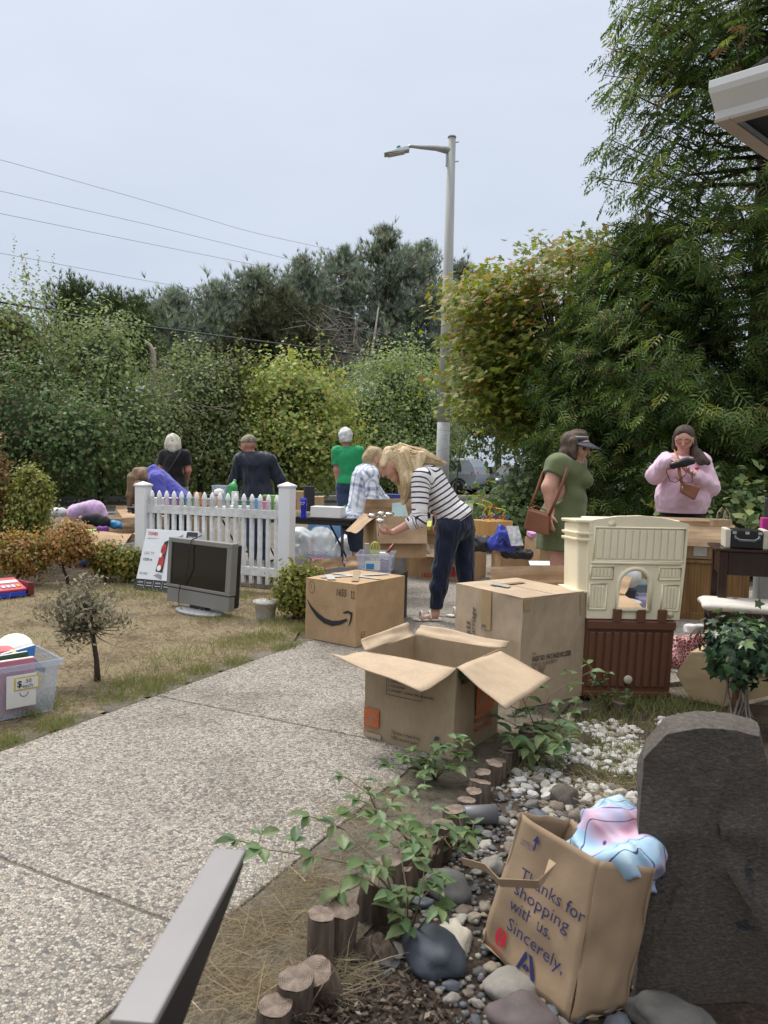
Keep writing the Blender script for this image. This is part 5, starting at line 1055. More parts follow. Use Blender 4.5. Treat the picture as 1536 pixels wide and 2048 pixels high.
# --- things seen through / around the arch: bins on the drive
cc = gnd(1250, 1262); t = bin_('dark grey tub behind the arched window', cc + V(-.18, .15, 0), V(.28, 0, 0), V(0, .3, 0), .32, M('smoky_tub', (.08, .085, .11), .3, .1), name='plastic_tub')
t = bin_('lilac clear bin behind the arched window', cc + V(.14, .1, 0), V(.24, 0, 0), V(0, .28, 0), .30); b = MB(); b.box(cc + V(.15, .12, .02), V(.21, 0, 0), V(0, .23, 0), Z * .22); b.obj('contents', M('lilac_goods', (.42, .32, .60), .6, .2, 20), t, bev=.02)
p = at(1240, 1140, 6.1); tag(blend_body('pillow', [bone(p + V(-.05, 0, 0), p + V(.08, 0, -.05), .07, .09, flat=V(0, 1, 0), s=.8)], .012, M('white_cotton', (.72, .73, .74), .8, .05), None, wrinkle=lambda P: .006 * _pseudo(P, 40, 5)), 'white crumpled cushion behind the arched window', 'cushion')
p = at(1222, 1160, 6.2); tag(blend_body('red_cloth', [bone(p, p + V(.1, 0, -.02), .07, .06)], .014, M('dark_red_cloth', (.22, .02, .03), .9), None, wrinkle=lambda P: .01 * _pseudo(P, 40, 6)), 'dark red cloth bundle behind the arched window', 'cloth')
p = gnd(1245, 1206, .35); b = MB(); b.lathe(p, [(.13, 0), (.14, .012), (.12, .02), (0, .018)], 24); tag(origin_to(b.obj('tray', M('pale_sage_plate', (.42, .47, .45), .4), None, True), p), 'pale round tray stacked below the arched window', 'tray')
b = MB(); b.box(gnd(1225, 1240) + V(-.2, -.15, .01), V(.6, 0, 0), V(0, .35, 0), Z * .33); tag(b.obj('green_crate', M('slate_green_plastic', (.12, .17, .17), .4), None, bev=.01), 'slate green crate low behind the arched window', 'crate')
# --- oak cabinet and open carton on it
def woodmat(name, c1, c2, stretch=(9, 9, .8), sc=1.6, rough=.45):
 if name in MATS: return MATS[name]
 m, n, b = nodes_of(name); v = objco(n, stretch); a = tex_noise(n, sc, 6, v, .6); w = n.nodes.new('ShaderNodeTexWave'); w.inputs['Scale'].default_value = sc * .8; w.inputs['Distortion'].default_value = 7; w.inputs['Detail'].default_value = 3; lk(n, v, w.inputs['Vector'])
 f = mth(n, 'ADD', mth(n, 'MULTIPLY', a.outputs[0], .88), mth(n, 'MULTIPLY', w.outputs[0], .12)); r = ramp(n, f, [(.32, c1), (.68, c2)]); lk(n, r.outputs[0], b.inputs['Base Color']); b.inputs['Roughness'].default_value = rough; bump(n, b, a.outputs[0], .12, .003); MATS[name] = m; return m
m_oak = woodmat('oak_veneer', (.13, .065, .022), (.30, .165, .06)); m_dark = woodmat('espresso_wood', (.018, .007, .005), (.045, .018, .013), rough=.3); m_pine = woodmat('pale_ash_panel', (.42, .30, .16), (.58, .44, .26), stretch=(2, 2, 11), sc=1.1, rough=.5)
b0 = gnd(1348, 1238); b1 = gnd(1440, 1252); kx2 = unit(V(.97, -.22, 0)); ky2 = unit(np.cross(Z, kx2)); A = b0 - kx2 * .25
t = thing('oak_cabinet', 'brown oak veneer cabinet behind the dark desk', 'cabinet', A + kx2 * .4)
b = MB(); b.box(A, kx2 * .85, ky2 * .45, Z * .50); b.obj('body', m_oak, t, bev=.004)
b = MB(); b.box(A - ky2 * .015 - kx2 * .01 + Z * .502, kx2 * .87, ky2 * .48, Z * .03); b.obj('top', m_oak, t, bev=.006)
b = MB(); b.box(A - ky2 * .012, kx2 * .85, ky2 * .012, Z * .07); b.obj('plinth', m_oak, t, bev=.004)
c = A + kx2 * .06 + ky2 * .03 + Z * .535; t = carton('open carton with bags sitting on the oak cabinet', c, kx2 * .66, ky2 * .38, .30, m_cb, flaps=[(0, .20, 148), (1, .20, 140), (2, .05, 20), (3, .18, 150)], group='cardboard boxes on furniture')
decal(c + kx2 * .33 + Z * .03 - ky2 * .007, kx2, Z, .11, .09, m_ctape, t, 'tape')
b = MB(); q = c + kx2 * .60 + ky2 * .2 + Z * .3
for dx in (-.06, .06): b.tube([q + V(dx, 0, 0), q + V(dx * .9, 0, .10), q + V(dx * .3, 0, .15), q + V(dx * .1 + .02, .01, .12), q + V(.0, .02, .02)], .004, 5)
b.box(q + V(-.09, .0, -.05), V(.17, 0, 0), V(0, .07, 0), Z * .09); tag(origin_to(b.obj('paper_bag', m_cb2, None), q), 'kraft paper bag with twine handles in the carton on the oak cabinet', 'bag')
# --- dark vanity desk, stool, case
D0 = gnd(1440, 1097, .78); D0 = V(D0[0], D0[1], 0); dx = unit(V(.96, -.28, 0)); dy = unit(np.cross(Z, dx))
t = thing('vanity_desk', 'dark espresso wood desk with square legs at the right edge', 'desk', D0 + dx * .4)
b = MB(); b.box(D0 - dx * .03 - dy * .02 + Z * .762, dx * .98, dy * .46, Z * .02); b.obj('top', m_dark, t, bev=.006)
for x in (0, .50, .87):
 for y in (0, .36): b = MB(); b.box(D0 + dx * x + dy * y, dx * .055, dy * .055, Z * .76); b.obj('leg', m_dark, t, bev=.004)
b = MB(); b.box(D0 + dx * .056 + dy * .008 + Z * .60, dx * .44, dy * .02, Z * .16); b.obj('drawer_front', m_dark, t, bev=.004)
b = MB(); b.box(D0 + dx * .556 + dy * .008 + Z * .60, dx * .31, dy * .02, Z * .16); b.obj('drawer_front', m_dark, t, bev=.004)
b = MB(); b.box(D0 + dx * .01 + dy * .056 + Z * .60, dx * .02, dy * .30, Z * .16); b.obj('side_apron', m_dark, t)
S0 = gnd(1420, 1218, .40) * V(1, 1, 0) + V(.02, .05, 0); t = thing('vanity_stool', 'dark stool with white padded seat under the desk', 'stool', S0 + dx * .2)
for x in (0, .36):
 for y in (0, .26): b = MB(); b.box(S0 + dx * x + dy * y, dx * .04, dy * .04, Z * .385); b.obj('leg', m_dark, t, bev=.003)
b = MB(); b.box(S0 + Z * .33 + dy * .006, dx * .40, dy * .29, Z * .06); b.obj('seat_frame', m_dark, t)
bn = [bone(S0 + dx * .0 + dy * y + Z * (.405 + .012 * (.02 < y < .28)), S0 + dx * .40 + dy * y + Z * (.405 + .012 * (.02 < y < .28)), .05, .05, flat=Z, s=1.75) for y in (.02, .08, .15, .22, .28)]
blend_body('seat_cushion', bn, .010, M('cream_velvet', (.66, .62, .56), .75, .10, 9, stretch=(1, 5, 1)), t)
K0 = D0 + dx * .035 + dy * .03 + Z * .783; t = thing('carry_case', 'black case with grey handle and cream ends on the desk', 'case', K0)
b = MB(); b.box(K0 + dx * .035, dx * .20, dy * .22, Z * .125); b.obj('body', m_blk, t, bev=.008)
m_ivory = M('ivory_trim', (.66, .62, .50), .5)
for x in (0, .236): b = MB(); b.box(K0 + dx * x, dx * .034, dy * .22, Z * .13); b.obj('end_band', m_ivory, t, bev=.006)
b = MB(); h0 = K0 + dx * .135 - dy * .012 + Z * .095; b.tube([h0 - dx * .075 + dy * .012, h0 - dx * .075 - Z * .02 - dy * .004, h0 - dx * .045 - Z * .038 - dy * .012, h0 + dx * .045 - Z * .038 - dy * .012, h0 + dx * .075 - Z * .02 - dy * .004, h0 + dx * .075 + dy * .012], [.007, .009, .01, .01, .009, .007], 8); b.obj('handle', M('slate_handle', (.12, .13, .16), .4), t, True)
for x in (-.08, 0, .08): b = MB(); b.box(h0 + dx * (x - .012) + Z * .004, dx * .024, dy * .012, Z * .018); b.obj('latch', M('nickel', (.6, .6, .6), .3, metal=.9), t)
b = MB(); b.box(K0 + dx * .29, dx * .3, dy * .22, Z * .12); tag(b.obj('black_box', m_blk, None, bev=.01), 'black box behind the cream banded case at the right edge', 'box')
b = MB(); b.box(K0 + dx * .27 + dy * .25 + Z * .0, dx * .3, dy * .1, Z * .20); tag(b.obj('magenta_folder', M('magenta_card', (.6, .04, .30), .5), None, bev=.003), 'magenta folder standing behind the black case', 'folder')
b = MB(); b.cbox(K0 + dx * .42 + dy * .35 + Z * .17, (.22, .15, .34), -.2); tag(b.obj('black_speaker', m_blk, None, bev=.01), 'black speaker standing on the desk at the right edge', 'speaker')
cg = gnd(1510, 1240); b0_ = cg + V(.14, .25, .01); t = thing('mini_fridge', 'grey appliance under the desk at the right edge', 'appliance', b0_); b = MB(); b.box(b0_, dx * .4, dy * .3, Z * .46); b.obj('body', M('appliance_grey', (.30, .31, .32), .4), t, bev=.01)
for k in range(6): b = MB(); b.box(b0_ + dx * (.03 + .018 * k) - dy * .004 + Z * .40, dx * .009, dy * .004, Z * .03); b.obj('vent_slot', m_blk, t)
t = bin_('lime green tub at the right edge behind the ivy', gnd(1490, 1330) + V(.02, .1, 0), dx * .42, dy * .34, .26, M('lime_plastic', (.40, .46, .06), .4, .05), name='plastic_tub', lip=.03)
for k in (0, .04): b = MB(); b.tube([gnd(1512, 1240, .3) + V(k, .1, -.02), gnd(1512, 1225, .33) + V(k - .02, .12, .03)], .006, 6); tag(b.obj('garden_tool', m_blk, None, True), 'black tool handle sticking out of the lime green tub, ' + ('left' if k == 0 else 'right') + ' one of the pair', 'tool')
# --- ash end table lying on its side, red bandana cloth
pts = [(1376, 1298), (1348, 1345), (1380, 1402), (1452, 1416), (1482, 1360), (1455, 1300)]
q0 = gnd(1380, 1402); q1 = gnd(1452, 1416); ex = unit(q1 - q0); sc_ = np.linalg.norm(q1 - q0) / 72.0
t = thing('end_table', 'pale wood six sided end table lying on its side', 'table', q0)
loc = [((px - 1380) * sc_, (1402 - py) * sc_ + (px - 1380) * sc_ * .19) for px, py in pts]; nn = unit(np.cross(ex, Z))
b = MB(); b.prism([q0 + ex * x + Z * (y + .006) - nn * .02 * 0 for x, y in loc], -nn * .03); b.obj('side_panel', m_pine, t, bev=.004)
q2 = q1 + V(.012, .02, 0); e2 = unit(gnd(1540, 1395) - q1)
b = MB(); b.prism([q2 + Z * .006, q2 + e2 * .42 + Z * .006, q2 + e2 * .50 + Z * .16, q2 + e2 * .42 + Z * .33, q2 + Z * .31], unit(np.cross(Z, e2)) * .025); b.obj('side_panel', m_pine, t, bev=.004)
b = MB(); b.prism([q0 + ex * x * .96 - nn * .032 + Z * (y * .96 + .012) for x, y in loc], -nn * .22); b.obj('inner_frame', m_pine, t)
def bandana():
 m, n, b = nodes_of('red_bandana'); v = objco(n); vo = n.nodes.new('ShaderNodeTexVoronoi'); vo.inputs['Scale'].default_value = 46; vo.feature = 'DISTANCE_TO_EDGE'; lk(n, v, vo.inputs['Vector'])
 r = ramp(n, vo.outputs['Distance'], [(.03, (.72, .66, .64)), (.09, (.28, .012, .022))]); lk(n, r.outputs[0], b.inputs['Base Color']); b.inputs['Roughness'].default_value = .85; return m
pp = gnd(1362, 1345); tag(blend_body('bandana_quilt', [bone(pp + V(-.01, .12, .05), pp + V(.02, .2, .13), .065, .06), bone(pp + V(.0, .22, .13), pp + V(.28, .28, .15), .06, .05), bone(pp + V(.0, .2, .05), pp + V(.3, .3, .06), .065, .065)], .011, bandana(), None, wrinkle=lambda P: .012 * _pseudo(P, 45, 2)), 'red bandana print quilt bundled behind the wooden end table', 'quilt')
pp = gnd(1405, 1330); tag(blend_body('white_towel', [bone(pp + V(.0, .26, .19), pp + V(.2, .26, .19), .035, .035)], .009, MATS['white_cotton'], None, wrinkle=wr(.016, 24, 3)), 'white towel on the red bandana quilt', 'towel')
# --- ivy topiary
iv = gnd(1472, 1447); t = thing('ivy_topiary', 'ivy ball with variegated leaves on gnarled grey stems at the right edge', 'plant', iv)
b = MB()
for i in range(11):
 a = random.uniform(0, 6.28); p = iv + V(math.cos(a), math.sin(a), 0) * random.uniform(.01, .05); P = [p]
 for k in range(6): p = p + V(random.uniform(-.022, .022), random.uniform(-.022, .022), .055); P.append(p)
 b.tube(P, [.008, .007, .0065, .006, .006, .005, .004], 6)
for i in range(3):
 a = random.uniform(0, 6.28); p = iv + V(0, 0, .22); b.tube([p, p + V(math.cos(a) * .06, math.sin(a) * .06, -.05), p + V(math.cos(a) * .07, math.sin(a) * .07, -.13), p + V(math.cos(a) * .10, math.sin(a) * .1, -.21)], [.006, .005, .004, .002], 5, False)
b.obj('stem', M('grey_vine', (.30, .26, .22), .9, .25, 30), t, True)
b = MB(); b.tube([iv + V(.01, .01, 0), iv + V(.0, .01, .15), iv + V(.01, 0, .34)], [.028, .022, .018], 8); b.obj('stem', M('red_bark', (.16, .085, .05), .9, .4, 30, bmp=.8), t, True)
cI = at(1478, 1298, iv[1]); P, O, _ = clump_points(cI, (.16, .16, .155), 1300, 70, .035, .45, shell=.5)
leaves('crown', P, O + V(0, 0, .3), O * .3 + V(0, 0, -.5), .052 * rng.uniform(.6, 1.3, len(P)), T_IVY, pick_cols(len(P), [(.018, .05, .022), (.03, .075, .03), (.07, .14, .05), (.20, .27, .11)], [5, 5, 3, 1]), t, leafmat('ivy_leaf', .15, .35, .5), jit=.35)
P = at(1516, 1318, iv[1] - .05) + rng.normal(size=(9, 3)) * V(.03, .01, .03); leaves('pale_leaf', P, np.tile(V(0, -1, .3), (9, 1)), rng.normal(size=(9, 3)), .05, T_LEAF, pick_cols(9, [(.55, .55, .25)]), t)
# --- goods in the heap: duffel, bead maze, black bag
p = at(1003, 1078, 8.3); bn = [bone(p + V(-.07, 0, -.05), p + V(.08, 0, -.06), .075, .07), bone(p + V(-.02, 0, .0), p + V(.0, .02, .11), .07, .04), bone(p + V(.03, -.02, .05), p + V(.11, -.03, -.05), .05, .05)]
t = thing('duffel_bag', 'bright blue duffel bag propped in the heap of boxes', 'bag', p * V(1, 1, 0)); blend_body('body', bn, .014, M('royal_blue_nylon', (.03, .05, .36), .45, .2, 9), t, wrinkle=wr(.022, 17, 4)); b = MB(); b.tube([p + V(-.06, -.075, -.08), p + V(.0, -.075, .03), p + V(.06, -.085, -.08)], .012, 6); b.obj('strap', m_blk, t, True); b = MB(); b.box(p + V(.10, -.13, .02), V(.012, 0, .004), V(0, .02, 0), Z * .06); b.obj('tag', M('yellow_tag', (.6, .45, .06)), t)
p = at(962, 1082, 8.4); tag(blend_body('black_duffel', [bone(p + V(-.09, 0, -.03), p + V(.07, 0, -.03), .09, .085)], .014, M('black_nylon', (.02, .02, .024), .5, .2), None, wrinkle=wr(.016, 26, 5)), 'black duffel bag left of the bright blue one', 'bag')
p = at(1036, 1105, 8.6); t = thing('shoulder_bag', 'black shoulder bag slumped on the box with orange print', 'bag', p * V(1, 1, 0) + V(0, 0, .31)); blend_body('body', [bone(p + V(-.13, 0, .0), p + V(.12, 0, -.02), .065, .055), bone(p + V(-.1, 0, .03), p + V(-.03, 0, .05), .055, .05)], .011, MATS['black_nylon'], t, wrinkle=wr(.012, 36, 6))
p = at(985, 1062, 9.4); t = thing('bead_maze', 'wooden bead maze cube with yellow and red wires', 'toy', p * V(1, 1, 0)); zt = at(985, 1040, 9.4)[2]
b = MB(); b.cbox((p[0], 9.4, zt - .18), (.36, .34, .36), .5); b.obj('cube', woodmat('honey_pine', (.45, .24, .07), (.6, .36, .13)), t, bev=.01)
for k, (cx, hh, cm) in enumerate([(-.14, .2, 'y'), (-.06, .24, 'y'), (.02, .16, 'r'), (.10, .15, 'y'), (.15, .12, 'g')]):
 cl = {'y': (.65, .50, .03), 'r': (.5, .05, .04), 'g': (.05, .3, .1)}[cm]; mt = M('wire_' + cm, cl, .35); bb = MB(); o = V(p[0] + cx, 9.35 + .05 * (k % 3), zt)
 bb.tube([o + V(.05 * math.sin(q * 1.2) + .03 * math.cos(q * 2.3), .03 * math.cos(q), hh * math.sin(PI * q / 8)) for q in np.linspace(0, 8, 26)], .006, 6); bb.obj('wire', mt, t, True)
 bb = MB(); [bb.ball(o + V(.03 * j - .02, 0, .03 + .02 * (j % 2)), .016, 10) for j in range(3)]; bb.obj('bead', M('bead_red', (.4, .05, .05), .3) if k % 2 else M('bead_blue', (.04, .08, .35), .3), t, True)
def slab_item(name, label, px, py, d, u, v, th, mat, cat):
 p = at(px, py, d); b = MB(); b.box(p, u, v, unit(np.cross(u, v)) * th); return tag(origin_to(b.obj(name, mat, None, bev=.002), p), label, cat)
slab_item('picture_book', 'picture book with blue cover leaning by the blue duffel', 1022, 1092, 8.0, V(.13, .02, 0), V(-.05, .06, .2), .02, M('book_pastel', (.55, .65, .72), .5, .5, 25), 'book')
slab_item('pink_packet', 'pink and purple toy packet on the far box', 1062, 1076, 8.8, V(.28, .05, 0), V(-.03, .14, .02), .05, M('pink_packet', (.60, .30, .52), .5, .35, 18), 'toy')
slab_item('white_sheet', 'white paper sheet lying on the heap of boxes', 1060, 1132, 7.5, V(.24, .02, 0), V(.02, .18, .02), .01, m_pap, 'paper'); slab_item('red_magazine', 'red magazine standing in the plain open box', 1120, 1125, 7.3, V(.13, .02, -.06), V(-.02, .05, .12), .015, M('red_cover', (.5, .04, .08)), 'magazine')
slab_item('grey_router', 'grey gadget tilted on the far box of cables', 1094, 1103, 8.0, V(.12, .0, .06), V(-.03, .08, .05), .06, M('gadget_grey', (.10, .11, .12)), 'gadget'); slab_item('folder', 'grey folder leaning out of the box behind the striped shirt woman', 838, 1072, 8.6, V(.12, .03, -.22), V(.02, .02, .05), .02, M('folder_taupe', (.36, .31, .25)), 'folder'); slab_item('lime_box', 'lime green packet in the box behind the striped shirt woman', 843, 1060, 8.7, V(.1, .02, 0), V(.02, .1, .06), .05, m_lime, 'packet')
slab_item('clear_film', 'crumpled clear plastic on the heap left of the duffels', 905, 1070, 8.6, V(.14, .02, .03), V(.02, .1, .06), .09, M('foggy_film', (.58, .62, .66), .25, .2), 'plastic wrap')
p = gnd(829, 1145); t = thing('spray_bottle', 'red bottle standing on the drive behind the television stand', 'bottle', p); b = MB(); b.lathe(p, [(.03, 0), (.032, .01), (.032, .14), (.02, .17), (.012, .19)], 16); b.obj('body', M('red_plastic', (.42, .03, .04), .35), t, True); b = MB(); b.lathe(p + Z * .19, [(.014, 0), (.014, .03), (0, .031)], 12); b.obj('cap', m_pap, t, True)
# measuring cups on a stand held by the striped shirt woman
hx = at(757, 1066, 6.27); t = thing('egg_cup_stand', 'small steel stand with shallow cups held in a hand', 'kitchen tool', hx); m_st = M('polished_steel', (.62, .60, .56), .16, .06, 8, metal=1.0)
b = MB(); b.tube([at(757, 1072, 6.27), at(758, 1032, 6.27)], .004, 8); b.obj('stem', m_st, t, True)
for px, py, dd in ((744, 1033, 6.27), (779, 1030, 6.2), (761, 1043, 6.12), (763, 1029, 6.36)):
 q = at(px, py, dd); b = MB(); b.lathe(q, [(.001, -.018), (.022, -.014), (.036, -.002), (.039, .01), (.036, .016), (.02, .024), (.001, .026)], 20); b.obj('cup', m_st, t, True); b = MB(); b.tube([at(758, 1032, 6.27), q - V(0, 0, .01)], .003, 5); b.obj('arm', m_st, t, True)
# --- toy register and tub of books on the left
g0 = gnd(-30, 1204); e = unit(gnd(64, 1193) - g0); pz = unit(np.cross(Z, e)); t = thing('toy_register', 'red and blue toy cash register lying on the dry lawn', 'toy', g0 + e * .2)
L = np.linalg.norm(gnd(58, 1196) - g0); b = MB(); b.box(g0 + Z * .012, e * L, pz * .30, Z * .05); b.obj('base', M('toy_blue', (.02, .06, .48), .35), t, bev=.008)
mr = M('toy_red', (.50, .05, .08), .35); b = MB(); b.hexa([g0 + Z * .063, g0 + e * (L + .01) + Z * .063, g0 + e * (L + .01) + pz * .3 + Z * .063, g0 + pz * .3 + Z * .063, g0 + Z * .085, g0 + e * (L + .01) + Z * .085, g0 + e * (L + .01) + pz * .28 + Z * .16, g0 + pz * .28 + Z * .16]); b.obj('cover', mr, t, bev=.008)
sl = unit(pz * .28 + Z * .075); b = MB(); b.box(g0 + e * (L - .18) + sl * .15 + Z * .087, e * .17, sl * .06, Z * .003); b.obj('display', M('toy_cream', (.6, .6, .52)), t)
for k in range(4): b = MB(); b.box(g0 + e * (L - .2 + .045 * k) + sl * .04 + Z * .087, e * .033, sl * .05, Z * .008); b.obj('key', M('toy_key', (.6, .65, .7)) if k < 3 else M('toy_key_orange', (.7, .35, .05)), t, bev=.003)
b = MB(); b.box(g0 + e * (L + .015) + Z * .02, e * .06 - Z * .01, pz * .28, Z * .12); b.obj('drawer_end', M('maroon_plastic', (.16, .02, .03), .4), t, bev=.008)
A = V(-2.16, 3.42, .006); Bq = V(-1.675, 3.87, .006); u = Bq - A; v = unit(np.cross(Z, u)) * .34; tb_ = bin_('clear plastic tub full of books with a 50 cents each sign', A, u, v, .27, m_fro, .045, group='clear plastic bins', lip=.028)
eu = unit(u); ev = unit(v)
def book(label, o, a, bb, th, col):
 q = MB(); q.box(o, a, bb, th); k = q.obj('book', M('cover_' + str(len(MATS)), col, .4, .08, 10), None, bev=.003); tag(origin_to(k, o), label, 'book', 'books in the tub'); n_ = unit(th); L = np.linalg.norm(th); p = MB(); p.box(np.asarray(o) + unit(a) * .004 + n_ * .003 + np.asarray(bb) * .5, np.asarray(a) - unit(a) * .008, np.asarray(bb) * .505, n_ * (L - .006)); p.obj('pages', M('page_edges', (.68, .64, .54), .8), k); return k
book('pink folder book pressed against the front of the clear tub', A + eu * .24 + ev * .012 + Z * .02, eu * .34, Z * .27, ev * .03, (.52, .18, .26)); book('dark green book behind the pink one in the tub', A + eu * .25 + ev * .05 + Z * .06, eu * .31 + Z * .01, Z * .245, ev * .02, (.02, .07, .05)); book('bright blue folder leaning in the right end of the tub', A + eu * .42 + ev * .12 + Z * .06, eu * .18 + ev * .03 + Z * .02, Z * .24 + eu * .03, ev * .025, (.06, .24, .62)); book('navy book lying slanted across the tub', A + eu * 0.46 + ev * .16 + Z * .26, eu * .22 - Z * .1, ev * .16 + Z * .02, Z * .025, (.02, .05, .14)); book('red book lying across the tub', A + eu * 0.30 + ev * .1 + Z * .25, eu * .26 + Z * .01, ev * .17, Z * .03, (.42, .02, .04)); book('white backed red book on top of the heap in the tub', A + eu * 0.24 + ev * .17 + Z * .285, eu * .30, ev * .15, Z * .02, (.55, .06, .08)); book('yellow book sloping in the tub', A + eu * 0.38 + ev * .08 + Z * .22, eu * .14 + Z * .07, ev * .1, Z * .02, (.62, .48, .10)); book('yellow and red book at the back of the tub', A + eu * 0.22 + ev * .26 + Z * .31, eu * .24, ev * .1, Z * .03, (.60, .45, .07)); book('grey book at the left end of the tub', A + eu * .08 + ev * .02 + Z * .02, eu * .14, Z * .25, ev * .03, (.30, .33, .36))
b = MB(); q = A + eu * 0.56 + ev * .27 + Z * .29; b.lathe(q, [(.09, 0), (.092, .003), (.09, .006), (.035, .006), (.03, .012), (0, .012)], 30, unit(V(.25, -.6, .7))); tag(origin_to(b.obj('board_game_dial', m_pap, None, True), q), 'white round game dial standing at the back of the tub', 'game piece')
so = A + eu * .43 - ev * .022 + Z * .06; uz = unit(Z - ev * .07); t = thing('price_sign', 'white card with yellow bordered price label taped on the tub', 'sign', so); b = MB(); b.box(so, eu * .14, -ev * .002, uz * .165); b.obj('card', m_pap, t)
nb = np.cross(eu, uz) * .004; b = MB(); b.box(so + eu * .035 + uz * .085 + nb * .6, eu * .12, np.cross(eu, uz) * .001, uz * .068); b.obj('yellow_border', M('yellow_border', (.62, .48, .05), .6), t); b = MB(); b.box(so + eu * .042 + uz * .092 + nb * 1.0, eu * .106, np.cross(eu, uz) * .001, uz * .054); b.obj('label', m_pap, t)
text('$', so + eu * .047 + uz * .105 + nb * 1.6, eu, uz, .045, m_ink, t, 'lettering', True); text('.50', so + eu * .082 + uz * .122 + nb * 1.6, eu, uz, .028, m_navy, t); text('each', so + eu * .072 + uz * .098 + nb * 1.6, eu, uz, .028, m_navy, t); stroke(arc(.082, .075, .02, .022, 180, 360, 12), .003, so + nb * .6, eu, uz, m_navy, t, 'smile_drawing')
# plush and bags among the left toys
def plush(name, label, px, py, d, bones_, mat, h=.014, w=.004):
 p = at(px, py, d); tag(origin_to(blend_body(name, [bone(p + V(*a), p + V(*bb), r1, r2) for a, bb, r1, r2 in bones_], h, mat, None, wrinkle=lambda P: w * _pseudo(P, 70, px)), (p[0], d, 0)), label, 'toy', 'plush toys and bags on the left')
plush('plush_toy', 'big lilac and white spotted plush lying on the toy boxes', 175, 1022, 11.0, [((-.16, 0, -.03), (.1, 0, .0), .13, .16), ((.05, 0, 0), (.2, 0, -.06), .15, .09)], M('lilac_spots', (.50, .33, .66), .9, .55, 5, sheen=.5))
plush('plush_toy', 'black and teal striped plush before the lilac one', 190, 1042, 10.3, [((-.1, 0, .02), (.02, 0, .02), .07, .08), ((.05, 0, 0), (.12, 0, -.02), .08, .09)], M('black_plush', (.012, .014, .016), .9, .5, 30)); plush('plush_toy', 'lime and white plush in the toy heap', 180, 1068, 10.0, [((-.08, 0, 0), (.08, 0, .02), .06, .05)], M('lime_plush', (.55, .70, .25), .9, .4, 20)); plush('plush_toy', 'pale pink plush in the toy heap', 195, 1072, 9.8, [((-.05, 0, 0), (.06, 0, .02), .055, .05)], M('pale_plush', (.72, .58, .62), .9, .1, 20)); plush('plush_toy', 'purple heart shaped cushion in the toy heap', 205, 1062, 9.7, [((-.03, 0, .02), (0, 0, -.04), .045, .03), ((.04, 0, .02), (0, 0, -.04), .045, .03)], M('purple_plush', (.17, .03, .24), .7)); plush('plush_toy', 'leopard spotted plush strip beside the brown shrub', 182, 1090, 9.4, [((-.07, 0, -.08), (.03, 0, .04), .035, .035)], M('leopard_plush', (.45, .33, .15), .9, 1.0, 34)); plush('blue_bag', 'blue plastic bag under the drooping lid flap', 182, 1108, 9.2, [((-.08, 0, -.05), (.12, 0, .0), .1, .1)], M('blue_film', (.03, .13, .42), .35, .4, 14), w=.012); plush('blue_cloth', 'sky blue cloth on the long box behind the fence post', 243, 1052, 10.4, [((-.1, 0, .02), (.14, 0, -.02), .06, .03)], M('sky_cloth', (.06, .30, .62), .7, .2), w=.01); plush('plush_toy', 'white and blue plush at the back of the toy heap', 118, 1025, 11.2, [((-.08, 0, 0), (.05, 0, 0), .07, .07)], M('white_blue_plush', (.62, .66, .70), .9, .3, 14)); plush('plush_toy', 'pinkish plush next to the big lilac one', 140, 1026, 11.0, [((-.02, 0, 0), (.05, 0, 0), .06, .06)], M('rose_plush', (.55, .33, .30), .9, .2, 14))
t = bin_('white clear bin by the left fence post', V(-2.95, 8.55, .01), V(.34, -.1, 0), V(.1, .3, 0), .34, m_fro); b = MB(); b.box(V(-2.92, 8.57, .02), V(.3, -.09, 0), V(.09, .25, 0), Z * .22); b.obj('contents', M('rosy_goods', (.6, .35, .38), .6, .5, 14), t, bev=.03)
# ================================================================= FOREGROUND BED: logs, stones, boulder, paper bag, brambles, chair
def ringmat():
 m, n, b = nodes_of('log_end_grain'); c = n.nodes.new('ShaderNodeTexCoord'); w = n.nodes.new('ShaderNodeTexWave'); w.wave_type = 'RINGS'; w.rings_direction = 'Z'; w.inputs['Scale'].default_value = 60; w.inputs['Distortion'].default_value = 3.0; w.inputs['Detail'].default_value = 3; lk(n, c.outputs['Object'], w.inputs['Vector'])
 ns = tex_noise(n, 26, 6, c.outputs['Object'], .7); f = mth(n, 'ADD', mth(n, 'MULTIPLY', w.outputs[0], .16), mth(n, 'MULTIPLY', ns.outputs[0], .84)); r = ramp(n, f, [(.28, (.05, .036, .028)), (.5, (.16, .12, .095)), (.72, (.30, .24, .19))]); lk(n, r.outputs[0], b.inputs['Base Color']); b.inputs['Roughness'].default_value = .9; bump(n, b, f, .6, .004); return m
m_end = ringmat()
def logside():
 m, n, b = nodes_of('log_side'); v = objco(n, (16, 16, 1.6)); a = tex_noise(n, 3, 6, v, .7); d = tex_noise(n, 5, 4, objco(n)); f = mth(n, 'ADD', mth(n, 'MULTIPLY', a.outputs[0], .7), mth(n, 'MULTIPLY', d.outputs[0], .3)); r = ramp(n, f, [(.3, (.03, .022, .017)), (.52, (.115, .083, .062)), (.72, (.26, .20, .15))]); lk(n, r.outputs[0], b.inputs['Base Color']); b.inputs['Roughness'].default_value = .92; bump(n, b, a.outputs[0], .9, .008); return m
m_ls = logside()
edging = thing('log_edging', 'row of weathered upright log stakes edging the garden bed', 'log edging', TW(2.2, -1.0))
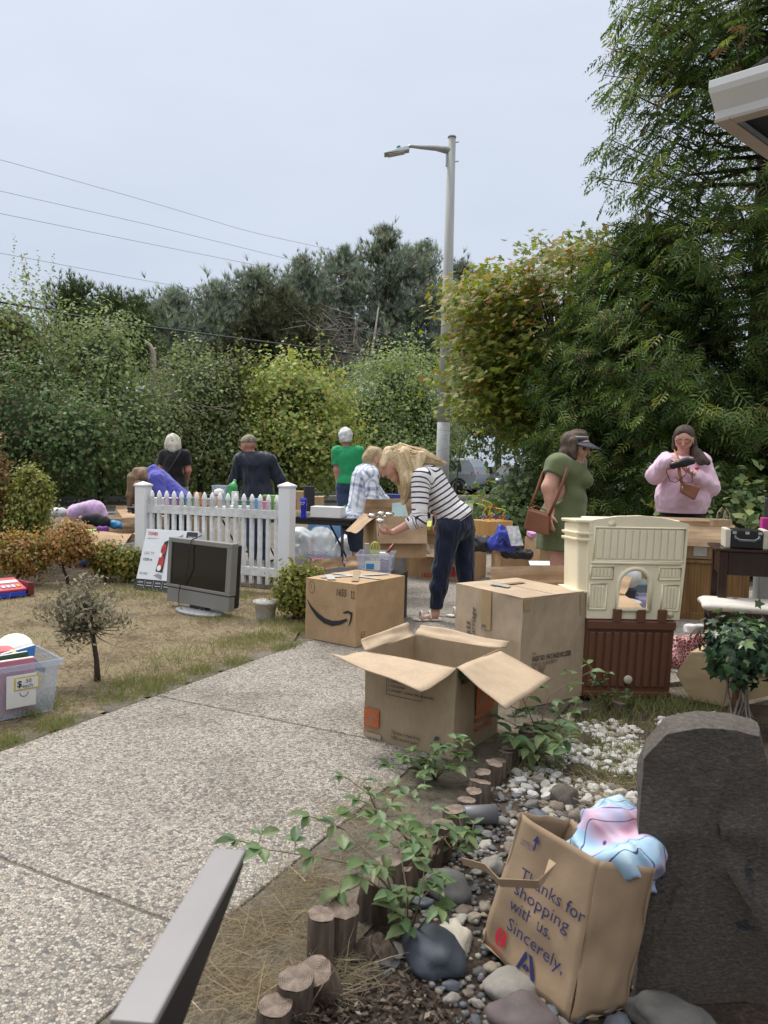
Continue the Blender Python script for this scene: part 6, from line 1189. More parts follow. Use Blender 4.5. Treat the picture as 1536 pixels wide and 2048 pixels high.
def log(p, r, h, tilt=(0, 0), seed=0):
 ax = unit(V(tilt[0], tilt[1], 1)); p = np.asarray(p, float); n = 18; a = unit(np.cross(ax, V(0, 1, .1))); bb = np.cross(ax, a); vs = []; rd = random.Random(seed)
 wob = [1 + .07 * math.sin(k * 2 * PI / n * 2 + seed) + rd.uniform(-.04, .04) for k in range(n)]
 me = bpy.data.meshes.new('log'); V_, F_ = [], []
 for i, (z, q) in enumerate(((-.04, 1.02), (h * .5, 1.0), (h - .012, .99), (h - .003, .965))):
  for k in range(n): t = 2 * PI * k / n; V_.append(tuple(ax * z + (a * math.cos(t) + bb * math.sin(t)) * r * q * wob[k]))
 for i in range(3):
  for k in range(n): F_.append((i * n + k, i * n + (k + 1) % n, (i + 1) * n + (k + 1) % n, (i + 1) * n + k))
 me.from_pydata(V_, [], F_); me.update()
 if len(me.polygons) and Vector(me.polygons[0].normal).dot(Vector(me.polygons[0].center)) < 0: me.flip_normals()
 me.materials.append(m_ls); me.polygons.foreach_set('use_smooth', np.ones(len(me.polygons), bool))
 o = bpy.data.objects.new('log', me); COL.objects.link(o); o.parent = edging; o.location = Vector(p - np.array(edging.location))
 cv = [(*(0 * ax),)] + [tuple((a * math.cos(2 * PI * k / n) + bb * math.sin(2 * PI * k / n)) * r * .962 * wob[k] + ax * rd.uniform(-.002, .002)) for k in range(n)]
 ce = bpy.data.meshes.new('cut_end'); ce.from_pydata(cv, [], [(0, 1 + k, 1 + (k + 1) % n) for k in range(n)]); ce.update()
 if Vector(ce.polygons[0].normal).dot(Vector(ax)) < 0: ce.flip_normals()
 ce.materials.append(m_end); c = bpy.data.objects.new('cut_end', ce); COL.objects.link(c); c.parent = o; c.location = Vector(ax * (h - .001)); return o
logs = [(545, 2060, .038, .10, .1, .0), (590, 2020, .040, .12, .0, -.12), (612, 1985, .038, .10, .12, -.05), (655, 1985, .040, .14, -.15, -.25), (640, 1935, .042, .16, .05, .02), (675, 1900, .042, .17, .06, .0), (735, 1905, .036, .06, .8, -.3), (765, 1912, .034, .05, .9, .2), (738, 1835, .043, .16, .08, .0), (775, 1800, .040, .15, .05, .05), (820, 1775, .038, .12, -.1, 0), (850, 1745, .036, .11, .1, 0), (880, 1715, .038, .13, .0, .0), (905, 1680, .036, .14, .02, 0), (930, 1640, .036, .11, .05, 0), (955, 1610, .036, .12, .02, .05), (982, 1568, .038, .13, .03, 0), (1008, 1540, .036, .12, .02, 0), (1040, 1525, .036, .13, 0, .02), (1062, 1478, .037, .10, 0, 0), (1092, 1468, .037, .09, .02, 0), (1130, 1455, .036, .08, .05, 0), (1165, 1440, .036, .07, 0, 0), (1235, 1424, .036, .07, .1, 0)]
logs += [((a[0] + c[0]) / 2 + random.uniform(-4, 4), (a[1] + c[1]) / 2, .035, .11, random.uniform(-.08, .08), 0) for a, c in zip(logs[8:19], logs[9:20])]
for i, (px, py, r, h, tx, ty) in enumerate(logs):
 p = gnd(px, py) - V(0, 0, .004); log(p, r * random.uniform(.88, 1.12), h * random.uniform(.65, .95), (tx * 1.5 + random.uniform(-.1, .1), ty * 1.5 + random.uniform(-.1, .1)), i)
# --- river stones: shared shapes, each stone its own piece of the bed
def pebble_mesh(i, sub=2, rough=.12, ang=False):
 bm = bmesh.new(); bmesh.ops.create_icosphere(bm, subdivisions=sub, radius=1.0)
 for v in bm.verts:
  d = v.co.normalized(); k = 1 + rough * noise.noise(d * 1.3 + Vector((i * 5.1, 0, 0))) + rough * (.5 if ang else .35) * noise.noise(d * 3 + Vector((0, i * 3.3, 0))); v.co = d * k
 me = bpy.data.meshes.new('stone'); bm.to_mesh(me); bm.free(); me.polygons.foreach_set('use_smooth', np.ones(len(me.polygons), bool) if not ang else np.zeros(len(me.polygons), bool)); return me
def stonemat(name, c, speck=.2, rough=.65):
 m, n, b = nodes_of(name); v = objco(n); a = tex_noise(n, 1.6, 5, v, .65); s = tex_noise(n, 24, 3, v, .7); f = mth(n, 'ADD', mth(n, 'MULTIPLY', a.outputs[0], .6), mth(n, 'MULTIPLY', s.outputs[0], .4)); r = ramp(n, f, [(.3, tuple(q * (1 - speck * 1.7) for q in c)), (.5, c), (.72, tuple(min(1, q * (1 + speck * 1.7)) for q in c))]); lk(n, r.outputs[0], b.inputs['Base Color']); b.inputs['Roughness'].default_value = rough; b.inputs['Specular IOR Level'].default_value = .35; bump(n, b, s.outputs[0], .2, .05); return m
SM = [stonemat('stone_' + str(i), c) for i, c in enumerate([(.115, .115, .118), (.16, .16, .155), (.065, .07, .08), (.22, .205, .18), (.10, .11, .13), (.26, .22, .17), (.17, .135, .11), (.34, .32, .28), (.13, .125, .115)])]
PM = [pebble_mesh(i, 3, .30) for i in range(7)]
for me in PM: me.materials.append(SM[0])
bed = tag(bpy.data.objects.new('stone_bed', None), kind='structure'); COL.objects.link(bed)
def place_stone(parent, me, p, s, mat, rz=None, name='stone'):
 o = bpy.data.objects.new(name, me); COL.objects.link(o); o.parent = parent; o.location = Vector([float(c) for c in p]); o.scale = [float(c) for c in s]; o.rotation_euler = (random.uniform(-.3, .3), random.uniform(-.3, .3), random.uniform(0, 6.28) if rz is None else rz); o.material_slots[0].link = 'OBJECT'; o.material_slots[0].material = mat; return o
def inside(p, poly):
 c = False; j = len(poly) - 1
 for i in range(len(poly)):
  if (poly[i][1] > p[1]) != (poly[j][1] > p[1]) and p[0] < (poly[j][0] - poly[i][0]) * (p[1] - poly[i][1]) / (poly[j][1] - poly[i][1]) + poly[i][0]: c = not c
  j = i
 return c
poly = [gnd(*q)[:2] for q in ((745, 1950), (790, 1830), (890, 1740), (945, 1640), (1010, 1590), (1120, 1610), (1290, 1640), (1300, 1700), (1280, 2040), (1500, 2100), (1250, 2200), (960, 2160), (900, 2010), (840, 1960))]
bigs = [(895, 1795, .078, .06, .055, SM[1]), (865, 1925, .075, .095, .052, stonemat('slate_boulder', (.062, .072, .092), .15, .55)), (905, 1890, .075, .05, .03, stonemat('cream_rock', (.48, .44, .36), .15)), (1128, 1608, .055, .05, .05, stonemat('brown_boulder', (.10, .088, .072), .2)), (1050, 2065, .085, .06, .05, stonemat('mauve_rock', (.105, .082, .082), .2)), (1030, 1985, .075, .06, .03, SM[3]), (985, 1745, .045, .035, .03, SM[3]), (1080, 1650, .06, .035, .03, SM[4]), (1340, 2055, .10, .07, .04, SM[8]), (1155, 1640, .035, .03, .026, SM[6])]
bl = ['mottled grey boulder behind the bramble', 'dark blue grey boulder in the front of the bed', 'flat cream rock by the dark boulder', 'round brown boulder at the edge of the white stones', 'mauve grey rock under the paper bag', 'tan rock wedged under the paper bag', 'flat grey tan rock left of the paper bag handle', 'flat slate rock behind the paper bag', 'wide grey rock at the foot of the basalt slab', 'brownish rock behind the paper bag rim']
placed = []
for (px, py, rx, ry, rz_, mt), lb in zip(bigs, bl):
 p = gnd(px, py) + V(0, 0, rz_ * .55); o = bpy.data.objects.new('boulder', PM[len(placed) % 7]); COL.objects.link(o); o.location = Vector(p); o.scale = (rx, ry, rz_); o.rotation_euler = (0, 0, len(placed) * .7); o.material_slots[0].link = 'OBJECT'; o.material_slots[0].material = mt; tag(o, lb, 'boulder', 'boulders in the stone bed'); placed.append((p[0], p[1], max(rx, ry) * .85))
xs = [q[0] for q in poly]; ys = [q[1] for q in poly]; cnt = 0; tries = 0; sp = []
while cnt < 298 and tries < 40000:
 tries += 1; p = (random.uniform(min(xs), max(xs)), random.uniform(min(ys), max(ys)))
 if not inside(p, poly): continue
 r = random.choice([.011, .013, .016, .019, .022, .018, .015, .027]) * random.uniform(.85, 1.2)
 if any((p[0] - q[0]) ** 2 + (p[1] - q[1]) ** 2 < (q[2] + r * .65) ** 2 for q in placed): continue
 if any((p[0] - q[0]) ** 2 + (p[1] - q[1]) ** 2 < ((q[2] + r) * .70) ** 2 for q in sp): continue
 sp.append((*p, r)); e = random.uniform(.75, 1.35)
 place_stone(bed, random.choice(PM), (p[0], p[1], r * random.uniform(.3, .75)), (r * e, r / e, r * random.uniform(.5, .8)), random.choice(SM)); cnt += 1
# smaller pebbles fill the gaps
m1 = PM[0]; co = np.zeros(len(m1.vertices) * 3, np.float32); bm = bmesh.new(); bmesh.ops.create_icosphere(bm, subdivisions=1, radius=1); tv = np.array([v.co for v in bm.verts]); tf = np.array([[v.index for v in f.verts] for f in bm.faces]); bm.free()
def scatter(name, P, S, cols, parent, mat, flat=.65, jit=.0):
 n = len(P); A = rng.uniform(0, 6.28, n); ca, sa = np.cos(A), np.sin(A); sc3 = S[:, None] * np.c_[rng.uniform(.8, 1.3, n), rng.uniform(.7, 1.1, n), np.full(n, flat)]
 T = tv[None] * sc3[:, None, :] * (1 + jit * rng.normal(size=(n, len(tv), 1))); X = T[..., 0] * ca[:, None] - T[..., 1] * sa[:, None]; Y_ = T[..., 0] * sa[:, None] + T[..., 1] * ca[:, None]
 W = np.stack([X, Y_, T[..., 2]], -1) + P[:, None, :]; F = (tf[None] + (np.arange(n) * len(tv))[:, None, None]).reshape(-1, 3)
 return np_mesh(name, W.reshape(-1, 3), F, col=np.repeat(cols, len(tv), 0), mats=mat, smooth=jit == 0, parent=parent)
def colmat(name, rough=.8):
 m, n, b = nodes_of(name); a = n.nodes.new('ShaderNodeAttribute'); a.attribute_name = 'col'; s = tex_noise(n, 160, 4, objco(n)); lk(n, mixc(n, .55, a.outputs['Color'], mixc(n, s.outputs[0], (.25, .24, .22), (1.6, 1.6, 1.6)), 'MULTIPLY'), b.inputs['Base Color']); b.inputs['Roughness'].default_value = rough; return m
m_colst = colmat('mixed_pebble')
pts = []
while len(pts) < 1500:
 p = (random.uniform(min(xs), max(xs)), random.uniform(min(ys), max(ys)))
 if inside(p, poly): pts.append((*p, random.uniform(.002, .010)))
tag(scatter('small_pebbles', np.array(pts), rng.uniform(.006, .012, len(pts)), pick_cols(len(pts), [(.13, .13, .13), (.2, .19, .17), (.08, .08, .09), (.28, .25, .2)]), bed, m_colst), kind='stuff')
# white quartz stones behind
wp = [gnd(*q)[:2] for q in ((990, 1580), (1030, 1545), (1110, 1500), (1160, 1450), (1260, 1440), (1430, 1430), (1420, 1470), (1300, 1560), (1290, 1630), (1160, 1620), (1080, 1600))]
wb = tag(bpy.data.objects.new('white_stone_bed', None), kind='structure'); COL.objects.link(wb); WM = [pebble_mesh(20 + i, 2, .35, True) for i in range(6)]
m_wh = [stonemat('quartz_' + str(i), c, .12, .75) for i, c in enumerate([(.46, .45, .42), (.37, .35, .31), (.54, .53, .51), (.25, .22, .18)])]
for me in WM: me.materials.append(m_wh[0])
xw = [q[0] for q in wp]; yw = [q[1] for q in wp]; k = 0; tries = 0; ws = []
while k < 260 and tries < 30000:
 tries += 1; p = (random.uniform(min(xw), max(xw)), random.uniform(min(yw), max(yw)))
 if not inside(p, wp) or noise.noise(Vector((p[0] * 4, p[1] * 4, 3))) < -.18: continue
 r = random.uniform(.012, .028)
 if any((p[0] - q[0]) ** 2 + (p[1] - q[1]) ** 2 < ((q[2] + r) * .75) ** 2 for q in ws): continue
 ws.append((*p, r)); place_stone(wb, random.choice(WM), (*p, r * .4), (r * 1.15, r * .85, r * .65), random.choices(m_wh, [4, 3, 3, 1])[0]); k += 1
pts = []
while len(pts) < 1300:
 p = (random.uniform(min(xw), max(xw)), random.uniform(min(yw), max(yw)))
 if inside(p, wp) and noise.noise(Vector((p[0] * 4, p[1] * 4, 3))) > -.3: pts.append((*p, random.uniform(.002, .006)))
tag(scatter('white_chips', np.array(pts), rng.uniform(.005, .011, len(pts)), pick_cols(len(pts), [(.5, .48, .45), (.36, .33, .28), (.22, .18, .14), (.12, .1, .07)]), wb, m_colst, .7, .12), kind='stuff')
# bark chips in the near mulch
pts = []; mp_ = [gnd(*q)[:2] for q in ((600, 2048), (700, 1970), (800, 1950), (860, 1980), (940, 2048), (960, 2200), (560, 2200))]; xm = [q[0] for q in mp_]; ym = [q[1] for q in mp_]
while len(pts) < 1500:
 p = (random.uniform(min(xm), max(xm)), random.uniform(min(ym), max(ym)))
 if inside(p, mp_): pts.append((*p, .004 + random.uniform(0, .006)))
P = np.array(pts); o = leaves('bark_chips', P, V(0, 0, 1) + 0 * P, rng.normal(size=P.shape), .022 * rng.uniform(.4, 1.3, len(P)), (T_LEAF[0] * V(.7, 1, 1), T_LEAF[1]), pick_cols(len(P), [(.03, .02, .015), (.07, .05, .038), (.14, .105, .08), (.25, .2, .15)], [4, 4, 2, 1]), jit=.45); tag(o, 'dark bark mulch chips in the near corner of the bed', 'mulch', kind='stuff')
# --- basalt slab
b = MB(); yf = 1.80
front = [(1262, 2010), (1275, 1900), (1270, 1700), (1278, 1580), (1292, 1520), (1335, 1470), (1400, 1456), (1475, 1456), (1526, 1466), (1540, 1530), (1560, 1750), (1600, 2010)]
def slabpt(px, py, dy): 
 q = at(px, py, yf + dy + .10 * max(0, (1600 - py)) / 1000); return q
N_ = 26; bm = bmesh.new(); fr = [Vector(slabpt(px, py, 0)) for px, py in front]; 
cen = sum(fr, Vector()) / len(fr)
ring = []
for i in range(len(fr)):
 a, c = fr[i], fr[(i + 1) % len(fr)]
 for k in range(6): ring.append(a.lerp(c, k / 6))
layers = []
for dpt, sc1, dz in ((0, .995, 0), (.004, 1.0, 0), (.06, 1.0, .0), (.11, .99, .0), (.16, .96, .0)):
 layers.append([bm.verts.new(cen + (p - cen) * sc1 + Vector((.30 * dpt, dpt, dz)) + Vector((noise.noise(p * 9 + Vector((dpt * 20, 0, 0))), noise.noise(p * 7), noise.noise(p * 8 + Vector((0, 5, 0))))) * .014) for p in ring])
for l0, l1 in zip(layers[:-1], layers[1:]):
 for i in range(len(ring)): j = (i + 1) % len(ring); bm.faces.new((l0[i], l0[j], l1[j], l1[i]))
for lay in (layers[0], layers[-1]):
 prev = lay
 for s in (.75, .5, .25):
  nx = [bm.verts.new(v.co.lerp(cen + (lay[0].co - lay[0].co), 0) * 0 + cen * 0 + (v.co - Vector((cen.x, v.co.y, cen.z))) * (s / (1 if prev is lay else 1)) + Vector((cen.x, v.co.y + noise.noise(v.co * 6 + Vector((s * 9, 0, 0))) * .014, cen.z))) for v in lay]
  for i in range(len(lay)): j = (i + 1) % len(lay); bm.faces.new((prev[i], prev[j], nx[j], nx[i]))
  prev = nx
 bm.faces.new(prev)
bmesh.ops.recalc_face_normals(bm, faces=bm.faces); me = bpy.data.meshes.new('basalt_slab'); bm.to_mesh(me); bm.free()
def basalt():
 m, n, b = nodes_of('basalt'); v = objco(n); a = tex_noise(n, 3.2, 6, v, .62); s = tex_noise(n, 70, 5, objco(n, (1, 1, 2.2)), .75); r = ramp(n, s.outputs[0], [(.3, (.038, .031, .026)), (.55, (.098, .083, .07)), (.75, (.18, .155, .13))]); k = ramp(n, a.outputs[0], [(.56, (0, 0, 0)), (.585, (1, 1, 1))]); dk = ramp(n, s.outputs[0], [(.4, (.016, .018, .025)), (.75, (.06, .062, .075))]); lk(n, mixc(n, k.outputs[0], r.outputs[0], dk.outputs[0]), b.inputs['Base Color']); b.inputs['Roughness'].default_value = .85; bump(n, b, mth(n, 'ADD', s.outputs[0], mth(n, 'MULTIPLY', k.outputs[0], -.5)), .7, .01); return m
me.polygons.foreach_set('use_smooth', np.ones(len(me.polygons), bool)); me.set_sharp_from_angle(angle=.5)
tag(origin_to(finish(me, 'basalt_slab', basalt(), None, False), gnd(1400, 2010)), 'tall dark basalt slab standing behind the paper bag', 'rock')
# --- grocery bag leaning on the slab
m_kr = M('bag_kraft', (.34, .24, .15), .8, .11, 4, bmp=.3, bscale=7, bdist=.012)
A = V(.285, 1.985, .03); B = V(.455, 1.715, .015); Cc = V(.605, 1.765, .015); Dd = A + Cc - B
A1 = gnd(1042, 1628, .395); B1 = gnd(1199, 1722, .385); C1 = gnd(1312, 1736, .385); D1 = A1 + C1 - B1
t = thing('grocery_bag', 'brown paper grocery bag stuffed with pastel cloth leaning on the basalt slab', 'bag', (A + Cc) / 2)
b = MB(); 
def crump(a, b_, c, d, seed, name, nu=16, nv=22):
 q = MB(); q.sheet(a, b_, c, d, .0012, nu, nv, .012, seed, freq=3.6); return q.obj(name, m_kr, t, True)
crump(A, B, B1, A1, 31, 'front_panel'); crump(B, Cc, C1, B1, 37, 'side_panel', 10); crump(Cc, Dd, D1, C1, 41, 'back_panel'); crump(Dd, A, A1, D1, 43, 'side_panel', 10); crump(A, B, Cc, Dd, 47, 'bottom_panel', 8, 8)
eu = unit(B - A + (B1 - A1)); ev = unit(A1 - A + (B1 - B)); nb = unit(np.cross(eu, ev)); W_ = np.linalg.norm(B - A)
def fp(x, y): return (A * (1 - x) + B * x) * (1 - y) + (A1 * (1 - x) + B1 * x) * y + nb * .0075
def pd_(pts, *a): return polydecal([(x * .68, y * .68) for x, y in pts], *a)
def btext(s, x, y, size, fit, mat=m_navy, bold=False, shear=0): 
 o = fp(x, y); u = unit(fp(min(1, x + .5), y) - o); v = unit(fp(x, min(1, y + .3)) - o); return text(s, o, u, v, size, mat, t, 'lettering', bold, fit=fit, shear=shear)
btext('Thanks for', .22, .60, .046, .215); btext('shopping', .20, .485, .046, .185); btext('with us.', .20, .37, .046, .145); btext('Sincerely,', .23, .235, .046, .195)
btext('HANDLES', .12, .84, .012, .05); btext('NOT OUT', .12, .815, .012, .045); o = fp(.25, .83); u = unit(fp(.6, .83) - o); v = unit(fp(.25, .95) - o); polydecal([(.010, 0), (.016, 0), (.016, .022), (.024, .022), (.013, .042), (.002, .022), (.010, .022)], o, u, v, m_navy, t, 'arrow_mark', .001)
o = fp(.15, .07); u = unit(fp(.5, .07) - o) * .8; v = unit(fp(.15, .3) - o) * .8; m_sf = M('logo_red', (.50, .025, .045), .6)
pd_(arc(.022, .044, .026, .036, 100, 280, 14) + [(.03, .012), (.016, .03), (.026, .055), (.016, .078)][:4], o, u, v, m_sf, t, 'red_logo', .001); pd_(arc(.030, .044, .024, .036, -75, 95, 14) + [(.026, .078), (.036, .06), (.022, .038), (.034, .014)], o, u, v, m_sf, t, 'red_logo', .0012); text('SAFEWAY', o - v * .012 + u * -.005, u, v, .014, m_sf, t, 'lettering', fit=.045)
o = fp(.43, .055); u = unit(fp(.8, .055) - o); v = unit(fp(.43, .3) - o)
pd_([(.0, .0), (.016, .0), (.042, .062), (.034, .078), (.026, .078)], o, u, v, m_navy, t, 'blue_logo', .001); pd_([(.040, .078), (.048, .070), (.078, .0), (.095, .0), (.095, .012), (.062, .078)], o, u, v, m_navy, t, 'blue_logo', .001); pd_([(.026, .02), (.044, .014), (.046, .04), (.036, .034)], o, u, v, m_navy, t, 'blue_logo', .0012); pd_([(.048, .014), (.066, .022), (.056, .036), (.050, .034)], o, u, v, m_navy, t, 'blue_logo', .0012); text('Albertsons', o - v * .014, u, v, .014, m_navy, t, 'lettering', True, fit=.068)
# flat paper handle
hb = MB(); h0 = fp(.88, .93); h1 = fp(.28, .93); out = -unit(np.cross(Z, unit(B - A))) if np.dot(-unit(np.cross(Z, unit(B - A))), V(-1, -1, 0)) > 0 else unit(np.cross(Z, unit(B - A)))
path_ = [h0 + nb * .004, h0 + nb * .055 - Z * .075, h0 * .45 + h1 * .55 + nb * .115 - Z * .055 , h1 + nb * .085 - Z * .01, h1 + nb * .07 - eu * .03 + Z * .01]
path_ = [at(1105, 1722, 1.78), at(1078, 1768, 1.70), at(1000, 1765, 1.74), at(972, 1735, 1.78), at(925, 1722, 1.86)]
wv = Z * .018 + nb * .006; vs = []; 
for i_, p in enumerate(path_): vs += [p - (eu * .011 if i_ == 0 else wv * .55), p + (eu * .011 if i_ == 0 else wv * .55)]
hb.add(vs, [(2 * i, 2 * i + 2, 2 * i + 3, 2 * i + 1) for i in range(len(path_) - 1)]); ho = hb.obj('handle', m_kr, t); s_ = ho.modifiers.new('s', 'SOLIDIFY'); s_.thickness = .0016
# pastel cloth
def pastel():
 m, n, b = nodes_of('pastel_print'); v = objco(n); a = tex_noise(n, 7.5, 2, v); r = ramp(n, a.outputs[0], [(.30, (.50, .22, .32)), (.42, (.55, .38, .48)), (.5, (.48, .44, .62)), (.58, (.32, .50, .66)), (.68, (.46, .60, .68)), (.78, (.60, .54, .40))]); w = n.nodes.new('ShaderNodeTexWave'); w.wave_type = 'RINGS'; w.inputs['Scale'].default_value = 7.5; w.inputs['Distortion'].default_value = 12; w.inputs['Detail'].default_value = 1; w.inputs['Detail Scale'].default_value = .8; lk(n, v, w.inputs['Vector']); d = ramp(n, w.outputs[0], [(.0, (0, 0, 0)), (.008, (0, 0, 0)), (.022, (1, 1, 1))]); lk(n, mixc(n, d.outputs[0], (.05, .05, .16), r.outputs[0]), b.inputs['Base Color']); b.inputs['Roughness'].default_value = .6; b.inputs['Specular IOR Level'].default_value = .3; return m
mpst = pastel(); p = at(1225, 1690, 1.80); q = at(1100, 1672, 1.90)
bn = [bone(at(1170, 1700, 1.86), at(1280, 1710, 1.78), .045, .045), bone(at(1200, 1650, 1.88), at(1240, 1640, 1.86), .045, .04), bone(at(1270, 1660, 1.86), at(1300, 1710, 1.80), .035, .03), bone(at(1230, 1625, 1.9), at(1275, 1650, 1.88), .03, .03), bone(at(1180, 1715, 1.82), at(1250, 1720, 1.76), .03, .03), bone(at(1200, 1760, 1.84), at(1260, 1760, 1.80), .05, .05)]
tag(origin_to(blend_body('pastel_cloth', bn, .0055, mpst, None, wrinkle=wr(.017, 27, 5)), p), 'pastel pink and blue printed cloth heaped out of the paper bag', 'cloth')
bn = [bone(at(1085, 1668, 2.06), at(1118, 1664, 2.02), .028, .03), bone(at(1092, 1690, 2.04), at(1122, 1685, 2.0), .03, .03)]
tag(origin_to(blend_body('pastel_cloth', bn, .005, mpst, None, wrinkle=wr(.009, 34, 7)), q), 'small pink and cream end of printed cloth inside the bag rim', 'cloth')
# --- grey path lamp lying on the stones
p0 = gnd(905, 1632, .05); p1 = gnd(993, 1628, .05); ax = unit(p1 - p0); t = thing('spot_lamp', 'grey cylindrical garden spot lamp lying on the stones', 'lamp', p0 * V(1, 1, 0)); m_gl = M('lamp_grey', (.13, .13, .14), .45, .06); L = np.linalg.norm(p1 - p0)
b = MB(); b.lathe(p0 + ax * .02, [(.024, 0), (.033, .003), (.034, .006), (.034, .022), (.032, .023), (.034, .025), (.0345, L - .022), (.030, L - .02), (.028, L - .05), (0, L - .051)], 28, ax); b.obj('housing', m_gl, t, True); b = MB(); b.tube([p0 + ax * .03 + V(0, -.02, .03), p0 - ax * .006 + V(0, -.02, .028), p0 - ax * .012 + V(0, -.02, .0), p0 - ax * .004 + V(0, -.01, -.04)], .010, 8); b.obj('bracket', m_gl, t, True)
# --- brambles and weeds
m_cane = M('bramble_cane', (.12, .085, .045), .7, .3, 40)
BR = [(.09, .15, .06), (.12, .18, .07), (.07, .115, .05), (.16, .21, .085)]
BLM = []
for i in range(8):
 w_ = random.uniform(.85, 1.1); oo = leaves('leaf', np.zeros((1, 3)), np.array([[0, 0, 1.]]), np.array([[0, 1., 0]]), 1.0, (np.array([(0, 0, 0), (.13, .12, .03), (.27, .34, .07), (.25, .58, .06), (.13, .82, .0), (0, 1, -.1), (-.13, .82, .0), (-.25, .58, .06), (-.27, .34, .07), (-.13, .12, .03), (0, .45, -.01)], float) * V(w_, 1, random.uniform(.6, 2)), np.array([(0, 1, 10), (1, 2, 10), (2, 3, 10), (3, 4, 10), (4, 5, 10), (5, 6, 10), (6, 7, 10), (7, 8, 10), (8, 9, 10), (9, 0, 10)])), pick_cols(1, BR, var=.12), None, leafmat('bramble_leaf', .3, .45, .4), jit=0); BLM.append(oo.data); bpy.data.objects.remove(oo)
def bramble(label, canes, size, nl=3, seed=1, name='bramble'):
 base = canes[0][0]; t = thing(name, label, 'plant', base, 'weeds growing in the bed'); b = MB(); P, N, U, S = [], [], [], []
 for cane in canes:
  pts_ = [np.asarray(q, float) for q in cane]; fine = []
  for a, c in zip(pts_[:-1], pts_[1:]):
   for k in range(4): fine.append(a + (c - a) * k / 4)
  fine.append(pts_[-1]); b.tube(fine, [.0035 * (1 - .7 * i / len(fine)) for i in range(len(fine))], 6, False)
  for i in range(2, len(fine), 2):
   d = unit(fine[i] - fine[i - 1]); sd = unit(np.cross(d, Z)) * (1 if (i // 2) % 2 else -1); st = unit(sd * .8 + d * .3 + Z * .45); tipp = fine[i] + st * size * .7; b.tube([fine[i], tipp], .0015, 4, False)
   for k, an in enumerate((0, .95, -.95) if nl == 3 else (0, .8, -.8, 1.6, -1.6)):
    dr = unit(st * math.cos(an) + unit(np.cross(Z, st)) * math.sin(an)); P.append(tipp); U.append(dr + Z * random.uniform(-.25, .1)); N.append(Z + rng.normal(size=3) * .25); S.append(size * (1.15 if k == 0 else .9) * random.uniform(.8, 1.2))
  P.append(fine[-1]); U.append(unit(fine[-1] - fine[-2])); N.append(Z + 0 * fine[-1]); S.append(size * .7)
 b.obj('cane', m_cane, t, True); off = Vector(off_of(t))
 for p, n_, u_, s_ in zip(P, N, U, S):
  n_ = unit(n_); u_ = unit(u_ - n_ * np.dot(u_, n_)); x_ = np.cross(u_, n_); o = bpy.data.objects.new('leaf', random.choice(BLM)); COL.objects.link(o); o.parent = t
  o.matrix_local = Matrix([[x_[i] * s_, u_[i] * s_, n_[i] * s_, p[i] - off[i]] for i in range(3)] + [[0, 0, 0, 1]])
 return t
g1 = gnd(815, 1890)
bramble('large bramble arching over the log edging onto the path', [[g1, at(800, 1800, 2.02) , at(740, 1735, 2.05), at(640, 1715, 2.08), at(540, 1700, 2.12), at(492, 1685, 2.16)], [g1, at(815, 1790, 2.0), at(800, 1700, 2.1), at(790, 1660, 2.2)], [g1, at(840, 1800, 1.95), at(850, 1730, 2.0)], [g1, at(780, 1790, 2.0), at(735, 1760, 2.02), at(700, 1780, 2.05)], [g1, at(850, 1840, 1.94), at(880, 1800, 1.95)], [g1, at(770, 1740, 2.05), at(690, 1660, 2.2), at(640, 1640, 2.3)]], .055)
g2 = gnd(862, 1740); bramble('middle bramble growing between the logs left of the spot lamp', [[g2, at(850, 1660, 2.3), at(835, 1605, 2.45)], [g2, at(880, 1680, 2.3), at(925, 1660, 2.35)], [g2, at(820, 1680, 2.3), at(770, 1640, 2.4)], [g2, at(790, 1650, 2.4), at(740, 1610, 2.55)]], .058)
g3 = gnd(760, 1640); bramble('low bramble sprig on the path edge below the open moving box', [[g3, at(740, 1590, 2.75), at(700, 1560, 2.85)], [g3, at(790, 1590, 2.75), at(850, 1575, 2.8)]], .05)
g4 = gnd(870, 1560); bramble('leafy weed at the front corner of the open moving box', [[g4, at(850, 1520, 3.05), at(810, 1515, 3.05)], [g4, at(870, 1505, 3.05), at(900, 1490, 3.0)], [g4, at(900, 1525, 3.05), at(925, 1500, 3.05)], [g4, at(840, 1545, 3.0), at(790, 1535, 3.05)], [g4, at(880, 1540, 3.0), at(930, 1535, 3.0)]], .052, 5)
g5 = gnd(1085, 1490); bramble('bramble climbing before the large closed carton', [[g5, at(1085, 1430, 3.6), at(1100, 1390, 3.65), at(1150, 1360, 3.75), at(1185, 1340, 3.85)], [g5, at(1060, 1430, 3.6), at(1040, 1385, 3.65)], [g5, at(1120, 1440, 3.6), at(1150, 1420, 3.6)], [g5, at(1050, 1460, 3.55), at(1010, 1440, 3.6)]], .06)
g6 = gnd(1075, 1530); bramble('broad leafed green weed among the log stakes', [[g6, g6 + V(.02, -.02, .1), g6 + V(.05, -.06, .16)], [g6, g6 + V(-.06, -.02, .1), g6 + V(-.12, -.04, .12)], [g6, g6 + V(.06, .03, .1), g6 + V(.13, .03, .1)], [g6, g6 + V(-.02, -.05, .08), g6 + V(-.03, -.12, .09)]], .075)
g7 = gnd(1215, 1420); bramble('small ferny weed at the foot of the brown play cabinet', [[g7, g7 + V(-.03, 0, .08), g7 + V(-.08, 0, .15)], [g7, g7 + V(.04, 0, .06), g7 + V(.1, 0, .08)], [g7, g7 + V(0, -.02, .1), g7 + V(-.02, -.03, .2)]], .035, 5)
g8 = gnd(985, 1690); bramble('small sprig beside the spot lamp in the stones', [[g8 + V(-.12, 0, 0), at(930, 1680, 2.35), at(945, 1665, 2.35)], [g8 + V(-.12, 0, 0), at(905, 1700, 2.35), at(890, 1680, 2.4)]], .04)
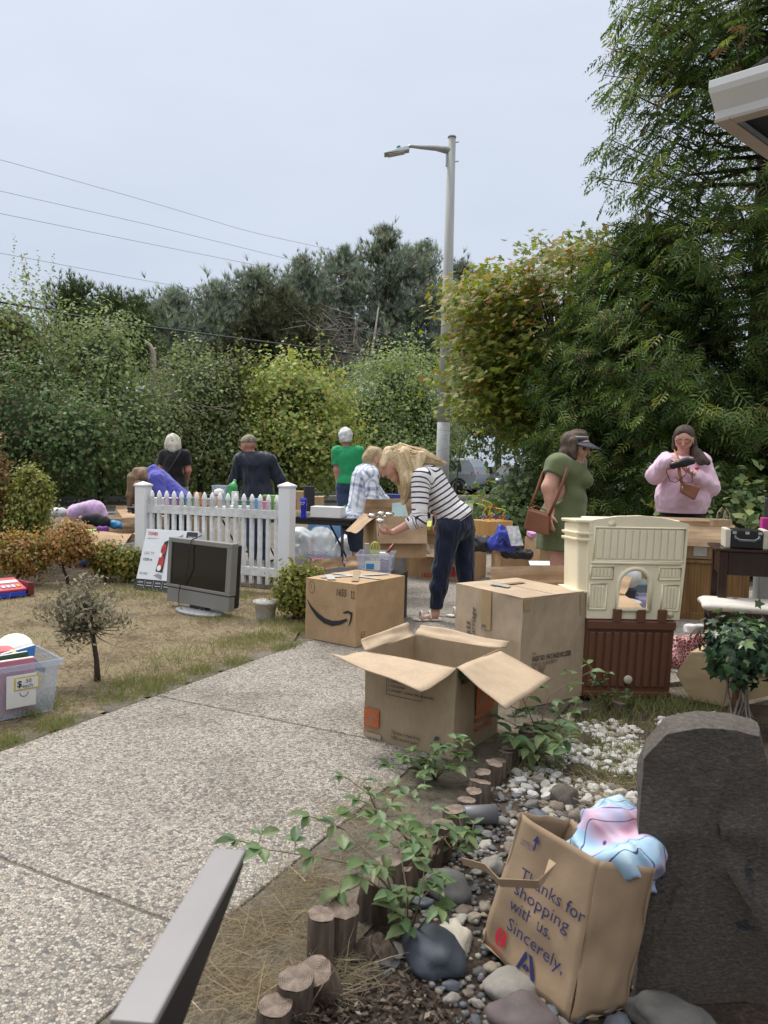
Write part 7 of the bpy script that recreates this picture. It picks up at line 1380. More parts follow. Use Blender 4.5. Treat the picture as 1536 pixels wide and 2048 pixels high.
# --- porch rail whose end shows in front
m_ch = M('rail_black_metal', (.02, .019, .02), .38, .06, 6, spec=.6); F0 = V(-.236, 1.20, .68); N0 = V(-.268, .815, .68); cd = unit(F0 - N0); cs_ = unit(np.cross(cd, Z))
t = thing('porch_rail', 'black metal porch rail with pale grey top reaching in from the bottom edge', 'railing', N0 * V(1, 1, 0))
b = MB(); b.box(N0 - cs_ * .026 - Z * .012, F0 - N0, cs_ * .052, Z * .012); b.obj('top_rail', M('rail_grey', (.25, .238, .235), .4, .1, 5), t, bev=.003)
b = MB(); b.prism([F0 + cs_ * .024 - Z * .013 - cd * .004, F0 + cs_ * .024 - Z * .026 - cd * .006, F0 + cs_ * .024 - Z * .075 - cd * .26, N0 + cs_ * .024 - Z * .10, N0 + cs_ * .024 - Z * .013], -cs_ * .048); b.obj('bracket', m_ch, t, bev=.003)
b = MB(); b.box(N0 - cs_ * .02 - Z * .68, cs_ * .04, cd * .04, Z * .58); b.obj('post', m_ch, t, bev=.003)
# ================================================================= STREET: lamp, wires, vehicles
lx = at(884, 950, 17.6); lp = V(lx[0], 17.6, 0); lt = at(912, 276, 17.6)
t = thing('street_lamp', 'tall weathered grey street lamp with a single arm', 'street lamp', lp); m_pole = M('weathered_pole', (.36, .37, .35), .8, .16, 9, stretch=(1, 1, .1)); m_fib = M('pole_base_pale', (.37, .38, .375), .8, .12, 7)
tp = V(lp[0] + .03, 17.6, lt[2]); zj = at(884, 845, 17.6)[2]
b = MB(); b.tube([lp * (1 - f) + tp * f for f in (zj / tp[2], .5, 1)], [.142, .125, .085], 20); b.tube([tp, tp + Z * .03], .095, 20); b.obj('pole', m_pole, t, True)
b = MB(); b.tube([lp, lp * (1 - zj / tp[2]) + tp * (zj / tp[2])], [.155, .146], 20); b.obj('pole_base', m_fib, t, True)
a0 = at(905, 303, 17.6); a1 = at(840, 294, 17.6); a2 = at(822, 292, 17.6); a3 = at(810, 296, 17.6); m_gal = M('galvanised', (.42, .43, .44), .45, .08, 7, metal=.3)
b = MB(); b.tube([a0, a0 * .5 + a1 * .5 + Z * .03, a1, a2, a3], [.085, .065, .045, .04, .036], 12); b.obj('arm', m_gal, t, True)
b = MB(); b.box(tp - V(.125, .03, .62), V(.035, 0, 0), V(0, .06, 0), Z * .42); b.obj('bracket', m_gal, t)
for dz in (.10, .52): b = MB(); b.tube([tp + V(.06, 0, -dz), tp + V(.16, 0, -dz + .02)], .014, 8); b.obj('bolt', m_gal, t, True)
h0 = at(818, 298, 17.6); h1 = at(768, 308, 17.5); hd = unit(h1 - h0); hs = V(0, 1, 0); hu = unit(np.cross(hs, hd)); hu = hu if hu[2] > 0 else -hu; L = np.linalg.norm(h1 - h0)
b = MB(); 
P8 = [h0 + hs * -.10 - hu * .05, h0 + hs * .10 - hu * .05, h0 + hd * L + hs * .14 - hu * .03, h0 + hd * L - hs * .14 - hu * .03]; b.hexa(P8 + [h0 - hs * .08 + hu * .06, h0 + hs * .08 + hu * .06, h0 + hd * L + hs * .12 + hu * .0, h0 + hd * L - hs * .12 + hu * .0]); b.obj('lamp_head', m_gal, t, bev=.015)
b = MB(); b.box(h0 + hd * .12 - hs * .1 - hu * .062, hd * (L - .2), hs * .2, hu * .02); b.obj('lens', M('lamp_lens', (.45, .46, .45), .3), t); b = MB(); b.lathe(h0 + hd * .22 + hu * .05, [(.045, 0), (.045, .05), (.03, .065), (0, .066)], 14, hu); b.obj('photocell', M('teal_cell', (.04, .28, .30), .5), t, True)
def wire(label, pts, r, mat, d0=34.0, d1=60.0, name='power_line'):
 P = []; n = 40
 for i in range(n + 1):
  f = i / n; px = pts[0][0] + (pts[-1][0] - pts[0][0]) * f; py = np.interp(px, [q[0] for q in pts], [q[1] for q in pts]); P.append(at(px, py, d0 + (d1 - d0) * f))
 P = [P[0]] + [(P[i - 1] + 2 * P[i] + P[i + 1]) / 4 for i in range(1, n)] + [P[-1]]
 b = MB(); b.tube(P, r, 5, False); return tag(origin_to(b.obj(name, mat, None, True), P[0]), label, 'power line', 'overhead lines')
m_wire = M('wire_grey', (.10, .105, .11), .5); m_cable = M('cable_black', (.03, .035, .04), .6)
wire('thin overhead wire, topmost of the four thin ones', [(-200, 272), (0, 319), (300, 404), (500, 464), (720, 512), (900, 555), (1050, 590)], .011, m_wire)
wire('thin overhead wire, second from the top', [(-200, 335), (0, 382), (300, 450), (600, 524), (900, 580), (1050, 605)], .011, m_wire)
wire('thin overhead wire, third from the top', [(-200, 385), (0, 427), (300, 488), (600, 548), (900, 602), (1050, 628)], .011, m_wire)
wire('thin overhead wire, lowest of the thin ones', [(-200, 472), (0, 506), (300, 563), (430, 584), (600, 615), (900, 660)], .011, m_wire)
wire('thick black communication cable crossing before the trees', [(-200, 575), (0, 604), (200, 640), (400, 667), (600, 693), (750, 714), (880, 727), (1050, 745)], .035, m_cable, 19.5, 36, 'communication_cable')
# --- vehicles
def vehicle(label, name, o, yaw, L, W, H, prof, col, glass_z, cat, wheels=.34, tail=True, group='vehicles on the road'):
 """side profile (x along, z) lofted across with tumblehome; o = ground point under the tail"""
 t = thing(name, label, cat, o, group); fx = V(math.cos(yaw), math.sin(yaw), 0); fy = V(-math.sin(yaw), math.cos(yaw), 0); pt = lambda x, y, z: np.asarray(o, float) + fx * x + fy * y + Z * z
 m_p = M('paint_' + name + label[:6].strip().replace(' ', '_'), col, .28, .04, 3, spec=.6); n = len(prof)
 b = MB(); rows = []
 for y in (-.5, -.46, -.2, .2, .46, .5):
  k = 1.0 if abs(y) < .48 else .97
  rows.append([pt(x, y * W * (1 - .20 * max(0, (z - glass_z)) / (H - glass_z + .01) * (1)), z * (1 if abs(y) < .48 else .985) + (.0 if abs(y) < .48 else .01)) for x, z in prof])
 vs = [p for r in rows for p in r]; fs = []
 for i in range(len(rows) - 1):
  for j in range(n): fs.append((i * n + j, i * n + (j + 1) % n, (i + 1) * n + (j + 1) % n, (i + 1) * n + j))
 fs.append(tuple(range(n))); fs.append(tuple((len(rows) - 1) * n + j for j in reversed(range(n)))); b.add(vs, fs); bo = b.obj('body', m_p, t)
 bm = bmesh.new(); bm.from_mesh(bo.data); bmesh.ops.recalc_face_normals(bm, faces=bm.faces); bm.to_mesh(bo.data); bm.free()
 md = bo.modifiers.new('b', 'BEVEL'); md.width = .05; md.segments = 3; md.angle_limit = .5
 mg = M('car_glass', (.02, .025, .03), .08, .05, spec=.7); mty = M('tyre', (.02, .02, .02), .85); mrm = M('alloy', (.4, .4, .42), .3, metal=.8)
 for sgn in (-1, 1):
  for wx in (.19 * L, .80 * L):
   w = MB(); w.lathe(pt(wx, sgn * (W / 2 - .23), wheels), [(wheels * .6, 0), (wheels * .98, .02), (wheels, .06), (wheels, .17), (wheels * .98, .21), (wheels * .62, .235)], 24, fy * sgn); wo_ = w.obj('wheel', mty, t, True)
   w = MB(); w.lathe(pt(wx, sgn * (W / 2 - .02), wheels), [(wheels * .62, 0), (wheels * .58, .012), (wheels * .2, .0), (0, .005)], 20, fy * sgn); w.obj('rim', mrm, wo_, True)
   a = MB(); a.tube([pt(wx + (wheels + .05) * math.cos(q), sgn * (W / 2 + .002), wheels + (wheels + .05) * math.sin(q)) for q in np.linspace(0, PI, 12)], .05, 6); a.obj('arch', mty, t, True)
  a = MB(); a.prism([pt(.16 * L, sgn * (W / 2 * .955), glass_z + .03), pt(.62 * L, sgn * (W / 2 * .955), glass_z + .03), pt(.53 * L, sgn * W / 2 * .86, H - .12), pt(.19 * L, sgn * W / 2 * .86, H - .12)], fy * sgn * .03); a.obj('window', mg, t)
  if tail: a = MB(); a.hexa([pt(-.02, sgn * (W / 2 - .28), glass_z - .14), pt(.26, sgn * (W / 2 + .01), glass_z - .14), pt(.26, sgn * (W / 2 - .1), glass_z - .14), pt(.1, sgn * (W / 2 - .28), glass_z - .14), pt(-.02, sgn * (W / 2 - .28), glass_z + .02), pt(.22, sgn * (W / 2 + .01), glass_z + .04), pt(.22, sgn * (W / 2 - .1), glass_z + .04), pt(.1, sgn * (W / 2 - .28), glass_z + .02)]); a.obj('tail_light', M('tail_red', (.5, .02, .03), .2), t, bev=.02)
  else: a = MB(); a.ball(pt(.06, sgn * (W / 2 - .25), glass_z - .25), (.16, .16, .09), 12); a.obj('headlight', M('headlamp', (.8, .82, .85), .1), t, True)
 a = MB(); a.box(pt(-.05, -W / 2 * .97, .22), fx * .12, fy * W * .97, Z * .28); a.obj('bumper', M('bumper_black', (.03, .03, .032), .6), t, bev=.03)
 return t
suv = [(.02, .3), (0, .55), (.0, .95), (.16, 1.30), (.42, 1.66), (1.2, 1.71), (2.2, 1.69), (2.75, 1.58), (3.35, 1.10), (4.35, .93), (4.55, .7), (4.55, .35), (4.3, .22), (.3, .22)]
c0 = at(945, 978, 36.0) * V(1, 1, 0)
vehicle('silver grey car seen behind the lamp pole, its red tail light showing', 'parked_car', c0 + V(.55, .55, 0), math.radians(152), 4.6, 1.85, 1.71, suv, (.26, .29, .33), 1.05, 'car')
sed = [(.0, .35), (0, .62), (.1, .78), (1.15, .95), (1.85, 1.38), (2.9, 1.44), (3.7, 1.1), (4.5, 1.0), (4.6, .6), (4.5, .3), (.3, .2)]
c0 = at(962, 976, 37.0) * V(1, 1, 0); vehicle('dark car with bright headlights half hidden by the maple leaves', 'parked_car', c0 + V(.2, 0, 0), math.radians(38), 4.6, 1.8, 1.44, sed, (.06, .07, .08), .95, 'car', .32, False)
c0 = at(1060, 976, 39.0) * V(1, 1, 0); vehicle('white car glimpsed through the maple leaves', 'parked_car', c0, math.radians(35), 4.6, 1.8, 1.44, sed, (.62, .64, .66), .95, 'car', .32, False)
c0 = at(763, 985, 35.0) * V(1, 1, 0); t = thing('utility_truck', 'grey utility truck with side lockers behind the plaid shirt woman', 'truck', c0, 'vehicles on the road'); mt = M('truck_grey', (.40, .43, .42), .45)
b = MB(); b.box(c0 + V(-.3, 0, .7), V(3.2, .5, 0), V(-.3, 2.0, 0), Z * 1.25); b.obj('body', mt, t, bev=.04); b = MB(); b.box(c0 + V(-.1, .2, .35), V(2.8, .4, 0), V(-.2, 1.6, 0), Z * .36); b.obj('chassis', M('bumper_black', (.03, .03, .03)), t)
for k in range(2):
 for j in range(2): b = MB(); b.box(c0 + V(-.25 + .55 * k, -.02 + .09 * k, .8 + .55 * j), V(.48, .075, 0), V(0, -.02, 0), Z * .48); lo_ = b.obj('locker_door', mt, t, bev=.02); b = MB(); b.box(c0 + V(-.05 + .55 * k, -.05 + .09 * k, 1.0 + .55 * j), V(.06, .009, 0), V(0, -.02, 0), Z * .1); b.obj('latch', m_gal, lo_)
for x in (.95, 2.5): w = MB(); w.lathe(c0 + V(x, .0 + .16 * x, .42), [(.25, 0), (.41, .03), (.42, .2), (.3, .24)], 22, V(.15, -1, 0)); wo_ = w.obj('wheel', M('tyre', (.02, .02, .02)), t, True); w = MB(); w.lathe(c0 + V(x, .0 + .16 * x, .42) + unit(V(.15, -1, 0)) * .2, [(.26, 0), (.1, .02), (0, .03)], 16, V(.15, -1, 0)); w.obj('rim', MATS['alloy'], wo_, True)
# ================================================================= PEOPLE
def cloth(name, col, var=.10, scale=7, rough=.85, weave=True, sheen=.2):
 if name in MATS: return MATS[name]
 m = M(name, col, rough, var, scale, bmp=.25, bscale=38, bdist=.006, sheen=sheen, spec=.2); return m
def skinmat(name, col):
 if name in MATS: return MATS[name]
 m, n, b = nodes_of(name); v = objco(n); t = tex_noise(n, 9, 4, v); r = ramp(n, t.outputs[0], [(.3, (col[0] * .92, col[1] * .82, col[2] * .80)), (.7, (min(1, col[0] * 1.08), col[1] * 1.06, col[2] * 1.05))]); lk(n, r.outputs[0], b.inputs['Base Color']); b.inputs['Roughness'].default_value = .5; b.inputs['Subsurface Weight'].default_value = .12; b.inputs['Subsurface Radius'].default_value = (.02, .008, .004); b.inputs['Subsurface Scale'].default_value = .3; MATS[name] = m; return m
def hairmat(name, c1, c2, c3):
 m, n, b = nodes_of(name); a = n.nodes.new('ShaderNodeAttribute'); a.attribute_name = 'fab'; mp_ = n.nodes.new('ShaderNodeMapping'); mp_.inputs['Scale'].default_value = (4, 120, 1); lk(n, a.outputs['Vector'], mp_.inputs[0]); t = tex_noise(n, 1.0, 5, mp_.outputs[0], .7); o = tex_noise(n, 40, 4, objco(n), .6); f = mth(n, 'ADD', mth(n, 'MULTIPLY', t.outputs[0], .75), mth(n, 'MULTIPLY', o.outputs[0], .25)); r = ramp(n, f, [(.32, c1), (.5, c2), (.68, c3)]); lk(n, r.outputs[0], b.inputs['Base Color']); b.inputs['Roughness'].default_value = .6; b.inputs['Specular IOR Level'].default_value = .2; bump(n, b, f, .9, .008); return m
m_skin = skinmat('skin_light', (.56, .33, .245)); m_skin2 = skinmat('skin_ruddy', (.50, .26, .19)); m_eye = M('eye_dark', (.03, .02, .015), .2)
def head_bones(c, f, u, s=1.0):
 c = np.asarray(c, float); f = unit(f); u = unit(np.asarray(u, float) - f * np.dot(u, f)); sd = np.cross(f, u)
 B = [bone(c + (u * .032 - f * .03) * s, c + (u * .03 + f * .022) * s, .086 * s, .080 * s), bone(c + f * .030 * s, c + (-u * .078 + f * .036) * s, .068 * s, .044 * s), bone(c + (-u * .098 + f * .06) * s, c + (-u * .098 + f * .058) * s, .019 * s, k=.02), bone(c + (u * .012 + f * .096) * s, c + (-u * .026 + f * .112) * s, .009 * s, .013 * s, k=.012), bone(c + (-u * .062 + f * .086 - sd * .02) * s, c + (-u * .062 + f * .086 + sd * .02) * s, .009 * s, k=.006)]
 for q in (-1, 1): B += [bone(c + (sd * .08 * q + u * .012 - f * .01) * s, c + (sd * .082 * q - u * .03 - f * .004) * s, .017 * s, .011 * s, k=.01, flat=sd, s=2.0), bone(c + (u * .04 + f * .082 + sd * .018 * q) * s, c + (u * .036 + f * .074 + sd * .048 * q) * s, .012 * s, k=.015), bone(c + (-u * .03 + f * .066 + sd * .04 * q) * s, c + (-u * .03 + f * .06 + sd * .042 * q) * s, .022 * s, k=.03)]
 return B, [c + (u * .014 + f * .083 + sd * .031 * q) * s for q in (-1, 1)]
def hand_bones(w, d, n, side=1, curl=.4, s=1.0):
 w = np.asarray(w, float); d = unit(d); n = unit(np.asarray(n, float) - d * np.dot(n, d)); lat = np.cross(d, n) * side
 B = [bone(w, w + d * .045 * s, .024 * s, .030 * s, k=.02, flat=n, s=1.5), bone(w + d * .03 * s + lat * .012, w + d * .078 * s + lat * .018 * s, .022 * s, .02 * s, k=.015, flat=n, s=1.7), bone(w + d * .03 * s - lat * .012, w + d * .078 * s - lat * .018 * s, .022 * s, .02 * s, k=.015, flat=n, s=1.7)]
 for off, L in ((-.031, .066), (-.011, .078), (.010, .073), (.029, .056)):
  p = w + (d * .085 + lat * off) * s; a = curl; d0 = d; d_ = unit(d + lat * off * 9)
  for k, fr in enumerate((.5, .32, .22)):
   dd = d_ * math.cos(a) + n * math.sin(a); e = p + dd * L * fr * s; B.append(bone(p, e, (.009 - .001 * k) * s, (.008 - .001 * k) * s, k=.003)); p = e; a += curl * 1.1
 p = w + (d * .028 - lat * .026) * s; e = p + unit(d * .75 - lat * .75 + n * .35 * (1 + curl)) * .042 * s; B += [bone(p, e, .013 * s, .011 * s, k=.012), bone(e, e + unit(d * .9 - lat * .25 + n * .5 * (1 + curl)) * .032 * s, .0105 * s, .008 * s, k=.006)]
 return B
def skeleton(J, b=1.0, arm=1.0, leg=1.0):
 """bones of the whole body from its joints"""
 fr = unit(np.cross(J['sr'] - J['sl'], J['che'] - J['pel'])); B = {}
 mid = (J['pel'] + J['che']) / 2
 B['torso'] = [bone(J['pel'], mid, .135 * b, .12 * b, flat=fr, s=1.25), bone(mid, J['che'], .12 * b, .135 * b, flat=fr, s=1.25), bone(J['sl'] * .8 + J['che'] * .2, J['sr'] * .8 + J['che'] * .2, .068 * b, flat=fr, s=1.1), bone((J['hl'] + J['pel']) / 2, (J['hr'] + J['pel']) / 2, .12 * b)]
 B['neck'] = [bone(J['che'] * .35 + J['nec'] * .65, J['nec'] * .4 + J['hd'] * .6, .058, .052)]
 for s in 'lr':
  B['arm' + s] = [bone(J['s' + s], J['e' + s], .056 * arm, .043 * arm)]; B['fore' + s] = [bone(J['e' + s], J['w' + s], .043 * arm, .027 * (arm * .5 + .5))]
  B['thigh' + s] = [bone(J['h' + s], J['k' + s], .092 * leg, .060 * leg)]; B['calf' + s] = [bone(J['k' + s] , J['k' + s] * .6 + J['a' + s] * .4, .058 * leg, .058 * leg), bone(J['k' + s] * .6 + J['a' + s] * .4, J['a' + s], .057 * leg, .036)]
  B['foot' + s] = [bone(J['a' + s] - V(0, 0, .035), J['t' + s], .034, .024, flat=Z, s=1.15)]
 return B
def fat(bs, d, k=None):
 out = []
 for q in bs:
  r = dict(q); r['ra'] = q['ra'] + d; r['rb'] = q['rb'] + d
  if k: r['k'] = k
  out.append(r)
 return out
def part(bs, f0, f1):                        # a stretch of one bone
 q = bs[0]; a = q['a'] + (q['b'] - q['a']) * f0; b = q['a'] + (q['b'] - q['a']) * f1; r = dict(q); r['a'], r['b'] = a, b; r['ra'], r['rb'] = q['ra'] + (q['rb'] - q['ra']) * f0, q['ra'] + (q['rb'] - q['ra']) * f1; return [r]
def person(label, J, f, u, hands, skin, h, b=1.0, arm=1.0, leg=1.0, hs=1.0, eyes=True, face=False):
 foot = (J['al'] + J['ar']) / 2; t = thing('person', label, 'person', (foot[0], foot[1], 0)); S = skeleton(J, b, arm, leg); HB_, ey = head_bones(J['hd'], f, u, hs); bs = HB_ + sum(S.values(), [])
 for w, d, n, sd, cu in hands: bs += hand_bones(w, d, n, sd, cu)
 blend_body('body', bs, h, skin, t)
 fu = unit(f); uu = unit(np.asarray(u, float) - fu * np.dot(u, fu)); su = np.cross(fu, uu); c_ = J['hd']
 if face:
  q = MB(); q.tube([c_ + (fu * (.094 - .006 * abs(x)) + su * .022 * x - uu * .062) * hs for x in (-1, -.5, 0, .5, 1)], [.002, .006, .007, .006, .002], 6); q.obj('lips', M('lip_rose', (.40, .13, .12), .5), t, True)
  for x in (-1, 1): q = MB(); q.tube([c_ + (fu * .094 + su * .014 * x + uu * .040) * hs, c_ + (fu * .090 + su * .034 * x + uu * .046) * hs, c_ + (fu * .074 + su * .055 * x + uu * .038) * hs], [.003, .005, .002], 5); q.obj('eyebrow', M('brow_brown', (.05, .03, .02), .8), t, True)
 if eyes:
  for e_ in ey: q = MB(); q.ball(e_, .011 * hs, 8); q.obj('eye', m_eye, t, True)
 return t, S
def shoe(t, S, s, mat, d=.012): return blend_body('shoe', fat(S['foot' + s], d), .009, mat, t, cuts=[(S['foot' + s][0]['a'] + V(0, 0, .03), Z)])
def stripes():
 m, n, b = nodes_of('breton_stripes'); a = n.nodes.new('ShaderNodeAttribute'); a.attribute_name = 'fab'; s = n.nodes.new('ShaderNodeSeparateXYZ'); lk(n, a.outputs['Vector'], s.inputs[0]); w = tex_noise(n, 5, 2, objco(n)); u_ = mth(n, 'ADD', s.outputs[0], mth(n, 'MULTIPLY', w.outputs[0], .012)); fr = mth(n, 'FRACT', mth(n, 'MULTIPLY', u_, 1 / .043)); st = mth(n, 'LESS_THAN', fr, .30); t = tex_noise(n, 60, 3, objco(n)); lk(n, mixc(n, st, (.74, .72, .72), (.018, .02, .05)), b.inputs['Base Color']); b.inputs['Roughness'].default_value = .85; bump(n, b, t.outputs[0], .15, .004); return m
def plaid():
 m, n, b = nodes_of('blue_white_plaid'); a = n.nodes.new('ShaderNodeAttribute'); a.attribute_name = 'fab'; s = n.nodes.new('ShaderNodeSeparateXYZ'); lk(n, a.outputs['Vector'], s.inputs[0])
 def band(x, per, wd): 
  fr = mth(n, 'FRACT', mth(n, 'MULTIPLY', x, 1 / per)); r = ramp(n, fr, [(0, (0, 0, 0)), (.5 - wd, (0, 0, 0)), (.5 - wd * .6, (1, 1, 1)), (.5 + wd * .6, (1, 1, 1)), (.5 + wd, (0, 0, 0))]); return r.outputs[0]
 k = mth(n, 'ADD', mth(n, 'MULTIPLY', band(s.outputs[0], .105, .22), .5), mth(n, 'MULTIPLY', band(s.outputs[1], .095, .2), .5)); r = ramp(n, k, [(0, (.74, .76, .80)), (.5, (.42, .47, .58)), (1, (.16, .20, .32))]); lk(n, r.outputs[0], b.inputs['Base Color']); b.inputs['Roughness'].default_value = .9; return m
# --- 1: woman in striped shirt, bending over the boxes
Q = lambda px, py, dy=0: at(px, py, 6.45 + dy)
J = dict(pel=Q(910, 1040), che=Q(862, 962), nec=Q(833, 930), hd=Q(786, 932), sl=Q(842, 955, -.16), sr=Q(855, 950, .17), el=Q(838, 1038, -.22), er=Q(868, 1010, .2), wl=Q(786, 1065, -.2), wr=Q(878, 1040, .12), hl=Q(898, 1062, -.09), hr=Q(924, 1060, .09), kl=Q(883, 1140, -.11), kr=Q(930, 1145, .10), al=Q(871, 1222, -.08), ar=Q(936, 1222, .12), tl=Q(842, 1238, -.10), tr=Q(908, 1238, .10))
f_ = V(-.80, -.12, -.55)
t, S = person('blond woman in navy striped shirt and jeans bending over the boxes', J, f_, V(-.55, 0, .8), [(J['wl'], V(-1, 0, .0), V(.0, .5, .9), 1, .75), (J['wr'], V(.2, 0, -1), V(0, -1, 0), -1, .4)], m_skin, .0085)
sp = unit(J['pel'] - J['che']); tb = fat(S['torso'], .022)
for q, u0 in zip(tb, (0.1, 0.0, 0, 0)): q['u0'] = u0
L1 = np.linalg.norm(J['pel'] - J['che']) / 2
tb[0]['a'], tb[0]['b'], tb[0]['ra'], tb[0]['rb'] = tb[0]['b'], tb[0]['a'], tb[0]['rb'], tb[0]['ra']; tb[1]['a'], tb[1]['b'], tb[1]['ra'], tb[1]['rb'] = tb[1]['b'], tb[1]['a'], tb[1]['rb'], tb[1]['ra']; tb[0]['u0'] = L1
bs = tb[:2] + fat([S['torso'][2]], .016)[:0] + [bone(J['pel'], J['pel'] + sp * .06, .165, .17)]
bs[-1]['u0'] = 2 * L1
sh = [bone(J['sl'] * .75 + J['che'] * .25, J['sr'] * .75 + J['che'] * .25, .085)]; sh[0]['u0'] = 0; bs += sh
for s in 'lr': bs += fat(S['arm' + s], .020) + fat(part(S['fore' + s], 0, .38), .020)
hem = J['pel'] + sp * .015
blend_body('shirt', bs, .0075, stripes(), t, cuts=[(hem, sp, J['pel'] + sp * .06, .27), (J['el'] + (J['wl'] - J['el']) * .42, J['wl'] - J['el'], J['wl'], .19), (J['er'] + (J['wr'] - J['er']) * .42, J['wr'] - J['er'], J['wr'], .19), (J['nec'] + unit(J['nec'] - J['che']) * .03, J['nec'] - J['che'], J['hd'], .16)], wrinkle=wr(.006, 26, 3))
m_den = cloth('dark_denim', (.011, .018, .042), .25, 9, .8)
jb = fat(S['torso'][:1], .008) + fat([S['torso'][3]], .014)
for s in 'lr': jb += fat(S['thigh' + s], .014) + fat(S['calf' + s], .013)
blend_body('jeans', jb, .008, m_den, t, cuts=[(J['al'] + V(0, 0, .02), -Z, J['al'], .12), (J['ar'] + V(0, 0, .02), -Z, J['ar'], .12), (J['pel'] - sp * .06, -sp, J['che'], .26)], wrinkle=wr(.009, 27, 8))
m_sand = M('white_sandal', (.66, .62, .56), .5, .1)
for s in 'lr':
 a, q = J['a' + s], J['t' + s]; dd = unit((q - a) * V(1, 1, 0)); b = MB(); o = V(a[0], a[1], .012) - dd * .05; sdv = unit(np.cross(dd, Z)); b.prism([o + sdv * .035, o + dd * .10 + sdv * .036, o + dd * .2 + sdv * .046, o + dd * .25, o + dd * .2 - sdv * .046, o + dd * .10 - sdv * .036, o - sdv * .035], Z * .016); so_ = b.obj('sandal', m_sand, t, bev=.005)
 for fx in (.10, .17): b = MB(); c = o + dd * fx + Z * .015; b.tube([c + sdv * .045 * math.cos(k) + Z * .062 * math.sin(k) for k in np.linspace(0, PI, 9)], .011, 6); b.obj('strap', m_sand, so_, True)
m_blond = hairmat('hair_blond', (.34, .23, .11), (.64, .50, .30), (.84, .74, .55))
hb_ = [bone(Q(790, 914), Q(812, 920), .094, .09), bone(Q(806, 912, -.05), Q(818, 955, -.09), .08, .072), bone(Q(818, 955, -.09), Q(806, 1006, -.1), .070, .016), bone(Q(800, 908), Q(845, 914, -.03), .068, .055), bone(Q(845, 914, -.03), Q(876, 926, -.03), .055, .025), bone(Q(776, 905, -.03), Q(768, 930, -.075), .045, .022), bone(Q(800, 920, .05), Q(800, 985, .06), .055, .015), bone(Q(835, 915, -.06), Q(838, 945, -.12), .05, .02)]
blend_body('hair', hb_, .0065, m_blond, t, carve=[bone(Q(758, 948, -.03), Q(764, 962, -.03), .045, .04, k=.015)], wrinkle=lambda P: .0055 * _pseudo(P * V(1, 1, .15), 150, 4))
def strands(par, chains, n, mat):
 b = MB()
 for i in range(n):
  ch = random.choice(chains); a = random.uniform(0, 2 * PI); q = random.uniform(.80, 1.10); P = []
  for k, (c, r) in enumerate(ch):
   d = unit(ch[min(k + 1, len(ch) - 1)][0] - ch[max(0, k - 1)][0]); e1 = unit(np.cross(d, V(0, 1, .2))); e2 = np.cross(d, e1); P.append(c + (e1 * math.cos(a + .15 * k) + e2 * math.sin(a + .15 * k)) * r * q + rng.normal(size=3) * .004)
  P.append(P[-1] + (P[-1] - P[-2]) * random.uniform(.1, .5)); F = []
  for p0, p1 in zip(P[:-1], P[1:]): F += [p0, (p0 + p1) / 2 + rng.normal(size=3) * .0025]
  b.tube(F + [P[-1]], [.0032] * (len(F) - 2) + [.0025, .0018, .0008], 3, False)
 return tag(b.obj('strands', mat, par, True), kind='stuff')
ho_ = [c for c in t.children if c.name.startswith('hair')][0]
strands(ho_, [[(Q(786, 905), .07), (Q(806, 915, -.05), .085), (Q(818, 955, -.09), .072), (Q(810, 990, -.1), .035)], [(Q(792, 902), .07), (Q(815, 912, -.02), .08), (Q(845, 914, -.03), .058), (Q(876, 924, -.03), .026)], [(Q(780, 908), .06), (Q(800, 918, .05), .06), (Q(800, 960, .06), .035)]], 330, m_blond)
# --- 2: woman in plaid shirt
Q = lambda px, py, dy=0: at(px, py, 8.35 + dy)
J = dict(pel=Q(716, 1040), che=Q(730, 960), nec=Q(745, 928), hd=Q(755, 922), sl=Q(732, 945, .15), sr=Q(742, 950, -.17), el=Q(760, 995, .2), er=Q(745, 1000, -.22), wl=Q(778, 1005, .12), wr=Q(765, 1005, -.18), hl=Q(722, 1050, .08), hr=Q(712, 1050, -.08), kl=Q(722, 1110, .08), kr=Q(716, 1108, -.09), al=Q(718, 1178, .1), ar=Q(710, 1176, -.08), tl=Q(740, 1186, .1), tr=Q(733, 1188, -.08))
t, S = person('blond woman in blue and white plaid shirt stooping at the tool table', J, V(.8, .1, -.55), V(.5, 0, .85), [(J['wr'], V(1, .0, -.1), V(0, .3, -1), 1, .5), (J['wl'], V(1, .2, -.2), V(0, 0, -1), -1, .5)], m_skin, .0115, b=1.15)
bs = fat(S['torso'], .03) + [bone(J['pel'], J['pel'] - V(.0, 0, .03), .18, .19)]
for s in 'lr': bs += fat(S['arm' + s], .022) + fat(part(S['fore' + s], 0, .55), .02)
blend_body('shirt', bs, .009, plaid(), t, cuts=[(J['pel'] + V(0, 0, .01), -Z, J['pel'] - V(0, 0, .1), .33), (J['nec'] + unit(J['nec'] - J['che']) * .02, J['nec'] - J['che'], J['hd'], .15)], wrinkle=wr(.010, 24, 5))
jb = fat([S['torso'][3]], .014)
for s in 'lr': jb += fat(S['thigh' + s], .022)
blend_body('shorts', jb, .010, cloth('navy_twill', (.025, .035, .06)), t, cuts=[(J['kr'] + V(0, 0, .03), -Z)], wrinkle=wr(.009, 27, 8))
for s in 'lr': shoe(t, S, s, M('pale_shoe', (.5, .48, .45), .6))
blend_body('hair', [bone(Q(748, 910), Q(756, 916), .10, .085), bone(Q(738, 918), Q(745, 935), .07, .06), bone(Q(762, 915, -.06), Q(768, 945, -.07), .045, .04), bone(Q(748, 935, -.05), Q(760, 948, -.06), .05, .035)], .0075, hairmat('hair_ash_blond', (.22, .15, .08), (.42, .31, .18), (.58, .46, .31)), t, wrinkle=lambda P: .010 * _pseudo(P, 75, 4))
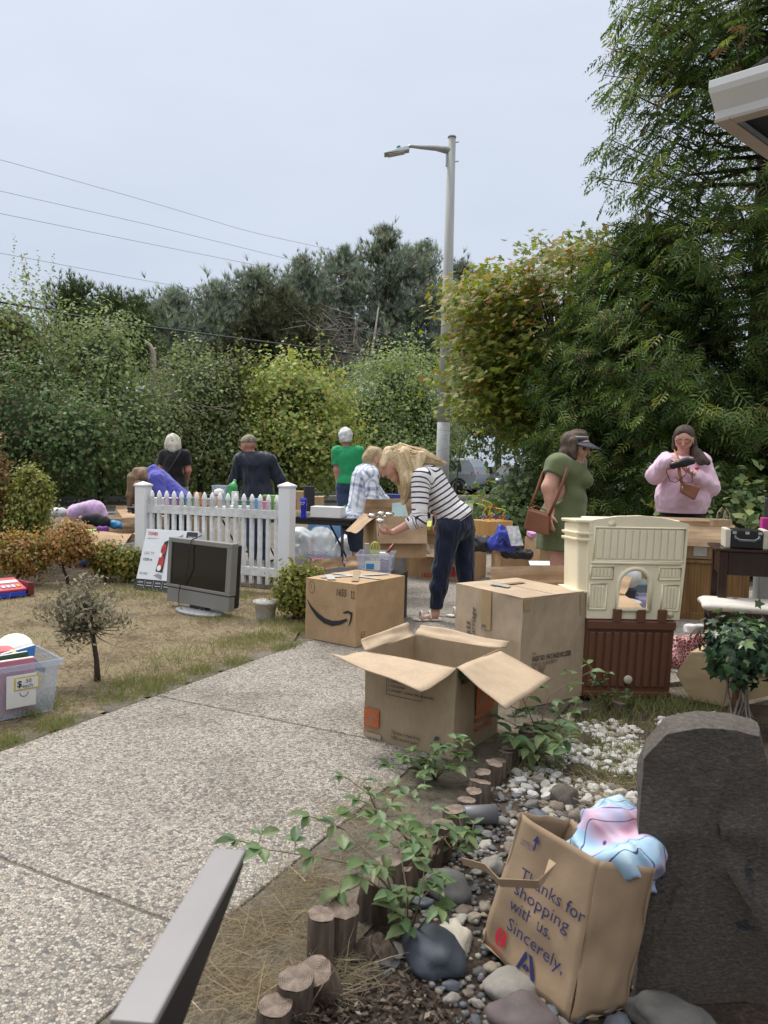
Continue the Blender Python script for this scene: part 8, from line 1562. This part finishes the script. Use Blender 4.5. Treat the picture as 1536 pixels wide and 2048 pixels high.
# --- 3: man in green tee, back view
Q = lambda px, py, dy=0: at(px, py, 11.5 + dy)
J = dict(pel=Q(697, 965), che=Q(695, 915), nec=Q(692, 893), hd=Q(691, 876), sl=Q(674, 903), sr=Q(718, 903), el=Q(673, 940), er=Q(722, 940), wl=Q(676, 971), wr=Q(722, 970), hl=Q(686, 975), hr=Q(708, 975), kl=Q(688, 1040), kr=Q(707, 1040), al=Q(688, 1096), ar=Q(706, 1096), tl=Q(686, 1100, .12), tr=Q(708, 1100, .12))
t, S = person('white haired man in green tee shirt seen from behind', J, V(-.1, 1, -.05), Z, [(J['wl'], V(0, .1, -1), V(1, 0, 0), 1, .4), (J['wr'], V(0, .1, -1), V(-1, 0, 0), -1, .4)], m_skin2, .0125, b=1.08, eyes=False)
bs = fat(S['torso'], .022) + [bone(J['pel'], J['pel'] - V(0, 0, .05), .155, .16)]
for s in 'lr': bs += fat(part(S['arm' + s], 0, .66), .030)
blend_body('tee_shirt', bs, .010, cloth('kelly_green_jersey', (.025, .30, .115), .10), t, cuts=[(J['pel'] - V(0, 0, .02), -Z, J['pel'] - V(0, 0, .1), .26)] + [(J['s' + s] + (J['e' + s] - J['s' + s]) * .72, J['e' + s] - J['s' + s], J['e' + s], .10) for s in 'lr'] + [(J['nec'] + V(0, 0, .012), Z, J['hd'], .14)], wrinkle=wr(.009, 20, 2))
jb = fat([S['torso'][3], S['torso'][0]], .010)
for s in 'lr': jb += fat(S['thigh' + s] + S['calf' + s], .02)
blend_body('jeans', jb, .011, cloth('blue_denim', (.04, .065, .13), .2), t, cuts=[(J['al'] + V(0, 0, .0), -Z), (J['pel'] + V(0, 0, .03), Z)], wrinkle=wr(.009, 27, 8))
for s in 'lr': shoe(t, S, s, m_blk)
m_whair = hairmat('hair_white', (.40, .39, .38), (.62, .61, .60), (.78, .78, .77))
blend_body('hair', [bone(Q(691, 870), Q(691, 867, .03), .100, .096), bone(Q(691, 878, -.03), Q(691, 872, -.02), .094, .098)], .008, m_whair, t, cuts=[(Q(691, 884), -Z), (Q(691, 880, .05), V(0, 1, -.6))], wrinkle=lambda P: .007 * _pseudo(P, 110, 4))
# --- 4: woman in black tee with white bob, back view
Q = lambda px, py, dy=0: at(px, py, 11.6 + dy)
J = dict(pel=Q(350, 970), che=Q(348, 922), nec=Q(347, 903), hd=Q(346, 888), sl=Q(328, 910), sr=Q(370, 910), el=Q(322, 938, .03), er=Q(377, 940, .02), wl=Q(330, 960, .2), wr=Q(374, 962, .16), hl=Q(340, 980), hr=Q(362, 980), kl=Q(341, 1035), kr=Q(360, 1035), al=Q(342, 1086), ar=Q(359, 1086), tl=Q(340, 1090, .12), tr=Q(361, 1090, .12))
t, S = person('white haired woman in black tee shirt seen from behind', J, V(.05, 1, -.1), Z, [(J['wl'], V(.1, .8, -.4), V(1, 0, 0), 1, .4), (J['wr'], V(-.1, .8, -.3), V(-1, 0, 0), -1, .4)], m_skin2, .0125, b=1.08, eyes=False)
bs = fat(S['torso'], .022) + [bone(J['pel'], J['pel'] - V(0, 0, .05), .155, .16)]
for s in 'lr': bs += fat(part(S['arm' + s], 0, .60), .026)
blend_body('tee_shirt', bs, .010, cloth('black_jersey', (.014, .014, .016), .15), t, cuts=[(J['pel'] - V(0, 0, .02), -Z, J['pel'] - V(0, 0, .1), .26)] + [(J['s' + s] + (J['e' + s] - J['s' + s]) * .68, J['e' + s] - J['s' + s], J['e' + s], .10) for s in 'lr'] + [(J['nec'] + V(0, 0, .012), Z, J['hd'], .14)], wrinkle=wr(.008, 20, 6))
jb = fat([S['torso'][3], S['torso'][0]], .010)
for s in 'lr': jb += fat(S['thigh' + s] + S['calf' + s], .018)
blend_body('trousers', jb, .011, cloth('grey_twill', (.20, .19, .18)), t, cuts=[(J['al'], -Z), (J['pel'] + V(0, 0, .03), Z)])
for s in 'lr': shoe(t, S, s, m_blk)
blend_body('hair', [bone(Q(346, 882), Q(346, 885, .03), .108, .10), bone(Q(339, 890), Q(338, 895), .066, .055), bone(Q(353, 890), Q(355, 895), .066, .055), bone(Q(346, 890, -.05), Q(346, 896, -.05), .08, .07)], .0085, hairmat('hair_platinum', (.46, .42, .33), (.68, .64, .54), (.82, .79, .71)), t, wrinkle=lambda P: .010 * _pseudo(P * V(1, 1, .3), 100, 4))
b = MB(); b.tube([Q(362, 902, -.12), Q(350, 922, -.175), Q(335, 945, -.17), Q(326, 960, -.1)], .012, 6); b.obj('bag_strap', m_blk, t, True)
# --- 5: man in navy jacket with camouflage cap
Q = lambda px, py, dy=0: at(px, py, 10.2 + dy)
J = dict(pel=Q(515, 985), che=Q(512, 930), nec=Q(503, 908), hd=Q(497, 892), sl=Q(482, 918), sr=Q(540, 922), el=Q(470, 960, .05), er=Q(560, 960, .02), wl=Q(472, 985, .22), wr=Q(558, 985, .2), hl=Q(503, 1000), hr=Q(530, 1000), kl=Q(504, 1065), kr=Q(528, 1065), al=Q(505, 1118), ar=Q(527, 1118), tl=Q(502, 1122, .13), tr=Q(530, 1122, .13))
t, S = person('man in navy windbreaker and camouflage cap seen from behind', J, V(-.75, .62, -.25), Z, [(J['wl'], V(.0, .8, -.2), V(1, 0, 0), 1, .4), (J['wr'], V(-.1, .8, -.3), V(-1, 0, 0), -1, .4)], m_skin2, .012, b=1.25, eyes=False)
bs = fat(S['torso'], .032) + [bone(J['pel'], J['pel'] - V(0, 0, .12), .19, .20)]
for s in 'lr': bs += fat(S['arm' + s], .034) + fat(part(S['fore' + s], 0, .9), .030)
bs += [bone(J['nec'] + V(-.03, .02, -.02), J['nec'] + V(.03, .02, -.02), .075)]
blend_body('jacket', bs, .010, cloth('navy_nylon', (.018, .022, .036), .22, 6, .55), t, cuts=[(J['pel'] - V(0, 0, .10), -Z, J['pel'] - V(0, 0, .2), .30), (J['nec'] + V(0, 0, .035), Z, J['hd'], .16)], wrinkle=wr(.014, 17, 12))
jb = fat([S['torso'][3]], .010)
for s in 'lr': jb += fat(S['thigh' + s] + S['calf' + s], .02)
blend_body('jeans', jb, .012, MATS['blue_denim'], t, cuts=[(J['al'], -Z)])
for s in 'lr': shoe(t, S, s, m_blk)
m_camo = M('camouflage_cap', (.20, .18, .13), .9, .6, 22); f_ = unit(V(-.75, .62, -.12)); hcap = J['hd'] + V(0, 0, .055)
cp = blend_body('cap', [bone(hcap - f_ * .02, hcap + f_ * .02, .095, .092)], .0075, m_camo, t, cuts=[(hcap - V(0, 0, .01), -Z)]); b = MB(); sd_ = unit(np.cross(f_, Z)); b.sheet(hcap + f_ * .08 - sd_ * .075 - Z * .008, hcap + f_ * .08 + sd_ * .075 - Z * .008, hcap + f_ * .17 + sd_ * .05 - Z * .035, hcap + f_ * .17 - sd_ * .05 - Z * .035, .005, 6, 4, 0); b.obj('brim', m_camo, cp)
# --- 6: woman in purple hoodie bent over on the left
Q = lambda px, py, dy=0: at(px, py, 9.7 + dy)
J = dict(pel=Q(362, 1000), che=Q(318, 960), nec=Q(296, 955), hd=Q(282, 965), sl=Q(312, 958, -.16), sr=Q(320, 952, .17), el=Q(330, 1000, -.2), er=Q(300, 1005, .2), wl=Q(300, 1025, -.18), wr=Q(276, 1016, .15), hl=Q(358, 1015, -.09), hr=Q(368, 1012, .09), kl=Q(352, 1070, -.1), kr=Q(366, 1070, .1), al=Q(358, 1128, -.08), ar=Q(368, 1128, .1), tl=Q(336, 1136, -.1), tr=Q(346, 1136, .1))
t, S = person('long haired woman in purple hoodie bending down behind the left fence post', J, V(-.55, 0, -.85), V(-.8, 0, .5), [(J['wl'], V(-.8, 0, -.5), V(0, 1, 0), 1, .4), (J['wr'], V(-.9, 0, -.2), V(0, -1, 0), -1, .4)], m_skin, .012, eyes=False)
bs = fat(S['torso'], .03)
for s in 'lr': bs += fat(S['arm' + s], .028) + fat(part(S['fore' + s], 0, .92), .024)
bs += [bone(Q(300, 945), Q(308, 940), .07)]
blend_body('hoodie', bs, .010, cloth('periwinkle_fleece', (.085, .085, .38), .12), t, wrinkle=wr(.011, 20, 9))
jb = fat([S['torso'][3]], .012)
for s in 'lr': jb += fat(S['thigh' + s] + S['calf' + s], .016)
blend_body('jeans', jb, .012, MATS['blue_denim'], t, cuts=[(J['al'], -Z)])
for s in 'lr': shoe(t, S, s, m_pap)
blend_body('hair', [bone(Q(288, 950), Q(282, 955), .10, .095), bone(Q(276, 945), Q(270, 965), .07, .06), bone(Q(264, 955, -.03), Q(261, 990, -.04), .062, .05), bone(Q(261, 990, -.04), Q(259, 1022, -.03), .05, .02), bone(Q(288, 950, -.05), Q(300, 958, -.08), .06, .04)], .0075, hairmat('hair_light_brown', (.09, .055, .032), (.22, .145, .09), (.40, .29, .18)), t, wrinkle=lambda P: .006 * _pseudo(P * V(1, 1, .25), 100, 4))
# --- 7: woman in green dress with visor
Q = lambda px, py, dy=0: at(px, py, 6.8 + dy)
J = dict(pel=Q(1122, 1035), che=Q(1140, 950), nec=Q(1144, 922), hd=Q(1153, 895), sl=Q(1150, 928, .18), sr=Q(1116, 930, -.15), el=Q(1150, 985, .25), er=Q(1097, 975, -.20), wl=Q(1158, 1030, .22), wr=Q(1101, 1026, -.23), hl=Q(1132, 1055, .09), hr=Q(1114, 1055, -.09), kl=Q(1138, 1125, .09), kr=Q(1117, 1125, -.1), al=Q(1140, 1212, .1), ar=Q(1112, 1212, -.08), tl=Q(1172, 1224, .06), tr=Q(1146, 1226, -.14))
fh = V(.80, -.58, -.16)
t, S = person('woman in olive green dress and dark sun visor with brown shoulder bag', J, fh, Z, [(J['wr'], V(.0, -.12, -1), V(1, .2, 0), -1, .22), (J['wl'], V(.2, 0, -1), V(1, 0, 0), -1, .3)], m_skin, .0088, b=1.18, arm=1.34, leg=1.15, hs=1.06, eyes=False, face=True)
m_ol = cloth('olive_jersey', (.125, .148, .066), .14, 6)
bs = fat(S['torso'][:3], .02) + [bone(Q(1165, 958, -.02), Q(1168, 960, -.06), .085, .08), bone(Q(1158, 958, .08), Q(1160, 960, .06), .08), bone(Q(1133, 1000), Q(1122, 1050), .18, .21), bone(Q(1122, 1050), Q(1122, 1102), .21, .225)]
for s in 'lr': bs += fat(part(S['arm' + s], 0, .44), .032)
blend_body('dress', bs, .0085, m_ol, t, cuts=[(Q(1120, 1098), V(0, 0, -1)), (J['sr'] + (J['er'] - J['sr']) * .50, J['er'] - J['sr'] + V(-.02, 0, 0), J['er'], .17), (J['sl'] + (J['el'] - J['sl']) * .50, J['el'] - J['sl'], J['el'], .15), (J['nec'] + V(.02, -.02, .0), V(.25, -.15, 1), J['hd'] - V(0, 0, .03), .15)], wrinkle=lambda P: .006 * _pseudo(P * V(1, 1, .2), 42, 3) + .003 * _pseudo(P, 40, 8))
for s in 'lr': shoe(t, S, s, M('tan_sandal', (.25, .16, .1), .6))
m_brhair = hairmat('hair_brown', (.035, .024, .018), (.09, .062, .046), (.165, .12, .09))
blend_body('hair', [bone(J['hd'] + V(-.035, .02, .06), J['hd'] + V(.01, 0, .075), .095, .088), bone(J['hd'] + V(-.07, 0, .03), J['hd'] + V(-.09, -.02, -.10), .07, .062), bone(J['hd'] + V(-.05, -.085, .04), J['hd'] + V(-.045, -.095, -.085), .038, .034), bone(J['hd'] + V(-.10, -.03, -.05), J['hd'] + V(-.12, -.05, -.13), .05, .03), bone(J['hd'] + V(-.03, .09, .03), J['hd'] + V(-.04, .1, -.08), .045, .04)], .007, m_brhair, t, carve=[bone(J['hd'] + unit(fh) * .12 + V(0, 0, .0), J['hd'] + unit(fh) * .12 - V(0, 0, .1), .07, k=.02)], wrinkle=lambda P: .008 * _pseudo(P, 85, 4))
fv = unit(fh * V(1, 1, 0)); sv = unit(np.cross(fv, Z)); m_vis = M('slate_visor', (.045, .05, .065), .5); c = J['hd'] + V(0, 0, .055)
b = MB(); n = 16; ang = np.linspace(-1.35, 1.35, n); inn = [c + fv * .098 * math.cos(a) + sv * .092 * math.sin(a) for a in ang]; outr = [c + fv * (.105 + .125 * max(0, math.cos(a))) * math.cos(a) + sv * (.10 + .08 * max(0, math.cos(a))) * math.sin(a) - Z * (.012 + .06 * max(0, math.cos(a))) for a in ang]
b.add(inn + outr, [(i, i + 1, n + i + 1, n + i) for i in range(n - 1)]); vo_ = b.obj('visor', m_vis, t, True); s_ = vo_.modifiers.new('s', 'SOLIDIFY'); s_.thickness = .004
b = MB(); b.add([p - Z * .0 for p in inn] + [p + Z * .035 for p in inn], [(i, i + 1, n + i + 1, n + i) for i in range(n - 1)]); bo = b.obj('visor_band', m_vis, vo_, True); s_ = bo.modifiers.new('s', 'SOLIDIFY'); s_.thickness = .006
b = MB(); b.tube([p + Z * .037 for p in inn], .0035, 6); b.obj('visor_piping', m_pap, vo_, True)
fn = unit(fh); un = unit(Z - fn * fn[2]); sn = np.cross(fn, un); g_ = J['hd'] + (un * .012 + fn * .095) * 1.06; m_sg = M('sunglass_black', (.008, .008, .009), .12, .05, spec=.7)
go = None
b = MB(); [b.ball(g_ + sn * .036 * q - fn * .008, (.038, .016, .029), 12, axes=[sn, fn, un]) for q in (-1, 1)]; go = b.obj('sunglasses', m_sg, t, True); b = MB(); b.tube([g_ - sn * .015 + un * .008, g_ + sn * .015 + un * .008], .004, 6); [b.tube([g_ + sn * .068 * q + un * .008 - fn * .015, g_ + sn * .09 * q + un * .008 - fn * .09], .004, 6) for q in (-1, 1)]; b.obj('temple', m_sg, go, True)
# her shoulder bag
bc = Q(1083, 1048, -.20); t = thing('handbag', 'brown leather shoulder bag held by the woman in green dress', 'bag', bc); m_lea = M('brown_leather', (.20, .075, .035), .42, .14, 9, bmp=.15, bscale=60)
def qd(px, py, dy=0): return Q(px, py, dy)
b = MB(); fr4 = [qd(1046, 1058, -.24), qd(1098, 1073, -.30), qd(1100, 1032, -.28), qd(1056, 1018, -.24)]; bk4 = [p + V(.03, .10, .012) for p in fr4]; b.hexa(fr4 + bk4); b.obj('body', m_lea, t, bev=.014, seg=3)
b = MB(); b.tube([qd(1056, 1018, -.23), qd(1072, 1012, -.20), qd(1094, 1022, -.20), qd(1099, 1031, -.27)], .006, 6); b.obj('rim', m_lea, t, True)
def strap(parent, pts_, w, mat, name='strap', up=V(0, 1, 0)):
 bb = MB(); P = [np.asarray(q, float) for q in pts_]; vs = []
 for i, p in enumerate(P): d = unit(P[min(i + 1, len(P) - 1)] - P[max(0, i - 1)]); s = unit(np.cross(d, up)) * w / 2; vs += [p - s, p + s]
 bb.add(vs, [(2 * i, 2 * i + 2, 2 * i + 3, 2 * i + 1) for i in range(len(P) - 1)]); o = bb.obj(name, mat, parent, True); q = o.modifiers.new('s', 'SOLIDIFY'); q.thickness = .004; return o
strap(t, [qd(1058, 1018, -.2), qd(1072, 985, -.16), qd(1086, 945, -.12), qd(1100, 925, -.08)], .024, m_lea); strap(t, [qd(1098, 1032, -.28), qd(1112, 1000, -.30), qd(1127, 960, -.29), qd(1134, 935, -.24), qd(1135, 915, -.16)], .024, m_lea); b = MB(); b.ball(qd(1056, 1016, -.21), .012, 8); b.obj('buckle', M('dark_nickel', (.1, .1, .11), .3, metal=.8), t, True)
# --- 8: woman in pink sweatshirt looking into a purse
Q = lambda px, py, dy=0: at(px, py, 7.5 + dy)
J = dict(pel=Q(1362, 1015), che=Q(1364, 945), nec=Q(1368, 908), hd=Q(1368, 880, -.04), sl=Q(1402, 927), sr=Q(1334, 925), el=Q(1422, 974, -.08), er=Q(1310, 950, -.12), wl=Q(1388, 948, -.27), wr=Q(1338, 920, -.30), hl=Q(1378, 1030), hr=Q(1350, 1030), kl=Q(1380, 1110), kr=Q(1350, 1110), al=Q(1380, 1192), ar=Q(1350, 1192), tl=Q(1384, 1205, -.15), tr=Q(1346, 1205, -.15))
fh = V(-.38, -.86, -.24)
t, S = person('woman in pink sweatshirt with glasses looking into a small black purse', J, fh, Z + V(-.05, -.3, 0), [(J['wl'], V(-.8, -.35, .25), V(-.2, -.2, .9), -1, .5), (J['wr'], V(.85, -.3, -.15), V(0, -.2, -.95), 1, .5)], m_skin, .0088, b=1.22, arm=1.0, leg=1.2, hs=1.05, face=True)
m_pink = cloth('pale_pink_fleece', (.74, .52, .63), .05, 6)
bs = fat(S['torso'], .045) + [bone(J['pel'] + V(-.06, -.02, .1), J['pel'] + V(.06, -.02, .1), .2)]
for s in 'lr': bs += fat(S['arm' + s], .040) + fat(part(S['fore' + s], 0, .88), .034)
blend_body('sweatshirt', bs, .009, m_pink, t, cuts=[(J['pel'] - V(0, 0, .05), -Z, J['pel'] - V(0, 0, .2), .45), (J['nec'] + V(0, 0, -.005), V(0, -.25, 1), J['hd'] - V(0, 0, .02), .17)], wrinkle=wr(.010, 20, 21))
b = MB(); b.tube([J['nec'] + V(.085 * math.cos(a), .07 * math.sin(a) - .0, -.01 + .025 * math.sin(a)) for a in np.linspace(0, 2 * PI, 20)], .014, 6); b.obj('collar', m_pink, t, True)
jb = fat([S['torso'][3]], .012)
for s in 'lr': jb += fat(S['thigh' + s] + S['calf' + s], .016)
blend_body('leggings', jb, .012, MATS['black_jersey'], t, cuts=[(J['al'], -Z)])
for s in 'lr': shoe(t, S, s, m_pap)
m_dkh = hairmat('hair_dark_brown', (.025, .018, .014), (.07, .05, .04), (.14, .105, .085)); fn = unit(fh); un = unit(Z - fn * np.dot(Z, fn)); sn = np.cross(fn, un); hd_ = J['hd']
blend_body('hair', [bone(hd_ + un * .05 - fn * .03, hd_ + un * .055 + fn * .02, .094, .088), bone(hd_ - fn * .06 + un * .0, hd_ - fn * .07 - un * .05, .08, .06), bone(hd_ + V(.085, .0, .0), Q(1388, 905, .0), .035, .04), bone(Q(1388, 905, .0), Q(1402, 922, -.16), .048, .04), bone(Q(1392, 905, -.08), Q(1415, 925, -.20), .05, .03), bone(hd_ + V(-.075, .04, .02), hd_ + V(-.075, .05, -.08), .03, .02)], .007, m_dkh, t, carve=[bone(hd_ + fn * .13 + un * .01, hd_ + fn * .12 - un * .1, .085, k=.02)], wrinkle=lambda P: .004 * _pseudo(P * V(1, 1, .3), 110, 4))
g_ = hd_ + (un * .010 + fn * .104) * 1.05; m_fr = M('rose_frame', (.20, .05, .05), .3); b = MB()
for q in (-1, 1):
 cc = g_ + sn * .034 * q; b.tube([cc + sn * .028 * math.cos(a) + un * .022 * math.sin(a) for a in np.linspace(0, 2 * PI, 17)], .0038, 5); b.tube([cc + sn * .028 * q, cc + sn * .05 * q - fn * .09], .003, 5)
b.tube([g_ - sn * .007, g_ + sn * .007], .0025, 5); b.obj('glasses', m_fr, t, True)
m_lips = M('print_red', (.62, .06, .09), .6)
for px, w, hgt in ((1338, .05, .035), (1394, .045, .035)):
 p = Q(px, 936, -.30 if px < 1360 else -.27); b = MB(); b.ball(p, (w * .5, .02, hgt * .5), 10); b.obj('lip_print', m_lips, t, True)
# her crossbody bag and the purse she opens
cb_ = Q(1382, 980, -.33); t = thing('crossbody_bag', 'small brown crossbody bag on the pink sweatshirt', 'bag', cb_); b = MB(); ff = [Q(1362, 985, -.36), Q(1390, 1001, -.38), Q(1403, 974, -.36), Q(1364, 964, -.33)]; b.hexa(ff + [p + V(.01, .07, .0) for p in ff]); b.obj('body', m_lea, t, bev=.014, seg=3); m_or = M('tan_strap', (.42, .17, .06), .5); strap(t, [Q(1364, 966, -.35), Q(1359, 945, -.37), Q(1357, 920, -.33), Q(1352, 906, -.24), Q(1350, 900, -.12)], .03, m_or, up=V(0, 1, 0)); b = MB(); b.tube([Q(1364, 972, -.385), Q(1366, 980, -.39)], .004, 5); b.obj('zip_pull', M('nickel', (.6, .6, .6), .3, metal=.9), t, True)
pp = Q(1362, 928, -.40); t = thing('purse', 'small black purse held open in both hands', 'bag', pp); blend_body('body', [bone(Q(1346, 932, -.38), Q(1384, 923, -.40), .032, .035, flat=V(0, 1, 0), s=1.3), bone(Q(1350, 928, -.4), Q(1375, 918, -.4), .022, .02)], .006, M('black_leather', (.012, .012, .013), .35, .2), t, wrinkle=lambda P: .004 * _pseudo(P, 60, 3))
b = MB(); b.tube([Q(1334, 930, -.38), Q(1333, 945, -.40), Q(1340, 962, -.41), Q(1352, 965, -.42), Q(1370, 950, -.43), Q(1378, 935, -.42)], .004, 6); b.tube([Q(1352, 955, -.42), Q(1362, 964, -.42), Q(1385, 966, -.42), Q(1384, 945, -.42), Q(1388, 940, -.42)], .004, 6); b.obj('strap', m_blk, t, True)
